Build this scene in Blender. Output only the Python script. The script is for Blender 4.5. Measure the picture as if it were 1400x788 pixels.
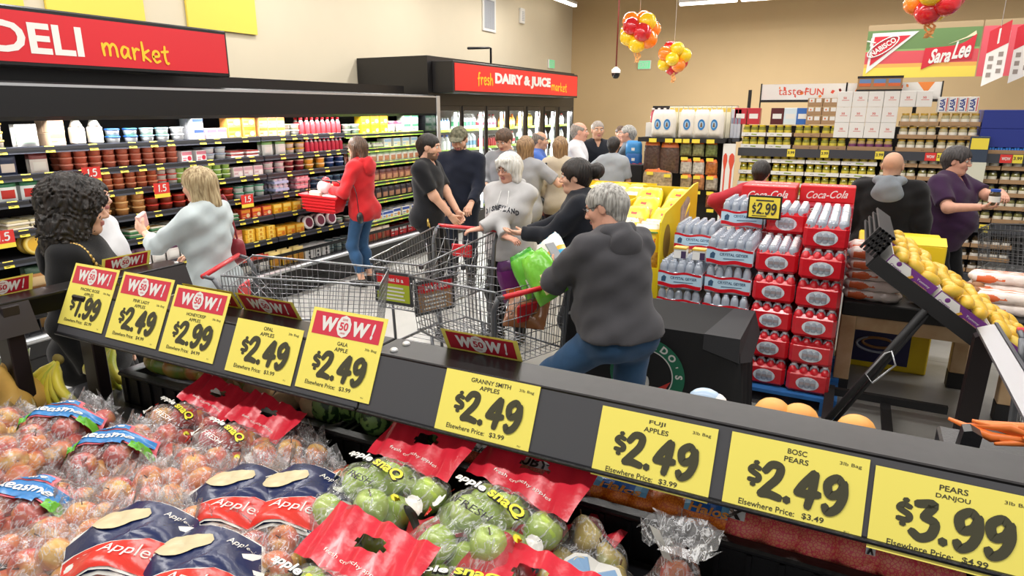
import bpy, math, random
import numpy as np
from mathutils import Vector, Matrix, Euler
from mathutils.bvhtree import BVHTree

for _o in list(bpy.data.objects): bpy.data.objects.remove(_o)
SC = bpy.context.scene
COL = SC.collection
R = math.radians
PI = math.pi
rnd = random.Random(7)

# ------------------------------------------------------------------ camera, world, sun/lights, exposure
FPX, PITCH, YAW, CAMH = 900.0, math.atan(244 / 900), R(27.2), 2.0
cam_d = bpy.data.cameras.new('camera'); cam = bpy.data.objects.new('camera', cam_d); COL.objects.link(cam)
cam_d.sensor_width = 36; cam_d.lens = FPX * 36 / 1400; cam_d.clip_start = .02; cam_d.clip_end = 100
cam.location = (0, 0, CAMH); cam.rotation_euler = (PI / 2 - PITCH, 0, YAW)
SC.camera = cam
SC.view_settings.view_transform = 'Standard'; SC.view_settings.look = 'None'
SC.view_settings.gamma = 1; SC.view_settings.use_curve_mapping = False
SC.view_settings.exposure = 0.08
SC.cycles.use_denoising = True
SC.cycles.max_bounces = 8; SC.cycles.diffuse_bounces = 3; SC.cycles.glossy_bounces = 3
SC.cycles.transmission_bounces = 6; SC.cycles.transparent_max_bounces = 14
SC.cycles.sample_clamp_indirect = 6; SC.cycles.caustics_reflective = False; SC.cycles.caustics_refractive = False
W = bpy.data.worlds.new('ambient_fill'); SC.world = W; W.use_nodes = True
W.node_tree.nodes['Background'].inputs[0].default_value = (1, .985, .96, 1)
W.node_tree.nodes['Background'].inputs[1].default_value = .52  # even ambient fill added to lift the shadows, not a lamp of the store

def area_light(name, loc, rot, sx, sy, power, color=(1, 1, 1), spread=180):
    d = bpy.data.lights.new(name, 'AREA'); d.shape = 'RECTANGLE'; d.size = sx; d.size_y = sy; d.energy = power; d.color = color
    d.spread = R(spread)
    o = bpy.data.objects.new(name, d); COL.objects.link(o); o.location = loc; o.rotation_euler = rot
    return o
CEIL = 5.2
# rows of ceiling strip lamps over the sales floor (all along X except the pair along the deli wall)
for _y in (0.6, 3.6, 6.6, 9.6, 12.6):
    area_light('ceiling_strip_light', (-1.6, _y, 4.45), (0, 0, 0), 9.0, .16, 185, (1, .975, .94))
area_light('ceiling_strip_light', (-6.1, 6.5, 4.45), (0, 0, 0), .16, 15, 120, (1, .975, .94))
area_light('ceiling_strip_light', (-1.5, 14.9, 4.1), (0, 0, 0), 6, .14, 150, (1, .97, .93))

# ------------------------------------------------------------------ helpers
_f = Vector((-math.sin(YAW) * math.cos(PITCH), math.cos(YAW) * math.cos(PITCH), -math.sin(PITCH)))
_r = Vector((math.cos(YAW), math.sin(YAW), 0)); _u = _r.cross(_f)
def at(px, py, X=None, Y=None, Z=None):
    """the place in the shop that lies under a point of the photograph, on a known plane"""
    d = _f * FPX + _r * (px - 700) - _u * (py - 394)
    if Z is not None: t = (Z - CAMH) / d.z
    elif X is not None: t = X / d.x
    else: t = Y / d.y
    return Vector((0, 0, CAMH)) + d * t

def srgb(r, g=None, b=None):
    if isinstance(r, str):
        r, g, b = int(r[0:2], 16), int(r[2:4], 16), int(r[4:6], 16)
    f = lambda c: (c / 12.92 if c <= .04045 else ((c + .055) / 1.055) ** 2.4)
    return (f(r / 255), f(g / 255), f(b / 255), 1)

MATS = {}
def mat(name, col, rough=.5, metal=0., spec=.5, noise=0., nscale=8., bump=0., bscale=60., emit=0., coat=0., sheen=0., col2=None):
    """principled material with procedural colour variation and bump"""
    if name in MATS: return MATS[name]
    m = bpy.data.materials.new(name); m.use_nodes = True; nt = m.node_tree; b = nt.nodes['Principled BSDF']
    c = srgb(col) if isinstance(col, str) else col
    b.inputs['Base Color'].default_value = c
    b.inputs['Roughness'].default_value = rough; b.inputs['Metallic'].default_value = metal
    b.inputs['Specular IOR Level'].default_value = spec
    if coat: b.inputs['Coat Weight'].default_value = coat; b.inputs['Coat Roughness'].default_value = .08
    if sheen: b.inputs['Sheen Weight'].default_value = sheen
    if noise or col2 or bump:
        tc = nt.nodes.new('ShaderNodeTexCoord')
    if noise or col2:
        n = nt.nodes.new('ShaderNodeTexNoise'); n.inputs['Scale'].default_value = nscale; n.inputs['Detail'].default_value = 4
        nt.links.new(tc.outputs['Object'], n.inputs['Vector'])
        mx = nt.nodes.new('ShaderNodeMix'); mx.data_type = 'RGBA'
        k = 1 - noise
        mx.inputs['A'].default_value = c
        mx.inputs['B'].default_value = (srgb(col2) if col2 else (c[0] * k, c[1] * k, c[2] * k, 1))
        rp = nt.nodes.new('ShaderNodeValToRGB'); rp.color_ramp.elements[0].position = .35; rp.color_ramp.elements[1].position = .65
        nt.links.new(n.outputs['Fac'], rp.inputs['Fac']); nt.links.new(rp.outputs['Color'], mx.inputs['Factor'])
        nt.links.new(mx.outputs['Result'], b.inputs['Base Color'])
    if bump:
        n2 = nt.nodes.new('ShaderNodeTexNoise'); n2.inputs['Scale'].default_value = bscale; n2.inputs['Detail'].default_value = 5
        nt.links.new(tc.outputs['Object'], n2.inputs['Vector'])
        bp = nt.nodes.new('ShaderNodeBump'); bp.inputs['Strength'].default_value = bump; bp.inputs['Distance'].default_value = .01
        nt.links.new(n2.outputs['Fac'], bp.inputs['Height']); nt.links.new(bp.outputs['Normal'], b.inputs['Normal'])
    if emit:
        b.inputs['Emission Color'].default_value = c; b.inputs['Emission Strength'].default_value = emit
    MATS[name] = m
    return m

def link(o, parent=None, loc=None, rot=None):
    COL.objects.link(o)
    if parent is not None: o.parent = parent
    if loc is not None: o.location = loc
    if rot is not None: o.rotation_euler = rot
    return o
def tag(o, label=None, cat=None, group=None, kind=None):
    if label: o['label'] = label
    if cat: o['category'] = cat
    if group: o['group'] = group
    if kind: o['kind'] = kind
    return o
def thing(name, label, cat, loc=(0, 0, 0), rz=0, group=None):
    o = bpy.data.objects.new(name, None); o.empty_display_size = .1; link(o, None, loc, (0, 0, rz))
    return tag(o, label, cat, group)
KIDS = {}
def kids(o):
    return o.children
def dup(o, loc=None, rz=None, label=None, group=None, rot=None):
    """a copy of a thing with copies of its parts and their sub-parts; mesh data shared"""
    r = o.copy(); COL.objects.link(r)
    if loc is not None: r.location = loc
    if rz is not None: r.rotation_euler = (0, 0, rz)
    if rot is not None: r.rotation_euler = rot
    if label: r['label'] = label
    if group: r['group'] = group
    for ch in o.children:
        c = ch.copy(); COL.objects.link(c); c.parent = r
        for g in ch.children:
            d = g.copy(); COL.objects.link(d); d.parent = c
    return r

# text outlines as triangles (built-in font)
_TX = {}
def text_tris(s, bold=0.0, shear=0.0, res=3):
    k = (s, bold, shear, res)
    if k in _TX: return _TX[k]
    cu = bpy.data.curves.new('t', 'FONT'); cu.body = s; cu.size = 1; cu.offset = bold; cu.shear = shear; cu.resolution_u = res
    o = bpy.data.objects.new('t', cu); COL.objects.link(o)
    dg = bpy.context.evaluated_depsgraph_get(); dg.update()
    me = bpy.data.meshes.new_from_object(o.evaluated_get(dg))
    v = np.array([(a.co.x, a.co.y) for a in me.vertices]).reshape(-1, 2); f = [tuple(p.vertices) for p in me.polygons]
    bpy.data.objects.remove(o); bpy.data.curves.remove(cu); bpy.data.meshes.remove(me)
    if len(v):
        lo, hi = v.min(0), v.max(0)
    else:
        lo, hi = np.zeros(2), np.ones(2)
    _TX[k] = (v, f, lo, hi)
    return _TX[k]

def spline(pts, n=6):
    """Catmull-Rom through points"""
    P = [np.array(p, float) for p in pts]
    if len(P) < 3: return np.array(P)
    P = [2 * P[0] - P[1]] + P + [2 * P[-1] - P[-2]]
    out = []
    for i in range(1, len(P) - 2):
        for k in range(n):
            t = k / n; a, b, c, d = P[i - 1], P[i], P[i + 1], P[i + 2]
            out.append(.5 * ((2 * b) + (c - a) * t + (2 * a - 5 * b + 4 * c - d) * t * t + (3 * b - a - 3 * c + d) * t ** 3))
    out.append(P[-2])
    return np.array(out)

# hand-drawn brush letters: strokes in a cell one unit high
BRUSH = {
 '0': (.62, [[(.34,.98),(.1,.75),(.06,.35),(.22,.03),(.42,.1),(.58,.4),(.54,.8),(.34,.98)]]),
 '1': (.40, [[(.32,.97),(.27,.5),(.20,.02)],[(.20,.82),(.30,.93)]]),
 '2': (.66, [[(.12,.74),(.3,.96),(.54,.92),(.5,.62),(.26,.3),(.06,.06)],[(.06,.06),(.3,.1),(.62,.05)]]),
 '3': (.62, [[(.12,.9),(.5,.95),(.3,.58)],[(.3,.58),(.56,.48),(.5,.16),(.26,.02),(.05,.14)]]),
 '4': (.68, [[(.46,.98),(.22,.62),(.05,.34)],[(.05,.34),(.36,.36),(.64,.4)],[(.5,.96),(.46,.5),(.38,.0)]]),
 '5': (.60, [[(.56,.94),(.2,.92),(.14,.56)],[(.14,.56),(.44,.6),(.54,.34),(.36,.05),(.06,.1)]]),
 '8': (.60, [[(.52,.84),(.3,.97),(.14,.78),(.4,.5),(.5,.2),(.28,.02),(.1,.2),(.28,.5),(.52,.84)]]),
 '9': (.64, [[(.5,.86),(.34,.98),(.12,.78),(.2,.48),(.44,.58),(.54,.86)],[(.54,.88),(.56,.5),(.42,.14),(.2,.0),(.1,.14)]]),
 '.': (.26, [[(.08,.05),(.14,.06)]]),
 '$': (.5, [[(.4,.72),(.2,.78),(.1,.6),(.38,.42),(.36,.22),(.08,.22)],[(.26,.98),(.27,.94)],[(.22,.02),(.23,.06)]]),
 'm': (.9, [[(.08,.62),(.1,.3),(.12,.02)],[(.1,.4),(.28,.64),(.42,.5),(.42,.05)],[(.42,.42),(.6,.66),(.76,.5),(.8,.04)]]),
 'a': (.55, [[(.42,.55),(.2,.6),(.06,.3),(.18,.04),(.4,.3),(.44,.56)],[(.44,.56),(.42,.2),(.52,.04)]]),
 'r': (.45, [[(.08,.62),(.12,.3),(.12,.02)],[(.12,.36),(.26,.58),(.42,.56)]]),
 'k': (.55, [[(.1,1.0),(.12,.5),(.1,.02)],[(.46,.62),(.14,.34),(.5,.02)]]),
 'e': (.5, [[(.08,.3),(.4,.38),(.36,.6),(.14,.58),(.06,.28),(.22,.02),(.46,.12)]]),
 't': (.45, [[(.24,.95),(.2,.4),(.28,.04),(.4,.06)],[(.02,.62),(.42,.7)]]),
 'f': (.42, [[(.42,.96),(.24,.94),(.2,.5),(.18,-.1)],[(.04,.5),(.38,.56)]]),
 's': (.42, [[(.38,.58),(.16,.6),(.1,.42),(.34,.26),(.28,.04),(.04,.08)]]),
 'h': (.52, [[(.1,1.0),(.1,.5),(.08,.02)],[(.1,.36),(.3,.58),(.42,.4),(.44,.02)]]),
}
def brush_polys(s, thick=.13, space=.06, kern={}):
    """list of 2-D ribbons (as quads), total width"""
    x = 0; V = []; Fs = []; ID = []; si = 0
    for ch in s:
        if ch == ' ': x += .35; continue
        w, strokes = BRUSH[ch]
        for st in strokes:
            p = spline(st, 5)
            if len(p) == 2: p = np.array([p[0], (p[0] + p[1]) / 2, p[1]])
            d = np.gradient(p, axis=0); d /= np.maximum(np.linalg.norm(d, axis=1, keepdims=True), 1e-6)
            n = np.stack([-d[:, 1], d[:, 0]], 1)
            L = len(p); tt = np.linspace(0, 1, L)
            wd = thick * (.5 + .08 * np.sin(PI * tt))
            a = p + n * wd[:, None]; b = p - n * wd[:, None]
            a = np.vstack([a[:1] - d[:1] * thick * .35 - n[:1] * wd[0] * .4, a, a[-1:] + d[-1:] * thick * .35 - n[-1:] * wd[-1] * .4])
            b = np.vstack([b[:1] - d[:1] * thick * .35 + n[:1] * wd[0] * .4, b, b[-1:] + d[-1:] * thick * .35 + n[-1:] * wd[-1] * .4])
            o = len(V); si += 1; ID += [si] * (2 * len(a))
            for q, r_ in zip(a, b): V.append((q[0] + x, q[1])); V.append((r_[0] + x, r_[1]))
            for i in range(len(a) - 1): Fs.append((o + 2 * i, o + 2 * i + 1, o + 2 * i + 3, o + 2 * i + 2))
        x += w + space
    brush_polys.ids = ID
    return np.array(V), Fs, x - space

class MB:
    """collects shapes and links them as ONE mesh object"""
    def __init__(s, M=None):
        s.v = []; s.f = []; s.m = []; s.s = []; s.M = M or Matrix.Identity(4)
    def add(s, vs, fs, m=0, smooth=False):
        o = len(s.v); M = s.M
        for p in vs: s.v.append(tuple(M @ Vector((float(p[0]), float(p[1]), float(p[2])))))
        for f in fs: s.f.append(tuple(int(i) + o for i in f)); s.m.append(m); s.s.append(smooth)
        return s
    def box(s, x0, x1, y0, y1, z0, z1, m=0, bev=0.0, mt=None):
        """box, edges chamfered by bev; mt gives a material per face in the order -x +x -y +y -z +z"""
        L = (Vector((x0, y0, z0)), Vector((x1, y1, z1)))
        b = min(bev, .49 * min(abs(x1 - x0), abs(y1 - y0), abs(z1 - z0)))
        mm = lambda a, sg: m if mt is None else mt[2 * a + sg]
        if b <= 0:
            vs = [(L[i].x, L[j].y, L[k].z) for i in (0, 1) for j in (0, 1) for k in (0, 1)]
            fs = [((0, 1, 3, 2), mm(0, 0)), ((4, 6, 7, 5), mm(0, 1)), ((0, 4, 5, 1), mm(1, 0)), ((2, 3, 7, 6), mm(1, 1)), ((0, 2, 6, 4), mm(2, 0)), ((1, 5, 7, 3), mm(2, 1))]
            for f, q in fs: s.add([vs[i] for i in f], [(0, 1, 2, 3)], q)
            return s
        vs = []; idx = {}
        for i in (0, 1):
            for j in (0, 1):
                for k in (0, 1):
                    for a in range(3):
                        p = [L[i].x, L[j].y, L[k].z]; sg = (i, j, k)
                        for c in range(3):
                            if c != a: p[c] += b if sg[c] == 0 else -b
                        idx[(i, j, k, a)] = len(vs); vs.append(p)
        c0 = (L[0] + L[1]) / 2; faces = []
        for a in range(3):
            o1, o2 = [c for c in range(3) if c != a]
            for sg in (0, 1):
                q = []
                for (p1, p2) in ((0, 0), (1, 0), (1, 1), (0, 1)):
                    t = [0, 0, 0]; t[a] = sg; t[o1] = p1; t[o2] = p2; q.append(idx[(*t, a)])
                faces.append((q, mm(a, sg)))
        for a in range(3):
            o1, o2 = [c for c in range(3) if c != a]
            for p1 in (0, 1):
                for p2 in (0, 1):
                    t0 = [0, 0, 0]; t0[o1] = p1; t0[o2] = p2; t1 = list(t0); t1[a] = 1
                    faces.append(([idx[(*t0, o1)], idx[(*t1, o1)], idx[(*t1, o2)], idx[(*t0, o2)]], mm(o1, p1)))
        for i in (0, 1):
            for j in (0, 1):
                for k in (0, 1): faces.append(([idx[(i, j, k, a)] for a in range(3)], mm(2, k)))
        o = len(s.v); M = s.M
        for p in vs: s.v.append(tuple(M @ Vector(p)))
        for q, mq in faces:
            P = [Vector(vs[i]) for i in q]; n = (P[1] - P[0]).cross(P[2] - P[0]); cc = sum(P, Vector()) / len(P)
            if n.dot(cc - c0) < 0: q = q[::-1]
            s.f.append(tuple(i + o for i in q)); s.m.append(mq); s.s.append(False)
        return s
    def lathe(s, prof, n=16, m=0, c=(0, 0, 0), ms=None, sx=1, sy=1, smooth=True):
        """profile of (radius, z) turned about a vertical axis; ms gives a material per segment"""
        vs = []; fs = []
        for r, z in prof:
            for i in range(n):
                a = 2 * PI * i / n; vs.append((c[0] + r * math.cos(a) * sx, c[1] + r * math.sin(a) * sy, c[2] + z))
        for k in range(len(prof) - 1):
            f = [(k * n + i, k * n + (i + 1) % n, (k + 1) * n + (i + 1) % n, (k + 1) * n + i) for i in range(n)]
            if ms is None: fs += f
            else:
                s.add(vs, [], 0)
                o = len(s.v) - len(vs)
                del s.v[o:]
                sub = vs[k * n:(k + 2) * n]; s.add(sub, [(i, (i + 1) % n, n + (i + 1) % n, n + i) for i in range(n)], ms[k], smooth)
        if ms is None: s.add(vs, fs, m, smooth)
        for end, r in ((0, prof[0]), (len(prof) - 1, prof[-1])):
            if r[0] > 1e-4:
                sub = vs[end * n:(end + 1) * n]; q = tuple(range(n))
                s.add(sub, [q[::-1] if end == 0 else q], (m if ms is None else ms[0 if end == 0 else -1]))
        return s
    def tube(s, pts, r, n=6, m=0, closed=False, caps=True, smooth=True):
        P = [Vector(p) for p in pts]; L = len(P); rr = r if isinstance(r, (list, tuple)) else [r] * L
        vs = []; prev = None
        for i in range(L):
            a = P[(i - 1) % L] if (closed or i > 0) else P[i]; b = P[(i + 1) % L] if (closed or i < L - 1) else P[i]
            t = (b - a)
            if t.length < 1e-9: t = Vector((0, 0, 1))
            t.normalize()
            if prev is None: prev = t.orthogonal().normalized()
            nrm = prev - t * prev.dot(t)
            if nrm.length < 1e-5: nrm = t.orthogonal()
            nrm.normalize(); prev = nrm; bn = t.cross(nrm)
            for k in range(n):
                an = 2 * PI * k / n; vs.append(P[i] + (nrm * math.cos(an) + bn * math.sin(an)) * rr[i])
        fs = []
        for i in range(L if closed else L - 1):
            j = (i + 1) % L
            fs += [(i * n + k, i * n + (k + 1) % n, j * n + (k + 1) % n, j * n + k) for k in range(n)]
        if caps and not closed: fs += [tuple(range(n))[::-1], tuple((L - 1) * n + k for k in range(n))]
        return s.add(vs, fs, m, smooth)
    def prism(s, poly, z0, z1, m=0, mside=None):
        n = len(poly); vs = [(p[0], p[1], z0) for p in poly] + [(p[0], p[1], z1) for p in poly]
        s.add(vs, [tuple(range(n))[::-1], tuple(n + i for i in range(n))], m)
        return s.add(vs, [(i, (i + 1) % n, n + (i + 1) % n, n + i) for i in range(n)], m if mside is None else mside)
    def flat(s, pts, m=0):
        return s.add(pts, [tuple(range(len(pts)))], m)
    def ell(s, c, r, m=0, n=12, k=8, smooth=True):
        vs = []; fs = []
        for j in range(k + 1):
            t = PI * j / k
            for i in range(n):
                a = 2 * PI * i / n; vs.append((c[0] + r[0] * math.sin(t) * math.cos(a), c[1] + r[1] * math.sin(t) * math.sin(a), c[2] - r[2] * math.cos(t)))
        for j in range(k): fs += [(j * n + i, j * n + (i + 1) % n, (j + 1) * n + (i + 1) % n, (j + 1) * n + i) for i in range(n)]
        return s.add(vs, fs, m, smooth)
    def put(s, v2, fs, o, ux, uy, m=0):
        """flat drawing (2-D points) placed at o with axes ux, uy"""
        o, ux, uy = Vector(o), Vector(ux), Vector(uy)
        return s.add([o + ux * p[0] + uy * p[1] for p in v2], fs, m)
    def text(s, st, o, ux, uy, h, m=0, w=None, bold=0., shear=0., align='c'):
        """lettering of cap height h (and width w if given) centred on o"""
        v, f, lo, hi = text_tris(st, bold, shear)
        sc = h / max(hi[1] - lo[1], 1e-6); sx = sc if w is None else w / max(hi[0] - lo[0], 1e-6)
        ax = {'c': (lo[0] + hi[0]) / 2, 'l': lo[0], 'r': hi[0]}[align]
        v2 = (v - np.array([ax, (lo[1] + hi[1]) / 2])) * np.array([sx, sc])
        return s.put(v2, f, o, Vector(ux).normalized(), Vector(uy).normalized(), m)
    def brush(s, st, o, ux, uy, h, m=0, thick=.13, w=None, space=.06, align='c'):
        v, f, tw = brush_polys(st, thick, space)
        sx = h if w is None else w / tw
        v2 = (v - np.array([tw / 2 if align == 'c' else 0, .5])) * np.array([sx, h])
        ux, uy = Vector(ux).normalized(), Vector(uy).normalized(); n = ux.cross(uy) * .00022
        return s.add([Vector(o) + ux * p[0] + uy * p[1] + n * k for p, k in zip(v2, brush_polys.ids)], f, m)
    def build(s, name, mats, parent=None, loc=None, rot=None):
        me = bpy.data.meshes.new(name)
        me.from_pydata(s.v, [], s.f)
        for m in (mats if isinstance(mats, (list, tuple)) else [mats]): me.materials.append(m)
        me.polygons.foreach_set('material_index', s.m); me.polygons.foreach_set('use_smooth', s.s)
        me.update()
        o = bpy.data.objects.new(name, me)
        return link(o, parent, loc, rot)

def weld(o):
    import bmesh
    me = o.data if hasattr(o, 'data') else o; bm = bmesh.new(); bm.from_mesh(me); bmesh.ops.remove_doubles(bm, verts=bm.verts, dist=2e-5); bm.to_mesh(me); bm.free(); return o
def np_mesh(name, v, f, mats, parent=None, midx=None, smooth=True):
    me = bpy.data.meshes.new(name)
    me.from_pydata(v.tolist() if hasattr(v, 'tolist') else v, [], f.tolist() if hasattr(f, 'tolist') else f)
    for m in (mats if isinstance(mats, (list, tuple)) else [mats]): me.materials.append(m)
    me.polygons.foreach_set('use_smooth', [smooth] * len(me.polygons))
    if midx is not None: me.polygons.foreach_set('material_index', np.asarray(midx, dtype=np.int32))
    me.update()
    o = bpy.data.objects.new(name, me)
    return link(o, parent)

# ------------------------------------------------------------------ distance-field modelling (for bodies, clothes, hair, bags)
class Field:
    def __init__(s, lo, hi, h):
        s.h = h; s.lo = np.array(lo, float); n = np.ceil((np.array(hi) - s.lo) / h).astype(int) + 1; s.n = n
        s.f = np.full(n, .5, np.float32)
    def sub(s, lo, hi):
        a = np.clip(np.floor((np.array(lo) - s.lo) / s.h).astype(int), 0, s.n); b = np.clip(np.ceil((np.array(hi) - s.lo) / s.h).astype(int) + 1, 0, s.n)
        if np.any(b <= a): return None, None
        sl = tuple(slice(a[i], b[i]) for i in range(3))
        g = np.meshgrid(*[s.lo[i] + s.h * np.arange(a[i], b[i]) for i in range(3)], indexing='ij')
        return sl, np.stack(g, -1)
    def comb(s, sl, d, k, op):
        f = s.f[sl]
        if op == '+':
            if k > 0:
                t = np.clip(.5 + .5 * (f - d) / k, 0, 1); s.f[sl] = f * (1 - t) + d * t - k * t * (1 - t)
            else: s.f[sl] = np.minimum(f, d)
        else:
            if k > 0:
                t = np.clip(.5 - .5 * (f + d) / k, 0, 1); s.f[sl] = f * (1 - t) - d * t + k * t * (1 - t)
            else: s.f[sl] = np.maximum(f, -d)
    def cone(s, a, b, ra, rb, k=.02, op='+', sq=None, cut=None):
        """tapered limb from a to b; sq=(direction, factor) flattens; cut=(point, normal) ends it in a plane"""
        a, b = np.array(a, float), np.array(b, float); m = max(ra, rb) + k + 2 * s.h
        sl, P = s.sub(np.minimum(a, b) - m, np.maximum(a, b) + m)
        if sl is None: return s
        ab = b - a; Q = P - a
        if sq is not None:
            dr = np.array(sq[0], float); dr /= np.linalg.norm(dr); e = sq[1] - 1
            Q = Q + e * (Q @ dr)[..., None] * dr; ab = ab + e * (ab @ dr) * dr
        t = np.clip((Q @ ab) / max(ab @ ab, 1e-9), 0, 1)
        d = np.linalg.norm(Q - t[..., None] * ab, axis=-1) - (ra + (rb - ra) * t)
        if cut is not None:
            n = np.array(cut[1], float); n /= np.linalg.norm(n); d = np.maximum(d, (P - np.array(cut[0])) @ n)
        s.comb(sl, d.astype(np.float32), k, op); return s
    def ell(s, c, r, k=.02, op='+', R3=None, cut=None):
        c, r = np.array(c, float), np.array(r, float); m = r.max() + k + 2 * s.h
        sl, P = s.sub(c - m, c + m)
        if sl is None: return s
        Q = P - c
        if R3 is not None: Q = Q @ np.array(R3)
        k0 = np.linalg.norm(Q / r, axis=-1); k1 = np.maximum(np.linalg.norm(Q / (r * r), axis=-1), 1e-6)
        d = k0 * (k0 - 1) / k1
        if cut is not None:
            n = np.array(cut[1], float); n /= np.linalg.norm(n); d = np.maximum(d, (P - np.array(cut[0])) @ n)
        s.comb(sl, d.astype(np.float32), k, op); return s
    def half(s, p, n):
        """keep only the side behind the plane"""
        sl, P = s.sub(s.lo, s.lo + s.h * s.n); n = np.array(n, float); n /= np.linalg.norm(n)
        s.f[sl] = np.maximum(s.f[sl], ((P - np.array(p)) @ n).astype(np.float32)); return s
    def disp(s, fn):
        sl, P = s.sub(s.lo, s.lo + s.h * s.n); s.f[sl] = s.f[sl] + fn(P[..., 0], P[..., 1], P[..., 2]).astype(np.float32); return s
    def mesh(s):
        f = s.f; n = s.n
        f = f.copy(); f[0], f[-1], f[:, 0], f[:, -1], f[:, :, 0], f[:, :, -1] = .1, .1, .1, .1, .1, .1
        ins = f < 0
        c = np.stack([ins[i:n[0] - 1 + i, j:n[1] - 1 + j, k:n[2] - 1 + k] for i in (0, 1) for j in (0, 1) for k in (0, 1)])
        act = c.any(0) & ~c.all(0)
        idx = np.full(act.shape, -1, np.int64); A = np.argwhere(act); idx[act] = np.arange(len(A))
        acc = np.zeros((len(A), 3)); cnt = np.zeros(len(A))
        cor = [(i, j, k) for i in (0, 1) for j in (0, 1) for k in (0, 1)]
        val = {q: f[A[:, 0] + q[0], A[:, 1] + q[1], A[:, 2] + q[2]].astype(float) for q in cor}
        for q in cor:
            for ax in range(3):
                if q[ax] == 0:
                    w = list(q); w[ax] = 1; w = tuple(w); v0, v1 = val[q], val[w]; x = (v0 < 0) != (v1 < 0)
                    t = np.where(x, v0 / np.where(x, v0 - v1, 1), 0)
                    p = np.tile(np.array(q, float), (len(A), 1)); p[:, ax] = t
                    acc[x] += p[x]; cnt[x] += 1
        v = (A + acc / np.maximum(cnt, 1)[:, None]) * s.h + s.lo
        F = []
        for ax in range(3):
            o1, o2 = (ax + 1) % 3, (ax + 2) % 3
            s0 = [slice(1, -1)] * 3; s0[ax] = slice(0, -1); s1 = [slice(1, -1)] * 3; s1[ax] = slice(1, None)
            e = ins[tuple(s0)] != ins[tuple(s1)]; E = np.argwhere(e)
            off = np.ones(3, int); off[ax] = 0; E = E + off
            fl = ins[E[:, 0], E[:, 1], E[:, 2]]
            def g(d1, d2):
                q = E.copy(); q[:, o1] += d1; q[:, o2] += d2; return idx[q[:, 0], q[:, 1], q[:, 2]]
            Q = np.stack([g(-1, -1), g(0, -1), g(0, 0), g(-1, 0)], 1)
            Q[~fl] = Q[~fl][:, ::-1]
            F.append(Q)
        F = np.vstack(F)
        return v, F[(F >= 0).all(1)]
# ------------------------------------------------------------------ people
def nrm(v):
    v = np.array(v, float); return v / max(np.linalg.norm(v), 1e-9)
def rotx(a): c, s = math.cos(a), math.sin(a); return np.array([[1, 0, 0], [0, c, -s], [0, s, c]])
def rotz(a): c, s = math.cos(a), math.sin(a); return np.array([[c, -s, 0], [s, c, 0], [0, 0, 1]])
def roty(a): c, s = math.cos(a), math.sin(a); return np.array([[c, 0, s], [0, 1, 0], [-s, 0, c]])
def ik(S, T, l1, l2, pole):
    S, T = np.array(S, float), np.array(T, float); d = T - S; L = np.linalg.norm(d); L2 = min(L, (l1 + l2) * .995); d = d / L; T = S + d * L2
    a = (l1 * l1 - l2 * l2 + L2 * L2) / (2 * L2); hgt = math.sqrt(max(l1 * l1 - a * a, 0))
    p = np.array(pole, float); p = p - d * (p @ d); p = nrm(p)
    return S + d * a + p * hgt, T
SKIN = {'fair': 'E3B196', 'pink': 'DFA78F', 'tan': 'CE9F82', 'olive': 'C99774'}
def skin_mat(k): return mat('skin_' + k, SKIN[k], .55, spec=.35, noise=.10, nscale=14)
def fabric(name, col, rough=.9, noise=.12, bump=.25, bscale=350): return mat('cloth_' + name, col, rough, spec=.2, noise=noise, nscale=7, bump=bump, bscale=bscale, sheen=.15)
def hair_mat(name, c1, c2):
    k = 'hair_' + name
    if k in MATS: return MATS[k]
    m = bpy.data.materials.new(k); m.use_nodes = True; nt = m.node_tree; b = nt.nodes['Principled BSDF']; b.inputs['Roughness'].default_value = .5
    tc = nt.nodes.new('ShaderNodeTexCoord'); mp = nt.nodes.new('ShaderNodeMapping'); mp.inputs['Scale'].default_value = (90, 90, 9)
    n = nt.nodes.new('ShaderNodeTexNoise'); n.inputs['Scale'].default_value = 1; n.inputs['Detail'].default_value = 3
    nt.links.new(tc.outputs['Object'], mp.inputs['Vector']); nt.links.new(mp.outputs['Vector'], n.inputs['Vector'])
    rp = nt.nodes.new('ShaderNodeValToRGB'); e = rp.color_ramp.elements; e[0].position = .35; e[1].position = .68; e[0].color = srgb(c1); e[1].color = srgb(c2)
    nt.links.new(n.outputs['Fac'], rp.inputs['Fac']); nt.links.new(rp.outputs['Color'], b.inputs['Base Color'])
    bp = nt.nodes.new('ShaderNodeBump'); bp.inputs['Strength'].default_value = .6; bp.inputs['Distance'].default_value = .01
    nt.links.new(n.outputs['Fac'], bp.inputs['Height']); nt.links.new(bp.outputs['Normal'], b.inputs['Normal'])
    MATS[k] = m; return m

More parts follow.
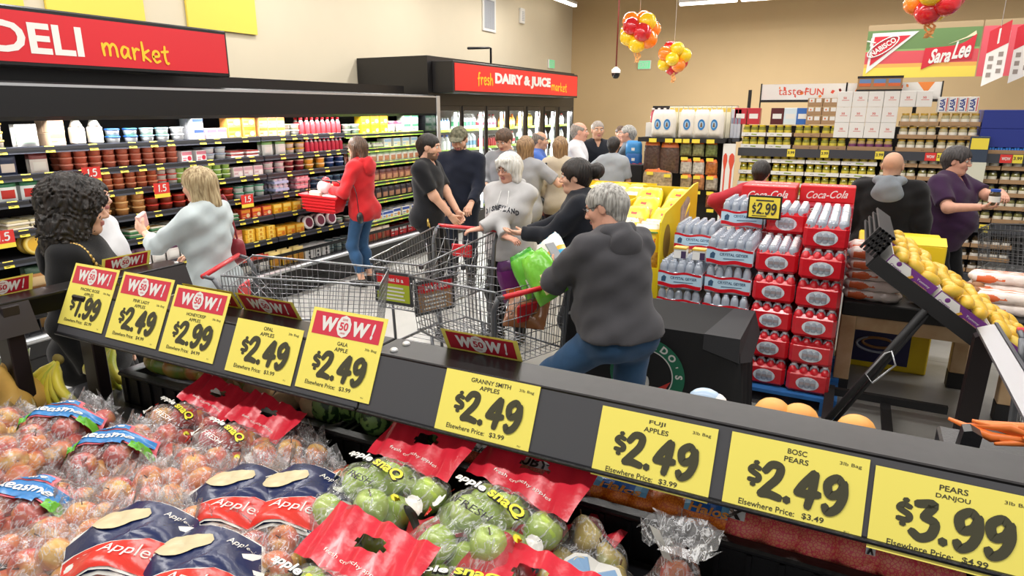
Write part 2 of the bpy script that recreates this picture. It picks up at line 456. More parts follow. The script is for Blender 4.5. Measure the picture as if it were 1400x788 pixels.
def person(label, xy, h=1.68, rz=0., girth=1., fem=True, lean=0., twist=0., head=(0, 0), roll=0., L=None, Rr=None, lpole=None, rpole=None, lhand=None, rhand=None,
           feet=None, knees=None, skin='fair', hair=None, top=None, trousers=None, shoes=None, collar=None, res=.010, hres=.005, beard=None,
           glasses=None, group=None, lip='B5716A', z0=0., legs=True, drop=0.):
    """one continuous figure; returns (root, frame dict in local coordinates)"""
    s = h / 1.7; g = girth
    P = {}
    pz = .53 * h - drop
    pel = np.array([0, 0, pz]); Rl = rotz(R(twist)) @ rotx(-R(lean))
    up = lambda x, y, z: pel + Rl @ np.array([x, y, z - .53 * h])
    waist, chest, neckb, headc = up(0, .005 * s, .62 * h), up(0, .0, .735 * h), up(0, -.012 * s, .835 * h), up(0, .03 * s, .93 * h)
    sw = (.098 if fem else .112) * h * (1 + (g - 1) * .45)
    Ls, Rs = up(-sw, -.01 * s, .805 * h), up(sw, -.01 * s, .805 * h)
    l1, l2 = .17 * h, .15 * h
    L = np.array(L if L is not None else (-sw - .06 * g, .04, .50 * h)); Rr = np.array(Rr if Rr is not None else (sw + .06 * g, .04, .50 * h))
    Le, Lw = ik(Ls, L, l1, l2, lpole or (-.5, -1, -.3)); Re, Rw = ik(Rs, Rr, l1, l2, rpole or (.5, -1, -.3))
    hj = .055 * h * (1 + (g - 1) * .4)
    feet = feet or ((-.10 * s, 0, 0), (.10 * s, .02, 0))
    LH, RH = np.array([-hj, 0, pz - .01]), np.array([hj, 0, pz - .01])
    kn = knees or ((-.1, 1, 0), (.1, 1, 0))
    fz = .045 * h
    Lk, La = ik(LH, np.array(feet[0]) + (0, 0, fz), .25 * h, .245 * h, kn[0]); Rk, Ra = ik(RH, np.array(feet[1]) + (0, 0, fz), .25 * h, .245 * h, kn[1])
    P.update(pel=pel, chest=chest, neck=neckb, head=headc, Ls=Ls, Rs=Rs, Le=Le, Re=Re, Lw=Lw, Rw=Rw, Rl=Rl, up=up, sw=sw, La=La, Ra=Ra)
    yd = Rl @ np.array([0, 1, 0])
    gx = g; gy = 1 + (g - 1) * 1.25
    tight = np.array([pel, waist, chest, neckb, Ls, Rs, Le, Re, Lw, Rw, Lk, Rk, La, Ra, LH, RH])
    lo, hi = tight.min(0) - .30 * max(1, g * .9), tight.max(0) + .30 * max(1, g * .9)
    lo[2] = max(lo[2], -.01)
    def torso(F, i, k=.05):
        F.ell(pel + (0, -.005, .0), np.array([.098 * h * gx, .070 * h * gy, .085 * h]) + i, k)
        for sg in (-1, 1): F.ell(pel + (sg * .045 * h, -.03 * h * gy, -.02 * h), np.array([.053 * h * gx, .048 * h, .058 * h]) + i, k)
        wr = (.066 if fem else .074) * h
        F.cone(pel + Rl @ np.array([0, 0, .02]), chest, wr * 1.12 * gx + i, wr * 1.18 * gx + i, k, sq=(yd, 1.42 / gy * gx))
        F.ell(chest, np.array([(.090 if fem else .103) * h * gx, .066 * h * gy, .105 * h]) + i, k, R3=Rl)
        F.cone(Ls * .88 + Rs * .12, Rs * .88 + Ls * .12, .040 * h + i, .040 * h + i, k)
        F.cone(Ls * .45 + Rs * .55 + Rl @ np.array([0, -.01, .02]), Rs * .45 + Ls * .55 + Rl @ np.array([0, -.01, .02]), .045 * h + i, .045 * h + i, k)
        if fem:
            for sg in (-1, 1): F.ell(up(sg * .043 * h * gx, .048 * h * gy, .71 * h), np.array([.040 * h, .030 * h, .042 * h]) * (.75 + .3 * g) + i, k + .03)
        if g > 1.12: F.ell(up(0, .045 * h * gy, .60 * h), np.array([.085 * h * gx, .06 * h * gy, .085 * h]) + i, k)
    def arm(F, S, E, Wr, i, k=.03, frac=1., flare=0.):
        r0, r1, r2, r3 = [q * s * (.9 if fem else 1.05) * (1 + (g - 1) * .7) for q in (.055, .044, .040, .027)]
        if frac >= .5:
            F.cone(S, E, r0 + i, r1 + i, k); t = (frac - .5) * 2
            e = E + (Wr - E) * t; F.cone(E, e + (Wr - E) * .05, r2 * 1.04 + i, (r2 + (r3 - r2) * t) + i + flare, k, cut=(e, Wr - E))
        else:
            e = S + (E - S) * frac * 2; F.cone(S, e + (E - S) * .1, r0 + i, r1 + i + .008 + flare, k, cut=(e, E - S))
    def leg(F, H_, K_, A_, i, k=.04, cutz=None):
        F.cone(H_ + (0, 0, -.02), K_, .080 * s * gx ** .7 + i, .055 * s * gx ** .5 + i, k)
        c = None if cutz is None else (A_ + (K_ - A_) * cutz, A_ - K_)
        F.cone(K_, K_ + (A_ - K_) * .35 + (0, -.012, 0), .053 * s * gx ** .5 + i, .054 * s * gx ** .5 + i, k)
        F.cone(K_ + (A_ - K_) * .35 + (0, -.012, 0), A_, .053 * s * gx ** .5 + i, .036 * s + i * 1.0, k, cut=c)
    F = Field(lo, hi, res)
    torso(F, 0); F.cone(neckb + Rl @ np.array([0, 0, -.03]), headc + Rl @ np.array([0, -.02, -.03]), .058 * s * (1.0 if fem else 1.12) * g ** .4, .050 * s * (1 if fem else 1.12) * g ** .3, .03)
    arm(F, Ls, Le, Lw, 0); arm(F, Rs, Re, Rw, 0)
    for H_, K_, A_ in ((LH, Lk, La), (RH, Rk, Ra)):
        leg(F, H_, K_, A_, 0); F.cone(A_ + (0, -.02, -.02), A_ + (0, .15 * s, -.045), .034 * s, .024 * s, .03, sq=((0, 0, 1), 1.15))
    v, f = F.mesh(); V = [v]; FF = [f]; MI = [np.zeros(len(f), int)]; n0 = len(v)
    # head, built upright then turned
    hs = s * (1.0 if fem else 1.04) * (1 + (g - 1) * .15)
    Rh = Rl @ rotz(R(head[0])) @ rotx(R(head[1])) @ roty(R(roll))
    P['Rh'] = Rh; P['hs'] = hs
    HF = Field((-.115, -.14, -.175), (.115, .15, .14), hres)
    HF.ell((0, -.014, .03), (.076, .097, .086), .02).ell((0, .022, -.03), (.064 + .006 * (g - 1), .066, .085), .03).ell((0, .055, -.09), (.032, .028, .024), .03)
    if g > 1.15: HF.ell((0, .02, -.095), (.055, .05, .035), .03)
    for sg in (-1, 1):
        HF.ell((sg * .038, .062, -.022), (.027, .022, .026), .02)
        HF.ell((sg * .032, .103, .010), (.019, .016, .011), .012, '-')
        HF.ell((sg * .078, -.006, -.004), (.009, .021, .032), .008)
        HF.ell((sg * .012, .096, -.028), (.009, .010, .008), .008)
    HF.cone((-.040, .076, .030), (.040, .076, .030), .012, .012, .015)
    HF.cone((0, .085, .016), (0, .107, -.022), .008, .0125, .012)
    HF.ell((0, .088, -.0525), (.023, .009, .0055), .006).ell((0, .087, -.063), (.020, .009, .006), .006)
    HF.cone((0, -.02, -.06), (0, -.035, -.19), .056, .058, .03)
    v, f = HF.mesh(); fc = v[f].mean(1)
    mi = np.zeros(len(f), int); mi[(np.abs(fc[:, 0]) < .024) & (fc[:, 1] > .082) & (fc[:, 2] < -.047) & (fc[:, 2] > -.071)] = 1
    if beard is not None:
        mi[(fc[:, 1] > .0) & (fc[:, 2] < -.045 + .0 * fc[:, 0]) & (fc[:, 2] > -.125) & (mi == 0) & ((fc[:, 2] < -.07) | (np.abs(fc[:, 0]) < .034) | (np.abs(fc[:, 0]) > .05))] = 4
    toW = lambda a: (np.asarray(a) * hs) @ Rh.T + headc
    P['toW'] = toW
    def joinv(v, f, mi):
        o = sum(len(q) for q in V); V.append(v); FF.append(f + o); MI.append(np.broadcast_to(mi, (len(f),)).astype(int))
    joinv(toW(v), f, mi)
    for sg in (-1, 1):       # eyes and brows
        for c, r, m_ in (((sg * .032, .080, .010), (.0135, .0135, .0125), 2), ((sg * .032 - head[0] * 0, .0885, .010), (.006, .0055, .006), 3)):
            b = MB(); b.ell(c, r, n=10, k=6); fv = [q for q in b.f]
            o = sum(len(q) for q in V); V.append(toW(np.array(b.v)))
            tri = np.array([q for q in fv]); FF.append(tri + o); MI.append(np.full(len(tri), m_))
        b = MB(); b.tube([(sg * .014, .093, .026), (sg * .034, .092, .032), (sg * .052, .078, .026)], [.0035, .004, .0025], 6, caps=False)
        o = sum(len(q) for q in V); V.append(toW(np.array(b.v))); tri = np.array(b.f); FF.append(tri + o); MI.append(np.full(len(tri), 3))
    # hands
    for sd, Wp, E, hd in ((-1, Lw, Le, lhand), (1, Rw, Re, rhand)):
        hd = hd or {}
        d = nrm(hd.get('d', Wp - E)); n = np.array(hd.get('n', (-sd * 1., 0, -.2) if abs(d[2]) > .6 else (0, .1, -1)), float); n = nrm(n - d * (n @ d))
        t = np.cross(d, n) * sd; q = s * (.93 if fem else 1.04); curl = hd.get('curl', 28)
        r_ = .012 if hres > .006 else 0.
        G = Field(Wp - .16 * q - .05, Wp + .16 * q + .10, max(.0038, hres * .8) if True else 0)
        lo_, hi_ = np.minimum(Wp, Wp + d * .22 * q) - .085 * q, np.maximum(Wp, Wp + d * .22 * q) + .085 * q
        G = Field(lo_, hi_, max(.0036, hres * .75))
        G.cone(Wp - d * .03, Wp + d * .02, .027 * q, .026 * q, .02, sq=(n, 1.25))
        for a_ in (-.024, -.008, .008, .024): G.cone(Wp + d * .02 * q + t * a_ * .7 * q, Wp + d * .082 * q + t * a_ * q, .0165 * q, .0125 * q, .012, sq=(n, 1.15))
        G.cone(Wp + d * .015 * q + t * .012 * q, Wp + d * .045 * q + t * .030 * q + n * .006 * q, .018 * q, .014 * q, .012)
        for a_, ln, sp in ((.027, .070, .10), (.009, .079, .03), (-.009, .073, -.04), (-.026, .058, -.11)):
            p = Wp + d * .088 * q + t * a_ * q; an = R(curl * .5); rr = .0092 * q
            for fr in (.45, .31, .24):
                dd = nrm(d * math.cos(an) + n * math.sin(an) + t * sp * math.cos(an)); p2 = p + dd * ln * fr * q
                G.cone(p, p2, rr, rr * .9, .004); rr *= .9; p = p2; an += R(curl)
        p = Wp + d * .042 * q + t * .032 * q + n * .006 * q; dd = nrm(t * .75 + d * .75 + n * .3); p2 = p + dd * .036 * q; G.cone(p, p2, .0115 * q, .0105 * q, .006)
        dd = nrm(t * .35 + d * 1 + n * (.3 + curl / 60)); G.cone(p2, p2 + dd * .030 * q, .0105 * q, .0085 * q, .004)
        v, f = G.mesh(); joinv(v, f, 0)
        P['Lh' if sd < 0 else 'Rh_'] = Wp + d * .09 * q + n * .02
    V = np.vstack(V); FF = np.vstack(FF); MI = np.concatenate(MI)
    brow = MATS.get('brow_dark') or mat('brow_dark', '3A2A22', .6)
    root = np_mesh('person', V, FF, [skin_mat(skin), mat('lip_' + lip, lip, .45), mat('eye_white', 'E6E1DA', .3), mat('iris_dark', '3B2A20', .25) if True else brow, mat('stubble', beard or '7A5F4E', .8)], None, MI)
    root.location = (xy[0], xy[1], z0); root.rotation_euler = (0, 0, R(rz))
    tag(root, label, 'person', group)
    wr = lambda amp: (lambda x, y, z: amp * (np.sin(31 * z + 9 * x + 4 * np.sin(14 * y)) * np.sin(17 * x - 11 * y + 8 * z) + .6 * np.sin(52 * z - 23 * x + 15 * y)))
    # trousers
    if trousers is not None and legs:
        T = Field(lo, hi, res); infl = trousers.get('infl', .014)
        torsoT = lambda: (T.ell(pel + (0, -.005, .02), np.array([.098 * h * gx, .070 * h * gy, .088 * h]) + infl, .05), [T.ell(pel + (sg * .045 * h, -.03 * h * gy, -.02 * h), np.array([.053 * h * gx, .048 * h, .058 * h]) + infl, .05) for sg in (-1, 1)])
        torsoT(); T.half(pel + (0, 0, .05 * h), (0, 0, 1))
        for H_, K_, A_ in ((LH, Lk, La), (RH, Rk, Ra)): leg(T, H_, K_, A_, infl, .05, trousers.get('cut', .05))
        T.disp(wr(trousers.get('wr', .0022))); v, f = T.mesh(); np_mesh('trousers', v, f, trousers['m'], root)
    if shoes is not None and legs:
        for A_, ft in ((La, feet[0]), (Ra, feet[1])):
            S_ = Field(A_ + (-.09, -.14, -.1), A_ + (.09, .24, .05), max(.006, res * .7)); fy = rotz(R(shoes.get('yaw', 0))) @ np.array([0, 1, 0])
            S_.cone(A_ - fy * .035 + (0, 0, -.035), A_ + fy * .14 * s + (0, 0, -.045), .045 * s, .036 * s, .03, sq=((0, 0, 1), 1.05)).cone(A_ + (0, 0, -.01), A_ + (0, 0, -.04), .045 * s, .048 * s, .02).half(A_ + (0, 0, -fz + .002), (0, 0, -1)).half(A_ + (0, 0, .02), (0, 0, 1))
            v, f = S_.mesh(); np_mesh('shoe', v, f, shoes['m'], root)
    # top garment
    def garment(tp, nm, infl):
        T = Field(lo, hi, res); torso(T, infl)
        if tp.get('box', 1):
            T.cone(pel + Rl @ np.array([0, 0, -.02 * h]), up(0, 0, .66 * h), .083 * h * gx + infl + tp.get('loose', .002), .080 * h * gx + infl * .8, .06, sq=(yd, 1.32 / gy * gx))
            for sg in (-1, 1): T.ell(pel + (sg * .042 * h, -.032 * h * gy, -.02 * h), np.array([.052 * h * gx, .045 * h, .058 * h]) + infl + .002, .07)
        if tp.get('flare'): T.cone(pel + (0, 0, .0), pel + (0, 0, .10 * h), .105 * h * gx + infl, .095 * h * gx + infl, .06, sq=((0, 1, 0), 1.35 / gy * gx))
        hem = tp.get('hem', .50) * h; hp = np.array([0, 0, hem - drop]); T.half(hp, Rl @ np.array([0, 0, -1]) if lean > 12 else (0, 0, -1))
        fr = tp.get('sleeve', .97)
        for S, E, Wr in ((Ls, Le, Lw), (Rs, Re, Rw)): arm(T, S, E, Wr, infl * .85, .03, fr, tp.get('cuff', 0))
        T.cone(neckb + Rl @ np.array([0, .0, -.03]), neckb + Rl @ np.array([0, .012, tp.get('collar', .0) + .012]), .062 * s * g ** .4 + infl, .058 * s * g ** .4 + infl * .8, .03, cut=(neckb + Rl @ np.array([0, .012, tp.get('collar', .0) + .012]), Rl @ np.array([0, -.35, 1])))
        if tp.get('vneck'): T.cone(neckb + Rl @ np.array([0, .085, .03]), neckb + Rl @ np.array([0, .125 * gy, -.085 * tp['vneck']]), .05, .012, .008, '-')
        if tp.get('open'):
            T.cone(neckb + Rl @ np.array([0, .15, .0]), pel + np.array([0, .26 * gy, -.15]), .05, .05, .01, '-')
        T.disp(wr(tp.get('wr', .003)))
        v, f = T.mesh(); return np_mesh(nm, v, f, tp['m'], root)
    if top is not None:
        if top.get('under'): garment(top['under'], 'shirt', .008)
        garment(top, top.get('name', 'top'), top.get('infl', .016))
        if top.get('hood'):
            nb = neckb
            T = Field(nb - .26, nb + .26, min(res, .009)); hk = s * g ** .3 * top.get('hoodscale', 1.1); c = lambda x, y, z: nb + Rl @ (np.array([x, y, z]) * hk)
            pts = [c(-.055, .075, -.045), c(-.085, .02, .005), c(-.07, -.055, .03), c(0, -.085, .035), c(.07, -.055, .03), c(.085, .02, .005), c(.055, .075, -.045)]
            for a_, b_ in zip(pts[:-1], pts[1:]): T.cone(a_, b_, .028 * hk, .028 * hk, .03)
            T.ell(c(0, -.105, -.05), np.array([.095, .045, .085]) * hk * top.get('hoodsize', 1.), .04)
            T.disp(wr(.004)); v, f = T.mesh(); np_mesh('hood', v, f, top['hood'], root)
    # hair
    if hair is not None:
        st, hm = hair[0], hair[1]; HH = Field((-.21, -.24, -.36), (.21, .17, .22), max(hres, .0055))
        infl = hair[2] if len(hair) > 2 else .014
        face = lambda zc=-.045, w=.075, hh=.085, yc=.105: HH.ell((0, yc, zc), (w, .085, hh), .012, '-')
        cap = lambda i: HH.ell((0, -.016, .032), (.077 + i, .098 + i, .087 + i), .02)
        amp, fq = .004, 46
        if st in ('short', 'fringe'):
            if st == 'short':
                cap(infl); HH.cone((0, -.07, .0), (0, -.055, -.06), .062 + infl * .3, .05, .03); face(-.055, .085, .105, .100)
                for sg in (-1, 1): HH.ell((sg * .085, .015, -.025), (.03, .035, .045), .01, '-')
            else:   # bald crown with cropped sides
                cap(.006); HH.ell((0, .03, .10), (.075, .11, .075), .01, '-'); HH.cone((0, -.07, .0), (0, -.055, -.05), .058, .045, .03); face(-.05, .085, .12, .095)
                for sg in (-1, 1): HH.ell((sg * .085, .012, -.022), (.03, .032, .04), .01, '-')
            amp = .0025
        elif st == 'bob':
            cap(infl + .006)
            for sg in (-1, 1): HH.cone((sg * .062, -.02, .03), (sg * .073, -.01, -.085), .042, .040, .03)
            HH.cone((0, -.07, .0), (0, -.068, -.10), .07, .060, .04)
            HH.cone((-.05, .075, .085), (.045, .082, .075), .022, .022, .02)
            HH.ell((0, .115, -.055), (.058, .085, .10), .012, '-')
        elif st == 'bobcut':      # chin-length hair, back view
            cap(infl + .002)
            for sg in (-1, 1): HH.cone((sg * .058, -.02, .03), (sg * .068, .0, -.13), .036, .026, .03)
            HH.cone((0, -.07, .02), (0, -.075, -.13), .075, .065, .04); HH.ell((0, .115, -.065), (.062, .085, .125), .012, '-')
        elif st == 'long':
            cap(infl + .004)
            for sg in (-1, 1): HH.cone((sg * .064, -.02, .02), (sg * .08, .01, -.20), .036, .03, .03)
            HH.cone((0, -.075, .0), (0, -.09, -.24), .07, .06, .04, sq=((0, 1, 0), 1.3)); HH.ell((0, .115, -.06), (.058, .085, .13), .012, '-')
        elif st == 'bun':
            cap(infl); HH.ell((0, -.16, .035), (.062, .055, .06), .012); HH.cone((0, -.07, .0), (0, -.06, -.05), .06, .045, .03); face(-.045, .08, .095, .10)
            for sg in (-1, 1): HH.ell((sg * .09, .01, -.025), (.03, .03, .035), .01, '-')
            amp = .003
        elif st == 'curly':
            HH.ell((0, -.035, .045), (.135, .145, .135), .04).ell((-.05, -.06, -.09), (.115, .105, .13), .04).ell((.05, -.06, -.09), (.115, .105, .13), .04).ell((0, -.08, -.19), (.12, .08, .09), .05)
            HH.ell((0, .15, -.065), (.062, .12, .115), .02, '-')
            HH.disp(lambda x, y, z: .012 * np.sin(75 * x + 7 * np.sin(31 * z)) * np.sin(70 * y + 5 * np.sin(40 * x)) * np.sin(66 * z + 6 * np.sin(37 * y)) + .006 * np.sin(150 * x + 50 * z) * np.sin(140 * y - 60 * z))
            amp = 0
        if amp:
            HH.disp(lambda x, y, z: amp * np.sin(fq * np.arctan2(x, y + .02) * .6 + 5 * np.sin(11 * z) + 60 * x * (z > .07)) * .6 + amp * .5 * np.sin(110 * x + 30 * z) * np.sin(90 * y))
        v, f = HH.mesh(); np_mesh('hair', toW(v), f, hm, root)
    if glasses is not None:
        b = MB(); T3 = lambda p: tuple(toW(p))
        for sg in (-1, 1):
            b.tube([T3((sg * .033 + .021 * math.cos(a), .108 - .012 * abs(math.cos(a)) * (1 if math.cos(a) * sg > 0 else 0), .006 + .016 * math.sin(a))) for a in [2 * PI * i / 12 for i in range(12)]], .0016, 5, closed=True)
            b.tube([T3((sg * .054, .098, .012)), T3((sg * .076, .04, .014)), T3((sg * .082, -.01, .008))], .0016, 5)
        b.tube([T3((-.012, .108, .01)), T3((0, .112, .013)), T3((.012, .108, .01))], .0016, 5); b.build('glasses', mat('spectacle_frame', glasses, .35), root)
    return root, P
# ------------------------------------------------------------------ the room
XL, YB = -7.1, 17.3          # left wall, back wall
def floor_mat():
    m = mat('polished_concrete', 'B9B6AF', .3, spec=.45); nt = m.node_tree; b = nt.nodes['Principled BSDF']
    tc = nt.nodes.new('ShaderNodeTexCoord'); n = nt.nodes.new('ShaderNodeTexNoise'); n.inputs['Scale'].default_value = 1.3; n.inputs['Detail'].default_value = 8; n.inputs['Roughness'].default_value = .65
    nt.links.new(tc.outputs['Object'], n.inputs['Vector'])
    rp = nt.nodes.new('ShaderNodeValToRGB'); e = rp.color_ramp.elements; e[0].position = .3; e[0].color = srgb('8F8D88'); e[1].position = .7; e[1].color = srgb('ABA9A4')
    nt.links.new(n.outputs['Fac'], rp.inputs['Fac'])
    # saw-cut joints every 3.6 m
    sp = nt.nodes.new('ShaderNodeSeparateXYZ'); nt.links.new(tc.outputs['Object'], sp.inputs[0]); prev = None
    for ax, off in (('X', .6), ('Y', 1.1)):
        a = nt.nodes.new('ShaderNodeMath'); a.operation = 'ADD'; a.inputs[1].default_value = 36 + off; nt.links.new(sp.outputs[ax], a.inputs[0])
        mo = nt.nodes.new('ShaderNodeMath'); mo.operation = 'MODULO'; mo.inputs[1].default_value = 3.6; nt.links.new(a.outputs[0], mo.inputs[0])
        lt = nt.nodes.new('ShaderNodeMath'); lt.operation = 'LESS_THAN'; lt.inputs[1].default_value = .008; nt.links.new(mo.outputs[0], lt.inputs[0])
        if prev is None: prev = lt
        else:
            mx = nt.nodes.new('ShaderNodeMath'); mx.operation = 'MAXIMUM'; nt.links.new(prev.outputs[0], mx.inputs[0]); nt.links.new(lt.outputs[0], mx.inputs[1]); prev = mx
    mc = nt.nodes.new('ShaderNodeMix'); mc.data_type = 'RGBA'; mc.inputs['B'].default_value = srgb('6E6A64')
    nt.links.new(prev.outputs[0], mc.inputs['Factor']); nt.links.new(rp.outputs['Color'], mc.inputs['A']); nt.links.new(mc.outputs['Result'], b.inputs['Base Color'])
    n2 = nt.nodes.new('ShaderNodeMapRange'); n2.inputs['To Min'].default_value = .22; n2.inputs['To Max'].default_value = .42
    nt.links.new(n.outputs['Fac'], n2.inputs['Value']); nt.links.new(n2.outputs['Result'], b.inputs['Roughness'])
    return m
b = MB(); b.box(XL - .2, 8, -3, YB + .2, -.15, 0); tag(b.build('floor', floor_mat()), kind='structure')
wall_l = mat('wall_paint_cream', 'E4D8BE', .85, noise=.03, nscale=1.5, bump=.08, bscale=180)
wall_b = mat('wall_paint_tan', 'D2B78C', .85, noise=.04, nscale=1.2, bump=.08, bscale=180)
b = MB(); b.box(XL - .2, XL, -3, YB, 0, CEIL); tag(b.build('wall_left', wall_l), kind='structure')
b = MB(); b.box(XL - .2, 8, YB, YB + .2, 0, CEIL); tag(b.build('wall_back', wall_b), kind='structure')
b = MB(); b.box(XL - .2, 8, -3, YB + .2, CEIL, CEIL + .15); tag(b.build('ceiling', mat('ceiling_paint', 'A89C88', .9)), kind='structure')

# linear ceiling lamps that reach into the picture
lampm = mat('lamp_tube', 'FFF8EC', .5, emit=5.0); lampb = mat('lamp_housing', 'E8E6E2', .5)
def strip_lamp(x0, x1, y, z, label, along='X', group='ceiling strip lamps'):
    t = thing('ceiling_lamp', label, 'ceiling lamp', ((x0 + x1) / 2, y, z), 0 if along == 'X' else PI / 2, group)
    L = (x1 - x0) / 2
    b = MB(); b.box(-L, L, -.05, .05, .02, .09, 0, .01); b.build('housing', lampb, t)
    b = MB(); b.box(-L + .02, L - .02, -.045, .045, -.03, .02, 0, .012); b.build('diffuser', lampm, t)
    b = MB()
    for sx in (-L * .7, L * .7): b.tube([(sx, 0, .09), (sx, 0, CEIL - z)], .004, 5)
    b.build('hanger', lampb, t)
p = at(928, 6, Y=15.0); q = at(1009, 4, Y=15.0); r_ = at(1100, 1, Y=15.0)
strip_lamp(p.x, q.x, 15.0, p.z, 'white strip lamp over back aisle, first of the row beside the balloons')
strip_lamp(q.x + .04, r_.x + .3, 15.0, p.z, 'white strip lamp at top edge, right after the first one of the row')
p = at(787, 8, Y=16.2)
t = thing('ceiling_lamp', 'short white strip lamp running along the cream wall above the dairy cooler', 'ceiling lamp', (p.x, p.y - 1.2, p.z), PI / 2, 'ceiling strip lamps')
b = MB(); b.box(-1.2, 1.2, -.05, .05, .02, .09, 0, .01); b.build('housing', lampb, t)
b = MB(); b.box(-1.18, 1.18, -.045, .045, -.03, .02, 0, .012); b.build('diffuser', lampm, t)
b = MB(); b.tube([(-.8, 0, .09), (-.8, 0, CEIL - p.z)], .004, 5); b.tube([(.8, 0, .09), (.8, 0, CEIL - p.z)], .004, 5); b.build('hanger', lampb, t)

white = mat('white_paint', 'EFEDE8', .5); dark = mat('black_metal', '17171A', .35, spec=.5); blackm = mat('black_matte', '1B1A1B', .6)
yellow_p = mat('banner_yellow', 'F7DE5B', .5); red_p = mat('banner_red', 'E0575F', .5); green_p = mat('banner_green', '6B8C55', .5); orange_p = mat('banner_orange', 'F2B45A', .5)
lgreen_p = mat('banner_light_green', '8FAF6C', .5); dred = mat('sign_red', 'D9232E', .4); dyel = mat('sign_yellow', 'FFC72E', .4)

# air grille and pipe on the left wall
p0 = at(659, -6, X=XL + .01); p1 = at(677, 45, X=XL + .01)
t = thing('air_grille', 'tall white louvred air grille high on the cream wall', 'vent', (XL + .001, (p0.y + p1.y) / 2, p1.z))
wy = (p1.y - p0.y) / 2; hz = p0.z - p1.z
b = MB(); b.box(0, .03, -wy, wy, 0, .05); b.box(0, .03, -wy, wy, hz - .05, hz); b.box(0, .03, -wy, -wy + .05, .05, hz - .05); b.box(0, .03, wy - .05, wy, .05, hz - .05); b.build('frame', white, t)
b = MB()
for k in range(24):
    z = .06 + k * (hz - .12) / 24; b.box(.005, .02, -wy + .05, wy - .05, z, z + .018)
for k in range(9): y = -wy + .07 + k * (2 * wy - .14) / 8; b.box(.015, .024, y - .006, y + .006, .05, hz - .05)
b.build('louvre', mat('grille_grey', 'B9BCC2', .5), t); b = MB(); b.box(0, .004, -wy, wy, 0, hz); b.build('backing', mat('grille_dark', '6A6E76', .6), t)
p = at(712, 22, X=XL); t = thing('wall_speaker', 'small white wall box right of the tall grille', 'speaker', (XL + .001, p.y, p.z))
b = MB(); b.box(0, .06, -.1, .1, -.16, .16, 0, .01); b.build('housing', white, t); b = MB()
for k in range(6): b.box(.06, .064, -.06, .06, -.1 + k * .035, -.085 + k * .035)
b.build('grille', mat('grille_grey', 'B9BCC2'), t)
exitm = mat('exit_green', '7FE0A6', .4, emit=.35)
def exit_sign(loc, rz, label):
    t = thing('exit_sign', label, 'exit sign', loc, rz)
    b = MB(); b.box(-.17, .17, -.05, 0, 0, .22, 0, .012); b.build('housing', white, t)
    b = MB(); b.box(-.155, .155, -.056, -.05, .015, .205); b.build('face', exitm, t)
    b = MB(); b.text('EXIT', (0, -.0575, .11), (1, 0, 0), (0, 0, 1), .12, 0, w=.24, bold=.02); b.build('lettering', mat('exit_letter', 'C9F5DA', .4), t)
p = at(752, 94, X=XL); exit_sign((XL + .001, p.y, p.z), PI / 2, 'small green exit sign on the cream wall above the dairy cooler')
p = at(881, 95, Y=YB - .01); exit_sign((p.x, YB - .001, p.z), 0, 'green exit sign on the tan wall beside the balloons')
p0 = at(640, 66, X=-6.4); p1 = at(671, 66, X=-6.4); p2 = at(671, 85, X=-6.4)
b = MB(); b.tube([p0, p1 + Vector((0, -.08, 0)), p1, Vector((p1.x, p1.y, 2.79))], .022, 8); tag(b.build('drain_pipe', dark), 'bent black pipe standing on the dairy cooler roof', 'pipe')

# brand banners on the left wall
def wall_banner(y0, y1, z0, z1, label, mark=None):
    t = thing('wall_banner', label, 'banner', (XL + .01, (y0 + y1) / 2, z0)); L = (y1 - y0) / 2; H = z1 - z0
    b = MB(); b.box(.0, .03, -L, L, .0, H * .42, 0); b.box(.0, .032, -L, L, H * .42, H * .5, 3); b.box(.0, .03, -L, L, H * .5, H * .72, 1); b.box(0, .03, -L, L, H * .72, H, 2)
    b.build('panel', [yellow_p, red_p, green_p, orange_p], t)
    if mark:
        b = MB(); b.add([(.036, -.1, H * .62), (.036, .32, H * .62 - .1), (.036, .42, H * .62 + .04), (.036, .36, H * .62 + .3), (.036, -.1, H * .62 + .3)], [(0, 1, 2, 3, 4)], 0)
        b.text(mark, (.038, .1, H * .78), (0, 1, 0), (0, 0, 1), .16, 1, bold=.02); b.build('emblem', [white, mat('emblem_green', '2E8B4A')], t)
z0 = 2.93; ya = at(4, 30, X=XL + .03).y
def yy(px): return at(px, 40, X=XL + .03).y
wall_banner(2.6, yy(38), z0, 4.2, 'striped brand banner at far left above the deli sign')
wall_banner(yy(68), yy(200), z0, 4.2, 'striped yellow and red banner above middle of the deli sign')
wall_banner(yy(258), yy(351), z0, 4.2, 'striped banner with white emblem right of the deli sign', 'fresh')

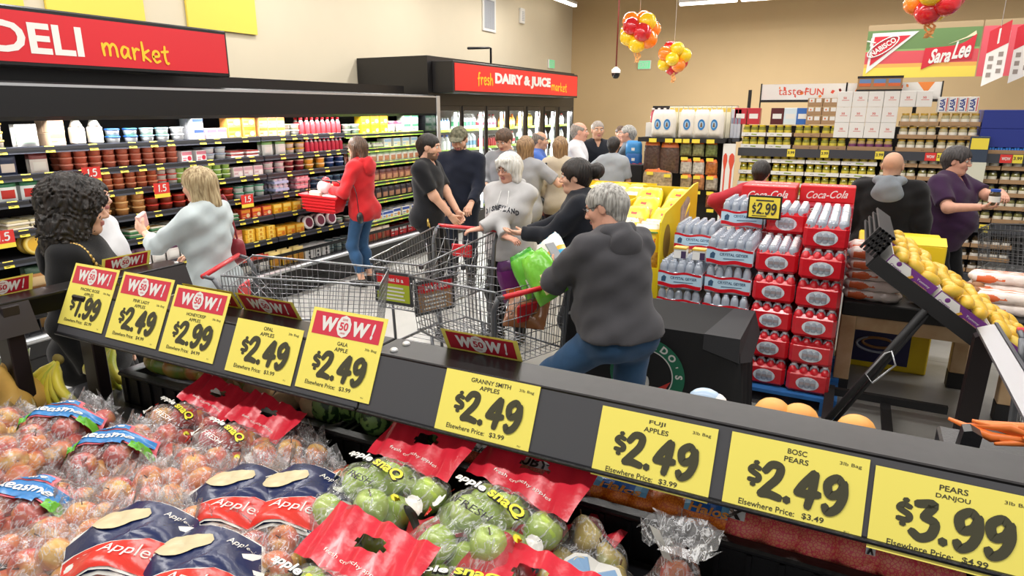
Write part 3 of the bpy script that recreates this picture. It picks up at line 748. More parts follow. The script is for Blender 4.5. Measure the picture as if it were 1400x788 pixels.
# brand banners hung in front of the back wall
YN = 13.0
def back_banner(pl, pr, z0, z1, label, kind):
    x0 = at(pl, 106, Y=YN).x; x1 = at(pr, 106, Y=YN).x; H = z1 - z0; L = (x1 - x0) / 2
    t = thing('hanging_banner', label, 'banner', ((x0 + x1) / 2, YN, z0))
    b = MB()
    if kind == 'p': b.box(-L, L, 0, .03, 0, H, 3)
    else:
        b.box(-L, L, 0, .03, 0, H * .22, 0); b.box(-L, L, 0, .031, H * .22, H * .30, 4); b.box(-L, L, 0, .03, H * .30, H * .56, 1); b.box(-L, L, 0, .03, H * .56, H * .60, 5); b.box(-L, L, 0, .03, H * .60, H, 2)
    b.build('panel', [yellow_p, red_p, green_p, mat('banner_pink', 'E8606C', .5), orange_p, lgreen_p], t)
    u = (1, 0, 0); w = (0, 0, 1)
    if kind == 'n':
        b = MB()
        def tri(a, c, d, y, m): b.add([(a[0], y, a[1]), (c[0], y, c[1]), (d[0], y, d[1])], [(0, 1, 2)], m)
        A, B_, C_ = (-L * .82, H * .95), (L * .85, H * .96), (-L * .9, H * .1)
        tri(A, C_, B_, -.006, 0); g = lambda p: (p[0] * .78 - L * .09, H * .68 + (p[1] - H * .68) * .72)
        tri(g(A), g(C_), g(B_), -.009, 1)
        el = [(.25 * math.cos(a), .09 * math.sin(a)) for a in [2 * PI * i / 24 for i in range(24)]]
        c0 = Vector((-L * .38, -.011, H * .66)); ux = Vector((.8, 0, .55)).normalized(); uz = Vector((-.55, 0, .8)).normalized()
        ring = [c0 + ux * e[0] + uz * e[1] for e in el]; b.tube(ring, .011, 4, 0, closed=True)
        b.text('NABISCO', c0 + Vector((0, -.004, 0)), ux, uz, .085, 0, w=.40, bold=.03); b.text('x', c0 + uz * .17 + ux * -.1, ux, uz, .1, 0)
        b.build('emblem', [white, mat('brand_red', 'D8283A', .4)], t)
    if kind == 's':
        b = MB(); up_ = spline([(-L * .9, H * .16), (-L * .2, H * .32), (L * .8, H * .36)], 6); dn = spline([(L * .85, H * .86), (L * .3, H * .66), (-L * .85, H * .6)], 6)
        poly = [(p[0], -.006, p[1]) for p in up_] + [(p[0], -.006, p[1]) for p in dn]
        b.add(poly, [tuple(range(len(poly)))], 1)
        b.add([(-L * .1, -.004, H * .66), (L * .84, -.004, H * .84), (L * .8, -.004, H * .92), (L * .5, -.004, H * .8)], [(0, 1, 2, 3)], 2)
        b.text('Sara', (-L * .3, -.009, H * .44), (1, 0, .06), w, .22, 0, w=L * .75, bold=.03, shear=.35); b.text('Lee', (L * .42, -.009, H * .55), (1, 0, .1), w, .26, 0, w=L * .62, bold=.03, shear=.35)
        b.build('emblem', [white, mat('brand_red', 'D8283A', .4), mat('cream', 'F4E6BE')], t)
    if kind == 'p':
        b = MB(); b.text('40', (L * .12, -.006, H * .40), u, w, .34, 0, bold=.03, shear=.2); b.text('Save', (L * .3, -.006, H * .75), u, w, .18, 0, bold=.02, shear=.3); b.build('lettering', white, t)
    b = MB(); b.box(-L, L, .0, .03, H + .0, H + .09, 0); b.build('hanging_rail', mat('rail_tan', 'B29A76', .6), t)
zb, zt = at(1250, 106, Y=YN).z, at(1250, 40, Y=YN).z
back_banner(1179, 1253, zb, zt, 'striped banner with white and red triangle emblem on the back wall', 'n')
back_banner(1253, 1332, zb, zt, 'striped banner with red wave and script lettering on the back wall', 's')
back_banner(1334, 1470, zb, zt, 'plain pink banner at the right edge with white lettering', 'p')
for px, py, lab in ((1362, 75, 'white and red paper sign hanging on a string before the pink banner'), (1400, 70, 'grey paper sign cut by right edge before the pink banner')):
    p = at(px, py, Y=9.5); t = thing('aisle_sign', lab, 'hanging sign', p, R(-38)); b = MB(); b.add([(-.11, 0, -.34), (.11, 0, -.24), (.11, 0, .36), (-.11, 0, .26)], [(0, 1, 2, 3)], 0)
    b.add([(-.11, -.002, .02), (.11, -.002, .12), (.11, -.002, .36), (-.11, -.002, .26)], [(0, 1, 2, 3)], 1); b.text('1', (0, -.004, .2), (1, 0, .4), (0, 0, 1), .16, 0)
    for i in range(3):
        for sx in (-.05, .05): b.box(sx - .025, sx + .025, -.003, -.001, -.22 + i * .09 + sx * .4, -.17 + i * .09 + sx * .4, 2)
    b.box(-.11, .11, .001, .004, -.2, .25, 0); b.build('card', [white, mat('brand_red', 'D8283A'), mat('icon_grey', '9A8F88')], t)
    b = MB(); b.tube([(0, 0, .3), (0, 0, CEIL - p.z)], .003, 4); b.build('string', white, t)

# camera dome on a pipe, balloon clusters
p = at(842, 100, Y=13.5); t = thing('security_camera', 'white dome camera at the end of a thin red ceiling pipe', 'security camera', p)
b = MB(); b.lathe([(.0, -.11), (.05, -.1), (.08, -.05), (.085, 0)], 14, 1); b.lathe([(.09, 0), (.095, .06), (.05, .1), (.02, .12)], 14, 0); b.build('dome', [white, dark], t)
b = MB(); b.tube([(0, 0, .1), (.02, 0, CEIL - p.z)], .016, 8); b.build('pipe', mat('pipe_red', '7A2E22', .5), t)
bal = {c: mat('balloon_' + c, h_, .18, spec=.6, coat=.4) for c, h_ in (('red', 'D5232B'), ('orange', 'FF8A24'), ('yellow', 'FFD21F'))}
def balloons(loc, rad, cols, label, seed, string=True):
    rr = random.Random(seed); t = thing('balloon_cluster', label, 'balloons', loc, 0, 'balloon clusters')
    for k, c in enumerate(cols):
        n = len(cols); z = 1 - 2 * (k + .5) / n; a = k * 2.4 + seed; q = math.sqrt(1 - z * z); d = Vector((q * math.cos(a), q * math.sin(a), z)); s_ = rr.uniform(.92, 1.05)
        b = MB(Matrix.Translation(d * rad * .62) @ d.to_track_quat('Z', 'Y').to_matrix().to_4x4())
        r_ = rad * .46 * s_; b.lathe([(.004, -r_ * 1.25), (r_ * .12, -r_ * 1.12), (r_ * .6, -r_ * .75), (r_ * .95, -r_ * .2), (r_, .15 * r_), (r_ * .85, r_ * .6), (r_ * .45, r_ * .95), (.001, r_ * 1.08)], 14)
        b.build('balloon', bal[c], t)
    b = MB()
    for k in range(4):
        x = rr.uniform(-.05, .05); pts = [(x * .3, 0, -rad * .8)]
        for j in range(1, 6): pts.append((x + .03 * math.sin(j * 2 + k), .03 * math.cos(j * 2.3 + k), -rad * .8 - j * rad * .14))
        for a_, c_ in zip(pts[:-1], pts[1:]): b.add([(a_[0] - .012, a_[1], a_[2]), (a_[0] + .012, a_[1], a_[2]), (c_[0] + .012, c_[1], c_[2]), (c_[0] - .012, c_[1], c_[2])], [(0, 1, 2, 3)], 0)
    b.build('ribbon', mat('ribbon_peach', 'F5B877', .4), t)
    if string: b = MB(); b.tube([(0, 0, rad * .8), (0, 0, CEIL - loc[2] - .03)], .004, 4); b.build('string', white, t)
Yb = 12.0
rad = 25 / 900 * 12.4
balloons(at(874, 43, Y=Yb), rad, ['orange', 'orange', 'yellow', 'yellow', 'red', 'orange', 'yellow', 'red', 'orange', 'yellow', 'orange', 'red', 'yellow'], 'round cluster of yellow, orange and red balloons left of strip lamp', 1)
balloons(at(921, 79, Y=Yb), rad * .8, ['red', 'yellow', 'red', 'orange', 'yellow', 'red', 'yellow', 'red', 'yellow', 'orange', 'red'], 'smaller balloon cluster hanging lower, right of the exit sign', 3)
balloons(at(1281, -8, Y=8.0), 28 / 900 * 8.5, ['red', 'red', 'yellow', 'orange', 'red', 'yellow', 'red', 'orange', 'red', 'yellow', 'red'], 'red and yellow balloon cluster cut by the top edge above the striped banners', 5)
# ------------------------------------------------------------------ deli cooler along the left wall
deli_black = mat('cooler_black', '141416', .3, spec=.5); deli_in = mat('cooler_inner', '2A2A2D', .5); steel = mat('steel_lip', 'A9ACB0', .3, .8); silver = mat('silver_trim', 'C9CBCE', .3, .7)
rail_m = mat('price_rail', '3B3E4A', .4); tag_y = mat('tag_yellow', 'F5E04A', .5); tag_r = mat('tag_red', 'E23A33', .5); rail_lime = mat('price_rail_lime', 'A8D24A', .4)
ink = mat('ink_dark', '3A3A34', .6)
SH = [1.74, 1.54, 1.35, 1.13, .92, .67]        # shelf-front heights, then the lower deck
XF = {1.74: -5.62, 1.54: -5.58, 1.35: -5.55, 1.13: -5.52, .92: -5.5, .67: -5.48}
XBK = -6.12
def cooler_case(y0, y1, zs, label, lime=False, seed=0, ends=(False, False)):
    t = thing('deli_case', label, 'refrigerated case', (0, y0, 0), 0, 'refrigerated case units'); L = y1 - y0; rr = random.Random(seed)
    b = MB(); b.box(-6.35, -5.42, 0, L, 0, .16, 0); b.box(-6.35, -5.36, 0, L, .16, .31, 0, .02); b.box(-5.40, -5.345, 0, L, .29, .335, 1, .012); b.box(-6.35, -6.15, 0, L, .3, 2.2, 2)
    b.box(-6.15, -5.42, 0, L, .30, .325, 2); b.build('base', [deli_black, silver, deli_in], t)
    b = MB(); b.prism([(-6.35, 2.06), (-5.62, 2.0), (-5.47, 1.94), (-5.44, 1.92), (-5.40, 1.95), (-5.40, 2.17), (-5.44, 2.2), (-6.35, 2.2)], 0, L, 0)
    b.M = Matrix.Identity(4); vv = [(x, z_, y_) for x, y_, z_ in b.v]; b.v = vv; b.f = [f[::-1] for f in b.f]
    b.box(-5.44, -5.398, 0, L, 2.165, 2.185, 1); b.box(-6.35, -5.95, 0, L, 2.2, 2.33, 0); b.build('canopy', [deli_black, silver], t)
    lt = MB(); lt.box(-5.60, -5.56, .05, L - .05, 1.988, 2.006); lt.build('light_tube', mat('case_lamp', 'FFFFFF', .5, emit=4), t)
    area_light('deli_case_lamp', (-5.58, (y0 + y1) / 2, 1.97), (0, R(-28), 0), .06, L * .95, 27 * L, (1, .98, .95))
    for z in zs:
        xf = -5.5 - .12 * (z - .67) / 1.07
        s = MB(); s.box(XBK, xf, .01, L - .01, z - .045, z - .02); sh = s.build('shelf', deli_in, t)
        s = MB(); s.add([(xf, .01, z - .065), (xf, L - .01, z - .065), (xf - .015, L - .01, z - .012), (xf - .015, .01, z - .012)], [(0, 1, 2, 3)], 0); s.box(xf - .03, xf - .012, .01, L - .01, z - .06, z - .014); s.build('price_rail', rail_lime if lime else rail_m, sh)
        y = .12 + rr.random() * .2; n = 0
        while y < L - .12:
            s = MB(); w = .035; s.add([(xf + .003, y - w, z - .064), (xf + .003, y + w, z - .064), (xf - .011, y + w, z - .014), (xf - .011, y - w, z - .014)], [(0, 1, 2, 3)], 0)
            for i in range(3):
                zz = z - .054 + .013 * i; xx = xf + .004 - .0035 * i; s.add([(xx, y - w * .6, zz), (xx, y + w * (.1 + .2 * i), zz), (xx - .0012, y + w * (.1 + .2 * i), zz + .005), (xx - .0012, y - w * .6, zz + .005)], [(0, 1, 2, 3)], 1)
            s.build('price_tag', [tag_y, ink], sh); y += rr.choice((.17, .2, .26, .34)); n += 1
    # wire front fence of the lower deck
    f = MB(); f.box(-5.47, -5.462, 0, L, .44, .452, 0); f.box(-5.475, -5.458, 0, L, .455, .475, 0)
    y = .05
    while y < L: f.box(-5.468, -5.463, y, y + .006, .325, .45, 0); y += .09
    f.build('front_fence', deli_black, t)
    if ends[1]:
        e = MB(); e.box(-6.35, -5.40, L, L + .09, 0, 2.2, 0, .02); e.box(-5.405, -5.39, L - .0, L + .09, .3, 2.19, 1, .005); e.build('end_panel', [mat('cooler_mirror_black', '0D0D10', .12, spec=.7), silver], t)
    return t
c1 = cooler_case(1.6, 5.13, SH, 'long black deli case with open shelves beneath the large red sign', seed=1)
c2 = cooler_case(5.13, 6.45, SH, 'short black deli case between the long one and the lime-railed one', seed=2)
ZS3 = [1.72, 1.53, 1.34, 1.10, .87, .60]
c3 = cooler_case(6.45, 8.15, ZS3, 'black deli case with lime green shelf rails beside the dairy cooler', lime=True, seed=3, ends=(0, 1))
# the long red sign over the case
t = thing('deli_sign', 'long red illuminated sign reading DELI market above the case', 'sign', (-5.46, 0, 2.3))
y1 = at(314, 80, X=-5.45).y; y0 = 1.1
b = MB(); b.box(-.22, 0, y0, y1, .0, .42, 0, .012); b.build('frame', deli_black, t)
b = MB(); b.box(-.0, .006, y0 + .03, y1 - .03, .035, .385, 0); b.build('face', dred, t)
b = MB(); yd0, yd1 = at(-8, 60, X=-5.45).y, at(118, 66, X=-5.45).y
b.text('DELI', (.009, (yd0 + yd1) / 2 - .02, .205), (0, 1, 0), (0, 0, 1), .215, 0, w=yd1 - yd0, bold=.028); b.build('lettering', white, t)
b = MB(); ym0, ym1 = at(139, 70, X=-5.45).y, at(231, 76, X=-5.45).y
b.brush('market', (.009, (ym0 + ym1) / 2, .175), (0, 1, -.06), (0, 0, 1), .15, 0, thick=.12, w=ym1 - ym0); b.build('script_lettering', dyel, t)

# ------------------------------------------------------------------ packaged goods (one of each kind, then copies)
PM = lambda c, r=.35: mat('pack_' + c, c, r, spec=.5)
def lblbox(b, w, d, h, cols, z=0, win=True):
    """a printed carton: body, band and a round picture"""
    b.box(-w / 2, w / 2, -d / 2, d / 2, z, z + h, 0, .003)
    x = w / 2 + .0008
def proto(kind, cols, rr):
    """mesh of a packaged product standing at the origin, front towards -Y; returns (MB, width, depth, height)"""
    b = MB(); k = kind
    if k == 'carton' or k == 'bigcarton':
        w, d, h = (.115, .09, .10) if k == 'carton' else (.16, .12, .115)
        b.box(-w / 2, w / 2, -d / 2, d / 2, 0, h, 0, .003); y = -d / 2 - .0008
        b.flat([(-w * .47, y, h * .62), (w * .47, y, h * .62), (w * .47, y, h * .92), (-w * .47, y, h * .92)], 1)
        el = [(w * .2 + w * .2 * math.cos(a), y, h * .32 + h * .22 * math.sin(a)) for a in [2 * PI * i / 10 for i in range(10)]]; b.flat(el, 2)
        b.flat([(-w * .42, y, h * .3), (-w * .05, y, h * .3), (-w * .05, y, h * .4), (-w * .42, y, h * .4)], 1)
        b.flat([(-w * .42, y, h * .12), (-w * .12, y, h * .12), (-w * .12, y, h * .2), (-w * .42, y, h * .2)], 2)
        z = h + .0006; b.flat([(-w * .3, -d * .3, z), (w * .3, -d * .3, z), (w * .3, d * .1, z), (-w * .3, d * .1, z)], 1)
        return b, w, d, h
    if k in ('tub', 'tubs2', 'tubs3', 'minitub3'):
        n = {'tub': 1, 'tubs2': 2, 'tubs3': 3, 'minitub3': 4}[k]; r, h = (.058, .062) if k != 'minitub3' else (.042, .045)
        for i in range(n):
            z = i * h; b.lathe([(r * .84, z), (r * .93, z + h * .7), (r * .94, z + h * .72), (r * 1.02, z + h * .73), (r * 1.03, z + h * .92), (r * .9, z + h * .97), (r * .2, z + h * .97)], 12, ms=[0, 0, 1, 1, 1, 2])
        return b, 2.1 * r, 2.1 * r, n * h
    if k == 'bottle':
        h = .19; b.lathe([(.03, 0), (.034, .01), (.034, .11), (.026, .14), (.015, .155), (.015, .165), (.019, .166), (.019, .19), (.005, .191)], 10, ms=[0, 1, 1, 0, 0, 2, 2, 2]); return b, .075, .075, h
    if k == 'jug':
        h = .24; b.box(-.05, .05, -.045, .045, 0, .15, 0, .015); b.box(-.0505, .0505, -.0455, .0455, .04, .12, 1, .014); b.lathe([(.048, .15), (.03, .195), (.018, .21), (.018, .215)], 10, 0); b.lathe([(.02, .215), (.02, .238), (.005, .239)], 10, 2); return b, .11, .1, h
    if k == 'milk':
        h = .25; b.box(-.045, .045, -.045, .045, 0, .185, 0, .003); b.box(-.0455, .0455, -.0455, .0455, .05, .13, 1, .003)
        b.add([(-.045, -.045, .185), (.045, -.045, .185), (.045, .045, .185), (-.045, .045, .185), (-.045, 0, .235), (.045, 0, .235)], [(0, 1, 5, 4), (2, 3, 4, 5), (1, 2, 5), (3, 0, 4)], 0); b.box(-.045, .045, -.004, .004, .23, .25, 2); return b, .095, .095, h
    if k in ('pouch', 'slices', 'shred'):
        w, h, d = (.15, .17, .05) if k != 'slices' else (.13, .15, .035)
        n = 7; vs = []; fs = []
        for sgn in (1, -1):
            for j in range(n + 1):
                for i in range(n + 1):
                    u, v = i / n * 2 - 1, j / n * 2 - 1; bul = (max(0, (1 - abs(u) ** 2.5) * (1 - abs(v) ** 3))) ** .6
                    vs.append((u * w / 2 * (1 - .04 * abs(v) * 0), -sgn * (bul * d / 2 + .001), h / 2 + v * h / 2))
        N = (n + 1) ** 2
        for q in range(2):
            for j in range(n):
                for i in range(n):
                    a = q * N + j * (n + 1) + i; f = (a, a + 1, a + n + 2, a + n + 1); m = 0
                    if j >= n - 2: m = 1
                    elif q == 0 and 1 <= j <= 3 and 1 <= i <= n - 2: m = 2
                    b.add([vs[x] for x in (f if q == 0 else f[::-1])], [(0, 1, 2, 3)], m, True)
        b.M = Matrix.Identity(4); return b, w * .98, d + .015, h
    if k in ('tray', 'wedge'):
        w, d, h = .17, .15, .035
        b.box(-w / 2, w / 2, -d / 2, d / 2, 0, h * .6, 0, .008); b.box(-w / 2 + .006, w / 2 - .006, -d / 2 + .006, d / 2 - .006, h * .55, h, 1, .01); b.box(-w * .28, w * .28, -d * .2, d * .25, h, h + .001, 2); return b, w, d, h
    if k in ('egg', 'block'):
        w, d, h = .12, .07, .045; b.box(-w / 2, w / 2, -d / 2, d / 2, 0, h, 0, .004); b.box(-w * .3, w * .3, -d / 2 - .001, d / 2 + .001, .003, h + .001, 1, .003); b.box(-w * .12, w * .12, -d / 2 - .002, -d / 2, .01, h * .8, 2); return b, w, d, h
    if k == 'sixpack':
        for i in range(3):
            for j in range(2): b.lathe([(.026, 0), (.032, .07), (.034, .072), (.034, .078), (.01, .078)], 9, c=((i - 1) * .068, (j - .5) * .068, 0), ms=[0, 2, 2, 2])
        b.box(-.1, .1, -.068, .068, .022, .05, 1, .002); return b, .205, .14, .08
    if k == 'wheel':
        b.M = Matrix.Rotation(R(78), 4, 'X'); b.lathe([(.07, 0), (.08, .01), (.08, .03), (.07, .04), (.055, .0405), (.02, .041)], 18, ms=[0, 0, 0, 1, 2]); b.M = Matrix.Identity(4)
        b.v = [(x, y + .0, z + .082) for x, y, z in b.v]; return b, .165, .08, .16
    raise KeyError(k)
_PC = {}
def get_proto(kind, cols, rr=rnd):
    key = (kind, cols)
    if key not in _PC:
        b, w, d, h = proto(kind, cols, rr); me = bpy.data.meshes.new(kind); me.from_pydata(b.v, [], b.f)
        for c in cols: me.materials.append(PM(c))
        me.polygons.foreach_set('material_index', b.m); me.polygons.foreach_set('use_smooth', b.s); me.update(); weld(me); _PC[key] = (me, w, d, h)
    return _PC[key]
NAMES = {'carton': 'food_carton', 'bigcarton': 'food_carton', 'tub': 'food_tub', 'tubs2': 'tub_stack', 'tubs3': 'tub_stack', 'minitub3': 'tub_stack', 'bottle': 'drink_bottle', 'jug': 'drink_jug', 'milk': 'milk_carton', 'pouch': 'food_pouch', 'slices': 'slice_pack', 'shred': 'cheese_pouch', 'tray': 'food_tray', 'wedge': 'cheese_tray', 'egg': 'butter_block', 'block': 'cheese_block', 'sixpack': 'yogurt_pack', 'wheel': 'cheese_tub'}
def stand(kind, cols, loc, rz, label, cat, group):
    me, w, d, h = get_proto(kind, cols)
    o = bpy.data.objects.new(NAMES.get(kind, kind), me); link(o, None, loc, (0, 0, rz)); tag(o, label, cat, group); return o
def fill_run(y0, y1, x, z, kind, cols, label, cat, group, rows=1, stack=1, jit=.004, rr=rnd, rz=PI / 2, gap=.006, sc=1.):
    """a run of one product along a shelf of the left wall, fronts to +X"""
    me, w, d, h = get_proto(kind, cols); w, d, h = w * sc, d * sc, h * sc; out = []; n_ = max(1, int((y1 - y0 + .03) / (w + gap))); stp = (y1 - y0 + .02) / n_
    for q_ in range(n_):
        y = y0 + stp * (q_ + .5)
        for r_ in range(rows):
            nst = stack if isinstance(stack, int) else rr.choice(stack)
            for k in range(nst):
                o = stand(kind, cols, (x - d / 2 - r_ * (d + .005) - rr.random() * jit, y + rr.uniform(-jit, jit) * .5, z + k * (h + .0008)), rz + rr.uniform(-.05, .05), label, cat, group)
                o.scale = (sc, sc, sc); out.append(o)
    return out
WORDS = {'tub': 'tub', 'tubs2': 'pair of stacked tubs', 'tubs3': 'stack of three tubs', 'minitub3': 'stack of small cups', 'carton': 'carton', 'bigcarton': 'large carton', 'bottle': 'bottle', 'jug': 'jug', 'milk': 'gable-top carton', 'pouch': 'pouch', 'slices': 'slice pack', 'shred': 'pouch', 'tray': 'flat tray', 'wedge': 'flat tray', 'egg': 'block', 'block': 'block', 'sixpack': 'six-cup yogurt pack', 'wheel': 'round tub'}
ORD = ['top', 'second', 'third', 'fourth', 'fifth', 'sixth', 'bottom']
# what stands where: per shelf a list of (y0, y1, kind, colours, words, rows, stack)
DELI = {
 0: [(2.6, 2.78, 'tubs3', ('E9D9C8', 'C9A24A', 'D7532E'), 'cream', 1, 1), (2.8, 3.0, 'pouch', ('F2F2EE', 'E8ECEA', 'C5D8C9'), 'white', 1, 1), (3.02, 3.2, 'carton', ('EBC9A8', 'E6A070', 'F5E6D0'), 'peach', 1, 2), (3.22, 3.5, 'jug', ('F6F1E6', 'F7EFD8', 'E3B62B'), 'white yellow-capped', 1, 1),
     (3.52, 3.82, 'tub', ('F4F6F8', '2F63B8', '3C9A5E'), 'white blue-lidded', 1, 2), (3.84, 4.12, 'tubs2', ('F2F4F2', '8FB7C9', '3C9A5E'), 'pale green-marked', 1, 1), (4.12, 4.3, 'tub', ('F6F6F6', 'F2F2F4', 'BFD3DF'), 'plain white', 1, 2), (4.3, 4.5, 'carton', ('F3F4FA', '3A4FC0', 'F3F4FA'), 'white and blue', 1, 2), (4.5, 4.72, 'carton', ('F0DDE4', 'C96A8A', 'F7F0F2'), 'pink', 1, 1),
     (4.74, 5.1, 'bigcarton', ('F2B45C', 'E38A2A', 'FBE7C8'), 'orange', 1, 2), (5.15, 5.5, 'carton', ('F2C48A', 'E07F3A', 'FAEEDB'), 'amber', 1, 2), (5.5, 5.75, 'tub', ('F1EFE4', 'D9D2B0', '7BA35A'), 'ivory', 1, 2), (5.75, 6.43, 'bottle', ('F4EFEA', 'E24A52', 'D4202E'), 'white red-capped', 2, 1),
     (6.5, 6.8, 'tub', ('CFE3D5', 'E9EFEA', '5FA37A'), 'mint', 1, 2), (6.8, 7.35, 'bigcarton', ('F3C531', 'E79A1F', 'F7E5A0'), 'yellow', 1, 2), (7.35, 7.7, 'slices', ('E8E0DA', '7A3550', 'F4F0EC'), 'plum-topped', 1, 1), (7.7, 8.05, 'bigcarton', ('CFE6D2', '4E9C6B', 'F5F7F2'), 'pale green', 1, 2)],
 1: [(2.6, 2.82, 'slices', ('27304A', '27304A', 'E8D8C8'), 'navy', 2, 1), (2.82, 3.05, 'slices', ('DED2C6', '7A2F2A', 'E9E2D6'), 'white', 2, 1), (3.1, 4.15, 'tubs3', ('C3654A', 'D98A72', 'E6B09A'), 'terracotta hummus', 2, 1), (4.15, 4.45, 'carton', ('F4F0EE', 'E58A9A', 'D5344A'), 'white and pink', 1, 2), (4.45, 4.7, 'tub', ('F5F5F2', 'B9C7DA', 'C96A8A'), 'white', 2, 2), (4.72, 5.1, 'tray', ('F4EEE9', 'D95A55', 'F3E3DA'), 'white red-centred', 2, 2),
     (5.15, 5.5, 'pouch', ('ECECE4', '7FB25E', 'F6F6EE'), 'green-topped', 2, 1), (5.5, 5.8, 'tub', ('F3EADA', 'E5B34A', 'D88F2A'), 'cream and gold', 2, 2), (5.8, 6.42, 'bottle', ('F1E9EC', 'D0384F', 'C2263E'), 'small red-capped', 2, 1), (6.5, 7.2, 'sixpack', ('F2F1ED', 'E7E3DA', '8AB35E'), 'white', 2, 2), (7.2, 8.0, 'bigcarton', ('F5F3EC', 'A7CFE8', 'F2E9C0'), 'white and sky blue', 1, 1)],
 2: [(2.6, 3.05, 'slices', ('E9EDE8', '2F7A50', 'C8372E'), 'white and green', 2, 1), (3.08, 3.9, 'tubs3', ('B9603E', 'D08A64', 'E2B392'), 'brown hummus', 2, 1), (3.9, 4.1, 'tubs3', ('D5D0C4', 'C9362C', 'F0E2D4'), 'red-lidded dip', 2, 1), (4.1, 4.7, 'tubs3', ('A9CE62', 'DDE8C2', '7FB23A'), 'lime guacamole', 2, 1), (4.72, 5.1, 'carton', ('F1DEDC', 'D7A8B0', 'F8F2F0'), 'rose', 2, 1),
     (5.15, 5.45, 'tubs2', ('F2EEE8', 'D89AA6', 'E9C8CC'), 'pink-lidded', 2, 1), (5.45, 5.75, 'tubs2', ('8A2F34', 'D8B8A8', '6E2026'), 'burgundy', 2, 1), (5.75, 6.1, 'tubs2', ('F0C04A', 'F1DFA8', 'E09A2A'), 'golden', 2, 1), (6.1, 6.43, 'tubs2', ('2B4C86', 'A9BDDC', '3A5A9A'), 'navy', 2, 1), (6.5, 8.0, 'pouch', ('E9E3D6', 'A3BF9A', 'C98A6A'), 'cream', 2, 1)],
 3: [(2.6, 3.1, 'wedge', ('EFE6D2', 'E5D7A8', 'F6F0DC'), 'pale cheese', 2, 2), (3.3, 3.75, 'tubs3', ('C98A4E', 'D9A86A', 'E9CB9A'), 'tan dip', 2, 1), (3.75, 4.7, 'tubs2', ('8E3A24', 'D23A30', 'B9562E'), 'red-lidded salsa', 2, 1), (4.72, 5.1, 'tub', ('E3ECE6', '3F8A68', 'F4F4F0'), 'green-lidded', 2, 2),
     (5.15, 5.5, 'sixpack', ('F4F0F4', 'B9C2E6', 'E9C0CF'), 'lilac', 2, 2), (5.5, 5.8, 'sixpack', ('F6E3E6', 'E59AA8', 'D85A6A'), 'pink', 2, 2), (5.8, 6.43, 'tubs2', ('27405A', '3E6A86', 'D8E2E6'), 'dark blue', 2, 1), (6.5, 8.0, 'slices', ('8E5A4A', '5A2E2A', 'C98E6E'), 'dark red bacon', 2, 1)],
 4: [(2.65, 3.1, 'wheel', ('E8C24A', 'F0D77A', 'E2B02F'), 'yellow', 1, 1), (3.15, 3.4, 'wheel', ('EDE9E2', 'F5F3EE', 'C98A5A'), 'white', 1, 1), (3.5, 4.7, 'wedge', ('3E7A4A', 'E8E2CE', 'B98A3A'), 'green-edged salad', 2, 2), (4.72, 5.12, 'carton', ('D64A32', 'F0A03C', 'F3D9A8'), 'red and orange', 2, 2),
     (5.15, 5.55, 'carton', ('F1B52A', 'F6D66E', 'D9822A'), 'yellow', 2, 2), (5.55, 6.43, 'tubs2', ('C99A6E', 'E5C7A2', 'B9764E'), 'caramel', 2, 1), (6.5, 8.0, 'slices', ('3A3034', '2A2226', 'A8785E'), 'black', 2, 1)],
 5: [(2.65, 3.3, 'shred', ('B9824E', '31503A', 'D8B98A'), 'green-topped', 2, 1), (3.4, 4.1, 'slices', ('E9E2DC', '5A3550', 'F2EEE8'), 'white plum-topped', 2, 1), (4.1, 4.7, 'slices', ('D98E72', 'B9604E', 'E9B9A0'), 'pink ham', 2, 1), (4.72, 5.12, 'egg', ('F0B52E', 'F7D768', 'D9962A'), 'yellow', 3, 3),
     (5.15, 5.55, 'carton', ('F0A72A', 'F5CF5E', 'D9762A'), 'orange-yellow', 2, 1), (5.55, 6.1, 'wheel', ('F1ECEC', 'F6F4F2', '7A2A44'), 'white maroon-centred', 1, 1), (6.1, 6.43, 'tub', ('E8E6DE', '4E7A5A', 'F1EFE8'), 'green-lidded', 2, 1), (6.5, 7.2, 'carton', ('D8DCE6', '2F4FA0', 'E0A85A'), 'blue and white', 2, 1), (7.2, 8.0, 'bigcarton', ('E9E4DA', '2B4C9A', 'C98A4A'), 'white and blue', 2, 1)],
 6: [(2.7, 3.4, 'shred', ('C99A5E', '6A3A2A', 'E3C08A'), 'brown-topped', 2, 1), (3.4, 4.4, 'block', ('E8DCC2', 'F2ECDC', 'B9604E'), 'ivory', 3, 2), (4.42, 5.0, 'pouch', ('F0EAE4', 'D8482E', 'F4F0EA'), 'white red-topped', 2, 1), (5.0, 5.5, 'pouch', ('F2C24E', 'F7DC8A', 'E59A2E'), 'yellow', 2, 1), (5.5, 5.9, 'egg', ('F4F2EE', 'E9E7E2', '3A3A3A'), 'white', 3, 3), (5.9, 6.43, 'tubs2', ('B9C7C2', '5E7A7E', 'E8ECEA'), 'grey-green', 2, 1), (6.5, 7.1, 'pouch', ('B98A6A', 'E9D3B8', 'C9503A'), 'tan', 2, 1), (7.1, 8.05, 'bigcarton', ('C9262B', 'F4EDEA', 'D9363A'), 'red', 2, 2)],
}
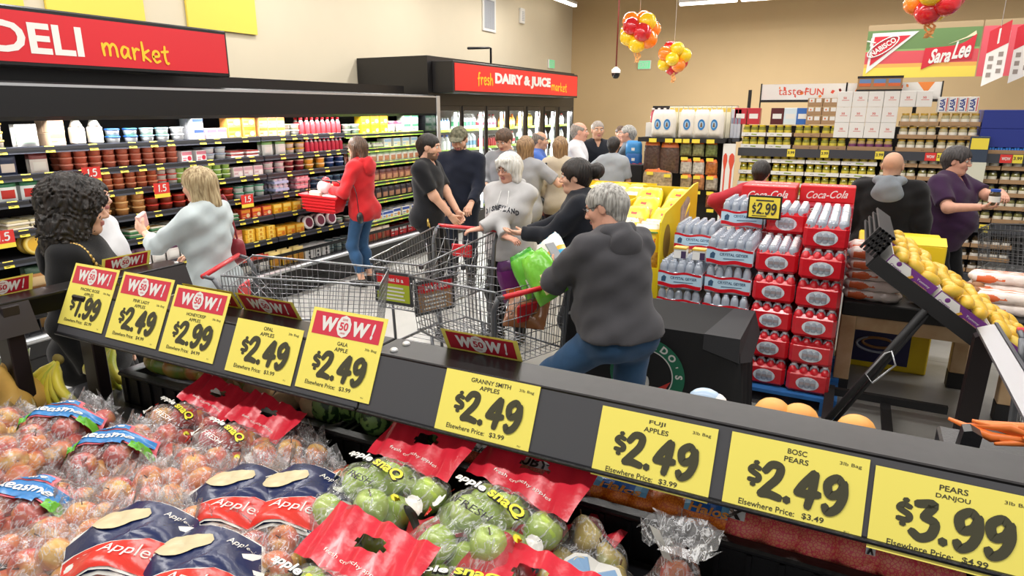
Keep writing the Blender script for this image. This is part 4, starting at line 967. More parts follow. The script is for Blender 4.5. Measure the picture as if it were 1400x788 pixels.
for si, runs in DELI.items():
    for (y0, y1, kind, cols, words, rows, stack) in runs:
        zs = (ZS3 if y0 > 6.4 else SH)
        z = zs[si] - .0185 if si < 6 else .3265
        xf = -5.5 - .12 * (zs[si] - .67) / 1.07 - .035 if si < 6 else -5.50
        hmax = (zs[si - 1] - .05 if si > 0 else 1.97) - z
        me, w, d, h = get_proto(kind, cols)
        sc = min(1., .95 * hmax / h); st = max(1, min(max(stack, 2 if h < .06 else 1), int(hmax / (h * sc) + .01)))
        rows = max(rows, 2) if d < .1 else rows
        if si == 6 and stack == 1: st = 1
        lab = '%s %s on the %s shelf of the deli case' % (words, WORDS[kind], ORD[si])
        lean = 0
        fill_run(y0, y1, xf, z, kind, cols, lab, WORDS[kind].split()[-1] if kind not in ('tubs2', 'tubs3', 'minitub3') else 'stacked tubs', '%s goods on the %s deli shelf' % (words, ORD[si]), rows, st, sc=sc)
# red offer cards clipped to the shelf rails
for px, py, Xc, w in ((125, 237, -5.55, 'over the terracotta tubs'), (136, 266, -5.52, 'above the curly-haired shopper'), (221, 258, -5.52, 'beside the lime tubs'), (338, 273, -5.52, 'over the red and orange cartons'), (4, 325, -5.5, 'at the far left edge')):
    p = at(px, py, X=Xc + .02); b = MB(); b.box(0, .003, -.075, .075, -.045, .05, 0); b.box(0, .003, -.075, .075, -.08, -.045, 1); b.brush('1.5', (.005, 0, .005), (0, 1, 0), (0, 0, 1), .06, 2, thick=.16)
    tag(b.build('offer_card', [tag_r, tag_y, white], None, p), 'small red and yellow offer card %s' % w, 'price card', 'red offer cards on the deli shelves')
# ------------------------------------------------------------------ dairy cooler with glass doors
DX, DY0, DY1, DZ = -5.77, 8.5, 14.25, 2.77
cool_b = mat('dairy_black', '211F1F', .4); glassm = bpy.data.materials.new('cooler_glass'); glassm.use_nodes = True
nt = glassm.node_tree; nt.nodes.remove(nt.nodes['Principled BSDF']); o_ = nt.nodes['Material Output']
tr = nt.nodes.new('ShaderNodeBsdfTransparent'); tr.inputs[0].default_value = (.93, .96, .95, 1); gl = nt.nodes.new('ShaderNodeBsdfGlossy'); gl.inputs['Roughness'].default_value = .03
fr = nt.nodes.new('ShaderNodeValue'); fr.outputs[0].default_value = .06; ms = nt.nodes.new('ShaderNodeMixShader')
nt.links.new(fr.outputs[0], ms.inputs[0]); nt.links.new(tr.outputs[0], ms.inputs[1]); nt.links.new(gl.outputs[0], ms.inputs[2]); nt.links.new(ms.outputs[0], o_.inputs[0])
t = thing('dairy_cooler', 'tall black dairy cooler with seven glass doors by the cream wall', 'cooler', (0, 0, 0))
b = MB(); b.box(-7.08, -6.55, DY0, DY1, 0, DZ, 0); b.box(-6.55, DX, DY0, DY0 + .1, 0, DZ, 0); b.box(-6.55, DX, DY1 - .06, DY1, 0, DZ, 0); b.box(-6.55, DX, DY0 + .1, DY1 - .06, 2.06, DZ, 0); b.box(-6.55, DX, DY0 + .1, DY1 - .06, 0, .22, 0); b.build('cabinet', cool_b, t)
DR = [(8.68, 9.40), (9.46, 10.21), (10.26, 10.97), (11.08, 11.72), (11.85, 12.48), (12.66, 13.26), (13.41, 14.15)]
whitein = mat('cooler_white_inside', 'D9DBDA', .5); lamp_v = mat('door_lamp', 'FFFFFF', .5, emit=6)
for i, (a, c) in enumerate(DR):
    d = MB(); e = .035
    for (p0, p1, z0, z1) in ((a, a + e, .22, 2.06), (c - e, c, .22, 2.06), (a + e, c - e, .22, .30), (a + e, c - e, 1.98, 2.06)): d.box(DX - .012, DX + .012, p0, p1, z0, z1, 0, .004)
    dr = d.build('door', cool_b, t)
    d = MB(); d.flat([(DX, a + e, .30), (DX, c - e, .30), (DX, c - e, 1.98), (DX, a + e, 1.98)]); d.build('pane', glassm, dr)
    d = MB(); d.tube([(DX + .035, a + .02, .95), (DX + .075, a + .02, .97), (DX + .075, a + .02, 1.33), (DX + .035, a + .02, 1.35)], .011, 6); d.build('handle', silver, dr)
    if i: d = MB(); d.box(DX - .03, DX + .0, DR[i - 1][1], a, .22, 2.06); d.build('mullion', cool_b, t)
    d = MB(); d.box(DX - .07, DX - .04, c - .075, c - .035, .32, 1.96); d.build('door_lamp', lamp_v, t)
    area_light('cooler_lamp', (DX - .07, (a + c) / 2, 1.93), (0, R(-35), 0), .05, c - a, 34, (1, 1, 1))
    d = MB()
    for z in (.35, .70, 1.03, 1.36, 1.68): d.box(-6.5, DX - .1, a, c, z - .02, z); d.box(DX - .105, DX - .095, a, c, z - .03, z + .012, 1)
    d.build('shelf', [whitein, rail_lime], t)
d = MB(); d.box(-6.545, -6.5, DY0 + .1, DY1 - .06, .3, 2.05); d.build('back_liner', whitein, t)
# sign box
t = thing('dairy_sign', 'red sign reading fresh DAIRY & JUICE market on the cooler', 'sign', (0, 0, 0))
s0, s1 = at(621, 82, X=-5.4).y, at(790, 104, X=-5.4).y
b = MB(); b.box(DX, -5.4, s0 - .04, s1, 2.24, 2.70, 0, .01); b.build('frame', cool_b, t)
b = MB(); b.box(-5.4, -5.393, s0, s1 - .04, 2.275, 2.665, 0); b.build('face', mat('sign_red_bright', 'EE2F2C', .4), t)
sp = lambda px: at(px, 108, X=-5.39).y
b = MB(); b.text('DAIRY & JUICE', (-5.39, (sp(677) + sp(753)) / 2, 2.475), (0, 1, 0), (0, 0, 1), .215, 0, w=sp(753) - sp(677), bold=.06); b.build('lettering', white, t)
b = MB(); b.brush('fresh', (-5.39, (sp(653) + sp(674)) / 2, 2.47), (0, 1, 0), (0, 0, 1), .18, 0, thick=.13, w=sp(674) - sp(653)); b.build('script_lettering', dyel, t); b = MB(); b.brush('market', (-5.39, (sp(754) + sp(775)) / 2, 2.43), (0, 1, -.03), (0, 0, 1), .16, 0, thick=.13, w=sp(775) - sp(754)); b.build('script_lettering', dyel, t)
DC = [('jug', ('F3EEEA', 'D8475A', 'C22A3A'), 'white red-capped jug'), ('milk', ('E8F0F4', '6FA3C8', 'F2F6F8'), 'white and blue milk carton'), ('jug', ('F0A33A', 'F5D08A', 'E5762A'), 'orange juice jug'), ('bottle', ('E9E4DA', 'C94A3A', 'D8D2C8'), 'red-labelled bottle'), ('milk', ('F4F4F2', '3D8A5A', 'F4F4F2'), 'white and green carton'), ('bottle', ('7A2A34', 'C23A44', '2A2A2A'), 'dark red bottle'), ('jug', ('F4F6F6', 'F4F6F6', '2F63B8'), 'white blue-capped jug'), ('milk', ('F3D24A', 'E58A2A', 'F7E9B0'), 'yellow carton'), ('bottle', ('2E5A86', '7FA9CF', 'E8EEF2'), 'blue bottle')]
DORD = ['first', 'second', 'third', 'fourth', 'fifth', 'sixth', 'last']
for i, (a, c) in enumerate(DR):
    for si, z in enumerate((.35, .70, 1.03, 1.36, 1.68)):
        kind, cols, words = DC[(i * 4 + si * 2 + (i * si) % 3) % len(DC)]
        if i >= 5: kind, cols, words = ('jug', ('F4F6F6', 'F4F6F6', '2F63B8' if si % 2 else 'C22A3A'), 'white milk jug')
        fill_run(a + .02, c - .07, DX - .15, z + .001, kind, cols, '%s on the %s shelf behind the %s cooler door' % (words, ORD[4 - si], DORD[i]), 'bottle' if kind == 'bottle' else 'jug' if kind == 'jug' else 'carton', '%ss behind the %s door, %s shelf' % (words, DORD[i], ORD[4 - si]), 1)
# ------------------------------------------------------------------ pickle gondola in front of the back wall
GY = 9.0; gx0, gx1 = -1.36, 2.3
gond = mat('gondola_grey', '3F4147', .45); card = mat('cardboard', 'B08D68', .8, noise=.12, nscale=5); cardw = mat('white_card', 'EDEBE6', .6); lidk = mat('lid_black', '1E1C1A', .35); lidy = mat('lid_yellow', 'E0C22E', .35)
oak = mat('oak_wood', 'D2B48C', .55, noise=.25, nscale=5, col2='B9946A')
t = thing('gondola_shelf', 'long dark grey shelving unit full of jars under the tan wall', 'shelving', (0, GY, 0))
b = MB(); b.box(gx0, gx1, .0, .95, 0, .17, 0, .01); b.box(gx0, gx1, .46, .50, .17, 1.80, 1); b.build('base', [gond, deli_in], t)
for z, nm in ((.74, 'shelf'), (1.52, 'shelf')):
    b = MB(); b.box(gx0, gx1, .02, .46, z - .03, z); sh = b.build(nm, gond, t)
    b = MB(); b.box(gx0, gx1, .0, .02, z - .09, z + .01, 0); b.build('price_bar', gond, sh)
    k = 0
    for px in ((1081, 1127, 1202, 1287, 1392) if z > 1 else (1345, 1300)):
        p = at(px, 214, Y=GY) if z > 1 else at(px, 312, Y=GY); b = MB(); b.box(p.x - .045, p.x + .045, -.006, -.001, z - .085, z + .005, 0)
        b.text('3.99', (p.x, -.0075, z - .035), (1, 0, 0), (0, 0, 1), .035, 1, bold=.03); b.build('price_tag', [tag_y, ink], sh); k += 1
        if px in (1287, 1392): b = MB(); b.box(p.x - .16, p.x - .05, -.006, -.001, z - .085, z + .005, 0); b.text('WOW', (p.x - .105, -.0075, z - .04), (1, 0, 0), (0, 0, 1), .035, 1, w=.08, bold=.03); b.build('offer_tag', [tag_r, white], sh)
for x in (gx0 + .02, .55, gx1 - .02):
    b = MB(); b.box(x - .02, x + .02, .44, .47, .17, 2.25); b.build('upright', lidk, t)
def jar_mesh(kind):
    key = ('jar', kind)
    if key in _PC: return _PC[key]
    body, lid, lab = {'pickle': ('8A8A3A', 'D8BE2E', 'D9C84A'), 'dark': ('4A3E2C', '1E1C1A', 'E6E2DA'), 'olive': ('7E7A4A', '2A2824', 'EDE6D2'), 'pale': ('B9B08A', 'C9A23A', 'F0EBDD'), 'purple': ('B9A06A', 'D8BE2E', '7A3A6A')}[kind]
    b = MB(); r = .043; b.lathe([(r * .8, 0), (r, .006), (r, .025), (r * 1.01, .026), (r * 1.01, .075), (r, .076), (r, .095), (r * .8, .112), (r * .8, .114), (r * .88, .115), (r * .88, .135), (r * .3, .137)], 12, ms=[0, 0, 0, 2, 2, 0, 0, 0, 1, 1, 1])
    me = bpy.data.meshes.new('jar'); me.from_pydata(b.v, [], b.f)
    for c, rg in ((body, .12), (lid, .3), (lab, .5)): me.materials.append(mat('jar_' + c, c, rg, spec=.6))
    me.polygons.foreach_set('material_index', b.m); me.polygons.foreach_set('use_smooth', b.s); me.update(); _PC[key] = me; return me
def tray_mesh(kind, w):
    key = ('tray', kind, round(w, 3))
    if key in _PC: return _PC[key]
    b = MB(); h = .05; d = .19
    b.box(-w / 2, w / 2, 0, .006, 0, h, 0); b.box(-w / 2, w / 2, d - .006, d, 0, h, 1); b.box(-w / 2, -w / 2 + .006, .006, d - .006, 0, h, 1); b.box(w / 2 - .006, w / 2, .006, d - .006, 0, h, 1); b.box(-w / 2, w / 2, 0, d, 0, .005, 1)
    if kind == 'white': b.flat([(-w * .1, -.001, .02), (w * .12, -.001, .016), (w * .14, -.001, .03), (-w * .08, -.001, .034)], 2); b.text('pickle', (-w * .28, -.001, .026), (1, 0, 0), (0, 0, 1), .016, 3)
    else: b.text('jars', (w * .2, -.001, .022), (1, 0, 0), (0, 0, 1), .018, 3)
    me = bpy.data.meshes.new('jar_tray'); me.from_pydata(b.v, [], b.f)
    for m in (cardw if kind == 'white' else card, card, mat('pickle_green', '8FA53C'), ink): me.materials.append(m)
    me.polygons.foreach_set('material_index', b.m); me.update(); _PC[key] = me; return me
def jar_rows(x0, x1, z, nlay, jar, tray, where, n=4, y=GY + .04):
    w = n * .093 + .012; x = x0 + w / 2
    while x + w / 2 <= x1 + .02:
        for k in range(nlay):
            zz = z + k * .1465
            o = bpy.data.objects.new('jar_tray', tray_mesh(tray, w)); link(o, None, (x, y, zz)); tag(o, '%s cardboard tray of jars %s' % ('white' if tray == 'white' else 'brown', where), 'tray', 'jar trays %s' % where)
            for i in range(n):
                o = bpy.data.objects.new('jar', jar_mesh(jar)); link(o, None, (x - w / 2 + .0525 + i * .093, y + .055, zz + .0055), (0, 0, rnd.uniform(-.3, .3)))
                tag(o, {'pickle': 'yellow-lidded jar of green pickles', 'dark': 'dark jar with black lid', 'olive': 'cream-labelled jar of olives', 'pale': 'pale jar with cream label', 'purple': 'purple-labelled yellow-lidded jar'}[jar] + ' ' + where, 'jar', '%s jars %s' % (jar, where))
        x += w + .012
jar_rows(-1.34, .25, .76, 5, 'pickle', 'white', 'on the lower shelf behind the red packs')
jar_rows(.26, 2.0, .76, 5, 'olive', 'brown', 'on the lower shelf behind the two shoppers')
jar_rows(.9, 2.0, .172, 3, 'dark', 'brown', 'on the floor deck beside the parked cart')
jar_rows(-1.34, -.74, 1.525, 2, 'pickle', 'white', 'at the left end of the upper shelf', n=3)
jar_rows(-.72, -.12, 1.525, 2, 'pickle', 'brown', 'on the upper shelf under the slogan board', n=3)
jar_rows(-.11, .37, 1.525, 1, 'purple', 'brown', 'on the upper shelf under the white cartons', n=5)
jar_rows(.40, 1.18, 1.525, 3, 'pale', 'brown', 'stacked on the upper shelf beside the blue boxes', n=4)
def simple_box(name, x, y, z, w, d, h, mats, label, cat, group, art=None, rz=0):
    b = MB(); b.box(-w / 2, w / 2, 0, d, 0, h, 0, .003)
    if art: art(b, w, h)
    o = b.build(name, mats); o.location = (x, y, z); o.rotation_euler = (0, 0, rz); return tag(o, label, cat, group)
redink = mat('red_ink', 'D8564A', .5); bluebox = mat('box_blue', '23348C', .5); blueink = mat('blue_ink', '2A3E8E', .5)
def art_white(b, w, h):
    b.brush('sa', (0, -.001, h * .62), (1, 0, 0), (0, 0, 1), h * .2, 1, thick=.12); b.flat([(-w * .2, -.001, h * .42), (w * .3, -.001, h * .42), (w * .3, -.001, h * .45), (-w * .2, -.001, h * .45)], 1)
for r_ in range(3):
    for i in range(6):
        x = -.20 + i * .162
        if r_ < 2 and i > 3: continue
        simple_box('white_carton', x, GY + .03, (1.675 if True else 0) + r_ * .178 - (.0), .158, .2, .176, [cardw, redink], 'white carton with faint red script, in the block on the upper shelf', 'carton', 'white cartons on the upper shelf', art_white)
for i in range(4):
    simple_box('printed_carton', .80 + i * .094, GY + .03, 1.972, .09, .2, .165, [cardw, blueink, redink], 'narrow white carton with blue vertical lettering beside the blue boxes', 'carton', 'blue-lettered cartons',
               lambda b, w, h: (b.text('LASA', (-.01, -.001, h / 2), (0, 0, 1), (-1, 0, 0), .05, 1, w=h * .8, bold=.04), b.box(w * .3, w * .42, -.001, 0, .01, h - .01, 2)))
for i, z in enumerate((1.60, 1.80)):
    simple_box('blue_box', 1.50, GY + .02, z, .62, .4, .198, [bluebox], 'large plain dark blue box, %s of two at the right edge of the upper shelf' % ('lower' if i == 0 else 'upper'), 'box', 'dark blue boxes')
b = MB(); b.box(-.3, .3, 0, .3, 0, .05, 0); vs = []
for i in range(24): b.box(-.3 + i * .025, -.28 + i * .025, .0, .28, .05, .068 + .008 * ((i * 7) % 3), 1)
o = b.build('blue_wrapped_tray', [card, mat('film_blue', '2F7ED8', .2)]); o.location = (1.50, GY + .03, 1.521); tag(o, 'cardboard tray topped with blue film under the dark blue boxes', 'tray')
def slogan(x0, x1, z, words, label):
    t = thing('slogan_board', label, 'sign', ((x0 + x1) / 2, GY + .30, z)); L = (x1 - x0) / 2; H = .19
    b = MB(); b.box(-L, L, 0, .015, 0, H, 0); rr = random.Random(int(x0 * 100) + 400)
    for i in range(9):
        cx, cz, s_ = rr.uniform(-L * .95, L * .95), rr.uniform(.02, H - .02), rr.uniform(.012, .03); a = rr.uniform(0, 6)
        b.add([(cx + s_ * math.cos(a + q) * (1 if j % 2 else .5), -.001, min(H, max(0, cz + s_ * math.sin(a + q)))) for j, q in enumerate((0, 1.6, 3.1, 4.7))], [(0, 1, 2, 3)], rr.choice((1, 2)))
    if words: b.text('taste', (-L * .30, -.002, H * .5), (1, 0, 0), (0, 0, 1), .075, 1, w=.27, bold=.0); b.text('of the', (-.02, -.002, H * .5), (1, 0, 0), (0, 0, 1), .03, 1); b.text('FUN', (L * .28, -.002, H * .5), (1, 0, 0), (0, 0, 1), .08, 1, w=.21, bold=.01)
    else: b.add([(-L * .9, -.0015, .02), (-L * .55, -.0015, .06), (-L * .75, -.0015, .17)], [(0, 1, 2)], 2); b.add([(L * .5, -.0015, H), (L * .85, -.0015, H), (L * .7, -.0015, .06)], [(0, 1, 2)], 2)
    b.build('panel', [cardw, mat('fun_red', 'E0523A'), mat('fun_orange', 'F08A3A')], t)
    b = MB()
    for sx in (-L - .015, L): b.box(sx, sx + .015, -.01, .02, -.22, H + .01)
    b.box(-L, L, -.006, .012, -.03, 0); b.build('frame', lidk, t)
sx = lambda px: at(px, 140, Y=GY + .3).x
slogan(sx(1040), sx(1154), 2.12, True, 'white slogan board with orange confetti, left of the white cartons')
slogan(sx(1156), sx(1284), 2.12, False, 'white board with orange shapes, partly hidden by white cartons')
for px, z, cols, lab in ((1012, 1.83, 'C02A3A', 'red'), (1030, 1.83, 'C6323E', 'crimson'), (1062, 1.83, '5A1E22', 'maroon'), (1080, 1.83, 'DCEAF2', 'pale blue'), (1097, 1.83, '3A6FC0', 'blue')):
    p = at(px, 165, Y=GY + .12); simple_box('snack_carton', p.x, GY + .1, 1.82, .15, .14, .2, [PM(cols), cardw], '%s printed carton beneath the slogan board' % lab, 'carton', None, lambda b, w, h: (b.box(-w * .35, w * .35, -.001, 0, h * .35, h * .65, 1)))
for i in range(2):
    for k in range(3):
        simple_box('brown_tray_pack', -.52 + i * .17, GY + .05, 1.825 + k * .105, .165, .16, .1, [card, cardw, mat('pack_orange', 'E07A3A')], 'brown tray pack stacked between slogan board and white cartons', 'tray', 'brown tray packs', lambda b, w, h: (b.box(-w * .4, -.01, -.001, 0, .05, .095, 1), b.box(.01, w * .4, -.001, 0, .05, .095, 1), b.box(-w * .3, -w * .2, -.002, 0, .06, .08, 2)))
b = MB(); b.box(-.23, .23, 0, .22, 0, .15, 0, .004)
for sx_ in (-.15, 0, .15): b.box(sx_ - .06, sx_ + .06, -.003, 0, .05, .13, 1); b.box(sx_ - .06, sx_ + .06, -.004, -.003, .05, .085, 2)
b.box(-.235, .235, -.005, .225, .14, .165, 3); b.box(-.235, .235, -.005, .225, .0, .015, 3)
o = b.build('tray_box', [card, mat('pk_blue', '6E8FC0'), mat('pk_orange', 'E0703A'), lidk]); o.location = (.14, GY + .04, 2.212); tag(o, 'dark edged cardboard box on top of the white cartons', 'box')

# ------------------------------------------------------------------ end rack with flour bags and hanging bags
EX0, EX1 = -2.60, -1.46
t = thing('peg_rack', 'black rack with flour bags on top and orange headed bags hanging below', 'rack', (0, GY, 0))
b = MB(); b.box(EX0, EX1, .02, .5, 0, .2); b.box(EX0, EX1, .35, .40, .2, 2.05); b.box(EX1 - .03, EX1, .0, .42, 0, 1.64); b.build('frame', blackm, t)
b = MB(); b.box(EX0 - .05, EX1 - .05, -.12, .35, 1.60, 1.64); b.box(EX0 - .05, EX1 - .05, -.125, -.12, 1.585, 1.645); b.build('shelf', blackm, t)
for px in (893, 915, 929, 938, 952, 972): p = at(px, 187, Y=GY - .12); b = MB(); b.box(p.x - .05, p.x + .05, -.132, -.126, 1.58, 1.63); b.build('price_tag', tag_y, t)
t = thing('side_panel_sign', 'white end panel printed with tall red bottle shapes', 'sign', (0, 0, 0))
p0, p1 = at(989, 200, Y=GY - .1), at(1006, 200, Y=GY - .1); X0, X1 = p0.x, p1.x
b = MB(); b.box(X0, X1, GY - .1, GY - .08, .35, 1.58, 0); b.build('panel', cardw, t)
b = MB(); cx = (X0 + X1) / 2 + .01
for dx, s_ in ((.03, 1), (-.05, .75)): b.add([(cx + dx + a * s_, GY - .102, z) for a, z in ((-.012, .55), (.012, .55), (.012, 1.25), (.035, 1.36), (.03, 1.43), (.008, 1.46), (-.008, 1.46), (-.03, 1.43), (-.035, 1.36), (-.012, 1.25))], [tuple(range(10))], 0)
b.build('print', mat('fun_red', 'E0523A'), t)
def bag_mesh(key, w, h, d, cols, front=None):
    """soft upright bag: rounded pillow with a pinched top"""
    if key in _PC: return _PC[key]
    b = MB(); n = 10; rr = random.Random(hash(key) % 999 if False else len(key))
    def P(u, v, sg):
        bul = max(0, (1 - abs(u) ** 3) * (1 - max(0, (v - .0)) ** 2.2 if v > 0 else 1 - abs(v) ** 6)) ** .55
        return (u * w / 2 * (1 - .28 * max(0, v) ** 3), -sg * (bul * d / 2 + .001) + .004 * math.sin(9 * u + 7 * v) * sg, h / 2 + v * h / 2)
    for sg in (1, -1):
        for j in range(n):
            for i in range(n):
                q = [(i, j), (i + 1, j), (i + 1, j + 1), (i, j + 1)]; vs = [P(a / n * 2 - 1, c / n * 2 - 1, sg) for a, c in q]; u, v = (i + .5) / n * 2 - 1, (j + .5) / n * 2 - 1
                m = front(u, v) if front and sg == 1 else 0
                b.add(vs if sg == 1 else vs[::-1], [(0, 1, 2, 3)], m, True)
    me = bpy.data.meshes.new(key); me.from_pydata(b.v, [], b.f)
    for m in cols: me.materials.append(m)
    me.polygons.foreach_set('material_index', b.m); me.polygons.foreach_set('use_smooth', b.s); me.update(); weld(me); _PC[key] = me; return me
flour = mat('flour_paper', 'EFE9DE', .7, bump=.3, bscale=25)
fm = bag_mesh('flour_bag', .21, .36, .13, [flour])
for i, px in enumerate((901, 913, 939, 959, 978)):
    p = at(px, 180, Y=GY - .03); o = bpy.data.objects.new('flour_bag', fm); link(o, None, (p.x, GY - .03, 1.642), (0, 0, rnd.uniform(-.15, .15))); tag(o, 'white flour bag with blue oval emblem, %s from the left on the rack top' % ORD[i].replace('top', 'first'), 'flour bag', 'flour bags on the rack top')
    b = MB(); b.M = Matrix.Translation((0, -.075, .17)); el = [(.045 * math.cos(a), -.002 + .012 * math.cos(a) ** 2, .068 * math.sin(a)) for a in [2 * PI * k / 20 for k in range(20)]]; b.flat(el, 0); b.flat([(x * .62, -.004 + y * .5, z * .62) for x, y, z in el], 1); b.flat([(-.014, -.006, -.03), (.016, -.006, -.03), (.008, -.006, .025), (-.006, -.006, .025)], 2)
    b.build('emblem', [mat('emblem_blue', '2F7FC4', .4), mat('emblem_pale', 'A8CBE6', .4), mat('emblem_brown', '7A5A3A', .5)], o)
for i in range(14):
    x = -2.28 + i * .062; simple_box('pasta_box', x, GY + .14, 1.642, .058, .14, .40, [PM('EFE8CF'), PM('E3C45A')], 'tall cream carton standing behind the flour bags', 'carton', 'cream cartons behind the flour bags', lambda b, w, h: b.box(-w * .4, w * .4, -.001, 0, h * .82, h * .95, 1))
for i in range(4):
    o = stand('bottle', ('A83A4A', 'C85A66', 'E9D8D2'), (-2.55 + i * .08, GY + .2, 1.83), 0, 'red can above the leftmost flour bags', 'can', 'red cans above the flour bags')
b = MB(); b.box(-2.62, -2.27, GY + .12, GY + .3, 1.642, 1.83); tag(b.build('can_crate', cardw), 'white crate under the red cans on the rack top', 'crate')
for i in range(3): simple_box('grey_carton', -1.475 + i * .042, GY + .1, 1.645, .04, .16, .36, [PM('C9CCD6'), PM('8E93A8')], 'slim grey carton right of the flour bags', 'carton', 'slim grey cartons', lambda b, w, h: b.box(-w * .4, w * .4, -.001, 0, h * .5, h * .7, 1))
b = MB(); b.box(-1.455, -1.365, GY + .05, GY + .3, 1.60, 1.644); tag(b.build('small_shelf', gond), 'short grey shelf under the slim grey cartons', 'shelf')
orangeh = mat('bag_header_orange', 'F07A2E', .35)
def hang_bag(px, py, w, h, fill, lab, grp):
    p = at(px, py, Y=GY - .02); me = bag_mesh('hang_%s_%d' % (fill, int(w * 100)), w, h, .07, [mat('bagfill_' + fill, fill, .25, spec=.6, noise=.45, nscale=30, bump=.5, bscale=40), orangeh, cardw], lambda u, v: 1 if v > .62 else 0)
    o = bpy.data.objects.new('hanging_bag', me); link(o, None, (p.x, GY - .03, p.z - h)); tag(o, lab, 'bag', grp)
    b = MB(); b.box(-.045, .045, -.07, -.064, h * .0 - .055, h * .0 - .012); b.build('price_tag', tag_y, o); b = MB(); b.tube([(0, -.06, h * .92), (0, .37, h * .92)], .004, 5); b.build('peg', silver, o)
hang_bag(893, 190, .22, .42, '5A4238', 'big bag of dark dried chillies hanging leftmost on the rack', None); hang_bag(917, 193, .26, .42, '634A3E', 'big bag of dark dried chillies, second from left on the rack', None)
hang_bag(900, 229, .40, .3, 'C9B08A', 'wide orange-headed bag hanging below the chilli bags', None)
rowsn = ['top', 'second', 'third', 'lowest']
for ri, (y, fills) in enumerate(((192, ('8A8A5A', '9A9A6A', '7E8A4E')), (217, ('D9CFC0', 'E3DCCF', 'C9763A')), (238, ('B9A07A', 'C98A5A', 'C9BCA8')), (262, (None, None, 'A8623A')))):
    for ci, px in enumerate((939, 956, 974)):
        if fills[ci]: hang_bag(px, y + ci * .6, .15, .20, fills[ci], '%s orange-headed bag of the %s small row on the rack' % (('left', 'middle', 'right')[ci], rowsn[ri]), None)
# little rack of blue bags behind the end rack
for i, (py, c) in enumerate(((196, '3A8FD0'), (210, '2F6FB8'), (222, 'B9506A'))):
    p = at(874, py, Y=GY + .35); o = bpy.data.objects.new('snack_bag', bag_mesh('snack_' + c, .24, .2, .08, [PM(c), cardw], lambda u, v: 1 if abs(u) < .3 and -.4 < v < .1 else 0)); link(o, None, (p.x - .06, GY + .3, p.z - .16)); tag(o, '%s snack bag left of the chilli bags' % ('light blue', 'blue', 'pink')[i], 'bag')
b = MB(); b.box(-2.92, -2.66, GY + .2, GY + .5, 0, 1.25, 0, .01); tag(b.build('snack_stand', blackm), 'low black stand holding the blue snack bags', 'stand')

# ------------------------------------------------------------------ yellow display bins with noodle bags
ycard = mat('card_yellow', 'F2D21A', .5, noise=.05, nscale=4); yhole = mat('hole_brown', '8A6A1E', .7)
def noodle_bag(loc, rot, lab, grp):
    me = bag_mesh('noodle_bag', .25, .36, .12, [mat('bag_yellow', 'F7D62A', .3, spec=.6), mat('noodles', 'DCA94A', .35, noise=.45, nscale=35, bump=.6, bscale=45), mat('bag_red_print', 'D8402A', .4), mat('bag_white_top', 'EDEFE6', .3)], lambda u, v: 3 if v > .82 else (1 if v < -.15 and abs(u) < .8 else (2 if .05 < v < .22 and abs(u) < .25 else 0)))
    o = bpy.data.objects.new('noodle_bag', me); link(o, None, loc, rot); return tag(o, lab, 'noodle bag', grp)
bx0, bx1, by0, by1 = -1.80, -1.27, 4.98, 6.25
t = thing('display_bin', 'tall yellow cardboard bin filled with noodle bags', 'display bin', (0, 0, 0))
b = MB()
b.add([(bx1, by0, 0), (bx1, by1, 0), (bx1, by1, 1.35), (bx1, by1 - .15, 1.35), (bx1, by0 + .1, 1.22), (bx1, by0, 1.16), (bx1 - .012, by0, 0), (bx1 - .012, by1, 0), (bx1 - .012, by1, 1.35), (bx1 - .012, by1 - .15, 1.35), (bx1 - .012, by0 + .1, 1.22), (bx1 - .012, by0, 1.16)], [(0, 1, 2, 3, 4, 5), (11, 10, 9, 8, 7, 6), (0, 6, 7, 1), (1, 7, 8, 2), (2, 8, 9, 3), (3, 9, 10, 4), (4, 10, 11, 5), (5, 11, 6, 0)], 0)
b.box(bx0, bx0 + .012, by0, by1, 0, 1.2, 0); b.box(bx0 + .012, bx1 - .012, by0, by0 + .012, 0, .80, 0); b.box(bx0 + .012, bx1 - .012, by1 - .012, by1, 0, 1.3, 0)
b.box(bx0 + .012, bx1 - .012, by0 + .012, by1 - .012, .74, .76, 0); b.build('carton', ycard, t)
b = MB(); el = lambda yc, zc, ry, rz: [(bx1 + .001, yc + ry * math.cos(a), zc + rz * math.sin(a)) for a in [2 * PI * i / 20 for i in range(20)]]
b.flat(el(by0 + .20, .98, .11, .14), 0); b.build('side_cutout', yhole, t)
b = MB(); p = [(bx1 + .001, by0 + .62, .98), (bx1 + .001, by0 + .95, 1.0), (bx1 + .001, by0 + .95, 1.24), (bx1 + .001, by0 + .85, 1.27), (bx1 + .001, by0 + .62, 1.20)]; b.flat(p, 0); b.build('side_picture', mat('picture_grey', 'C9C3B0', .5, noise=.5, nscale=14), t)
n = 0
for r_ in range(3):
    for i in range(2):
        noodle_bag((bx0 + .14 + i * .255, by0 + .11 + r_ * .13, .762), (R(-4), 0, R(rnd.uniform(-5, 5))), '%s upright noodle bag in the %s rank of the yellow bin' % (('left', 'right')[i], ('front', 'middle', 'rear')[r_]), 'upright noodle bags')
for i in range(2):
    for j in range(3):
        noodle_bag((bx0 + .14 + i * .255, by0 + .48 + j * .22, .97 + j * .06), (R(-58), 0, R(rnd.uniform(-8, 8))), 'noodle bag lying %s in row %s of the yellow bin top' % (('left', 'right')[i], ('one', 'two', 'three')[j]), 'noodle bags lying on the bin')
o_txt = MB()
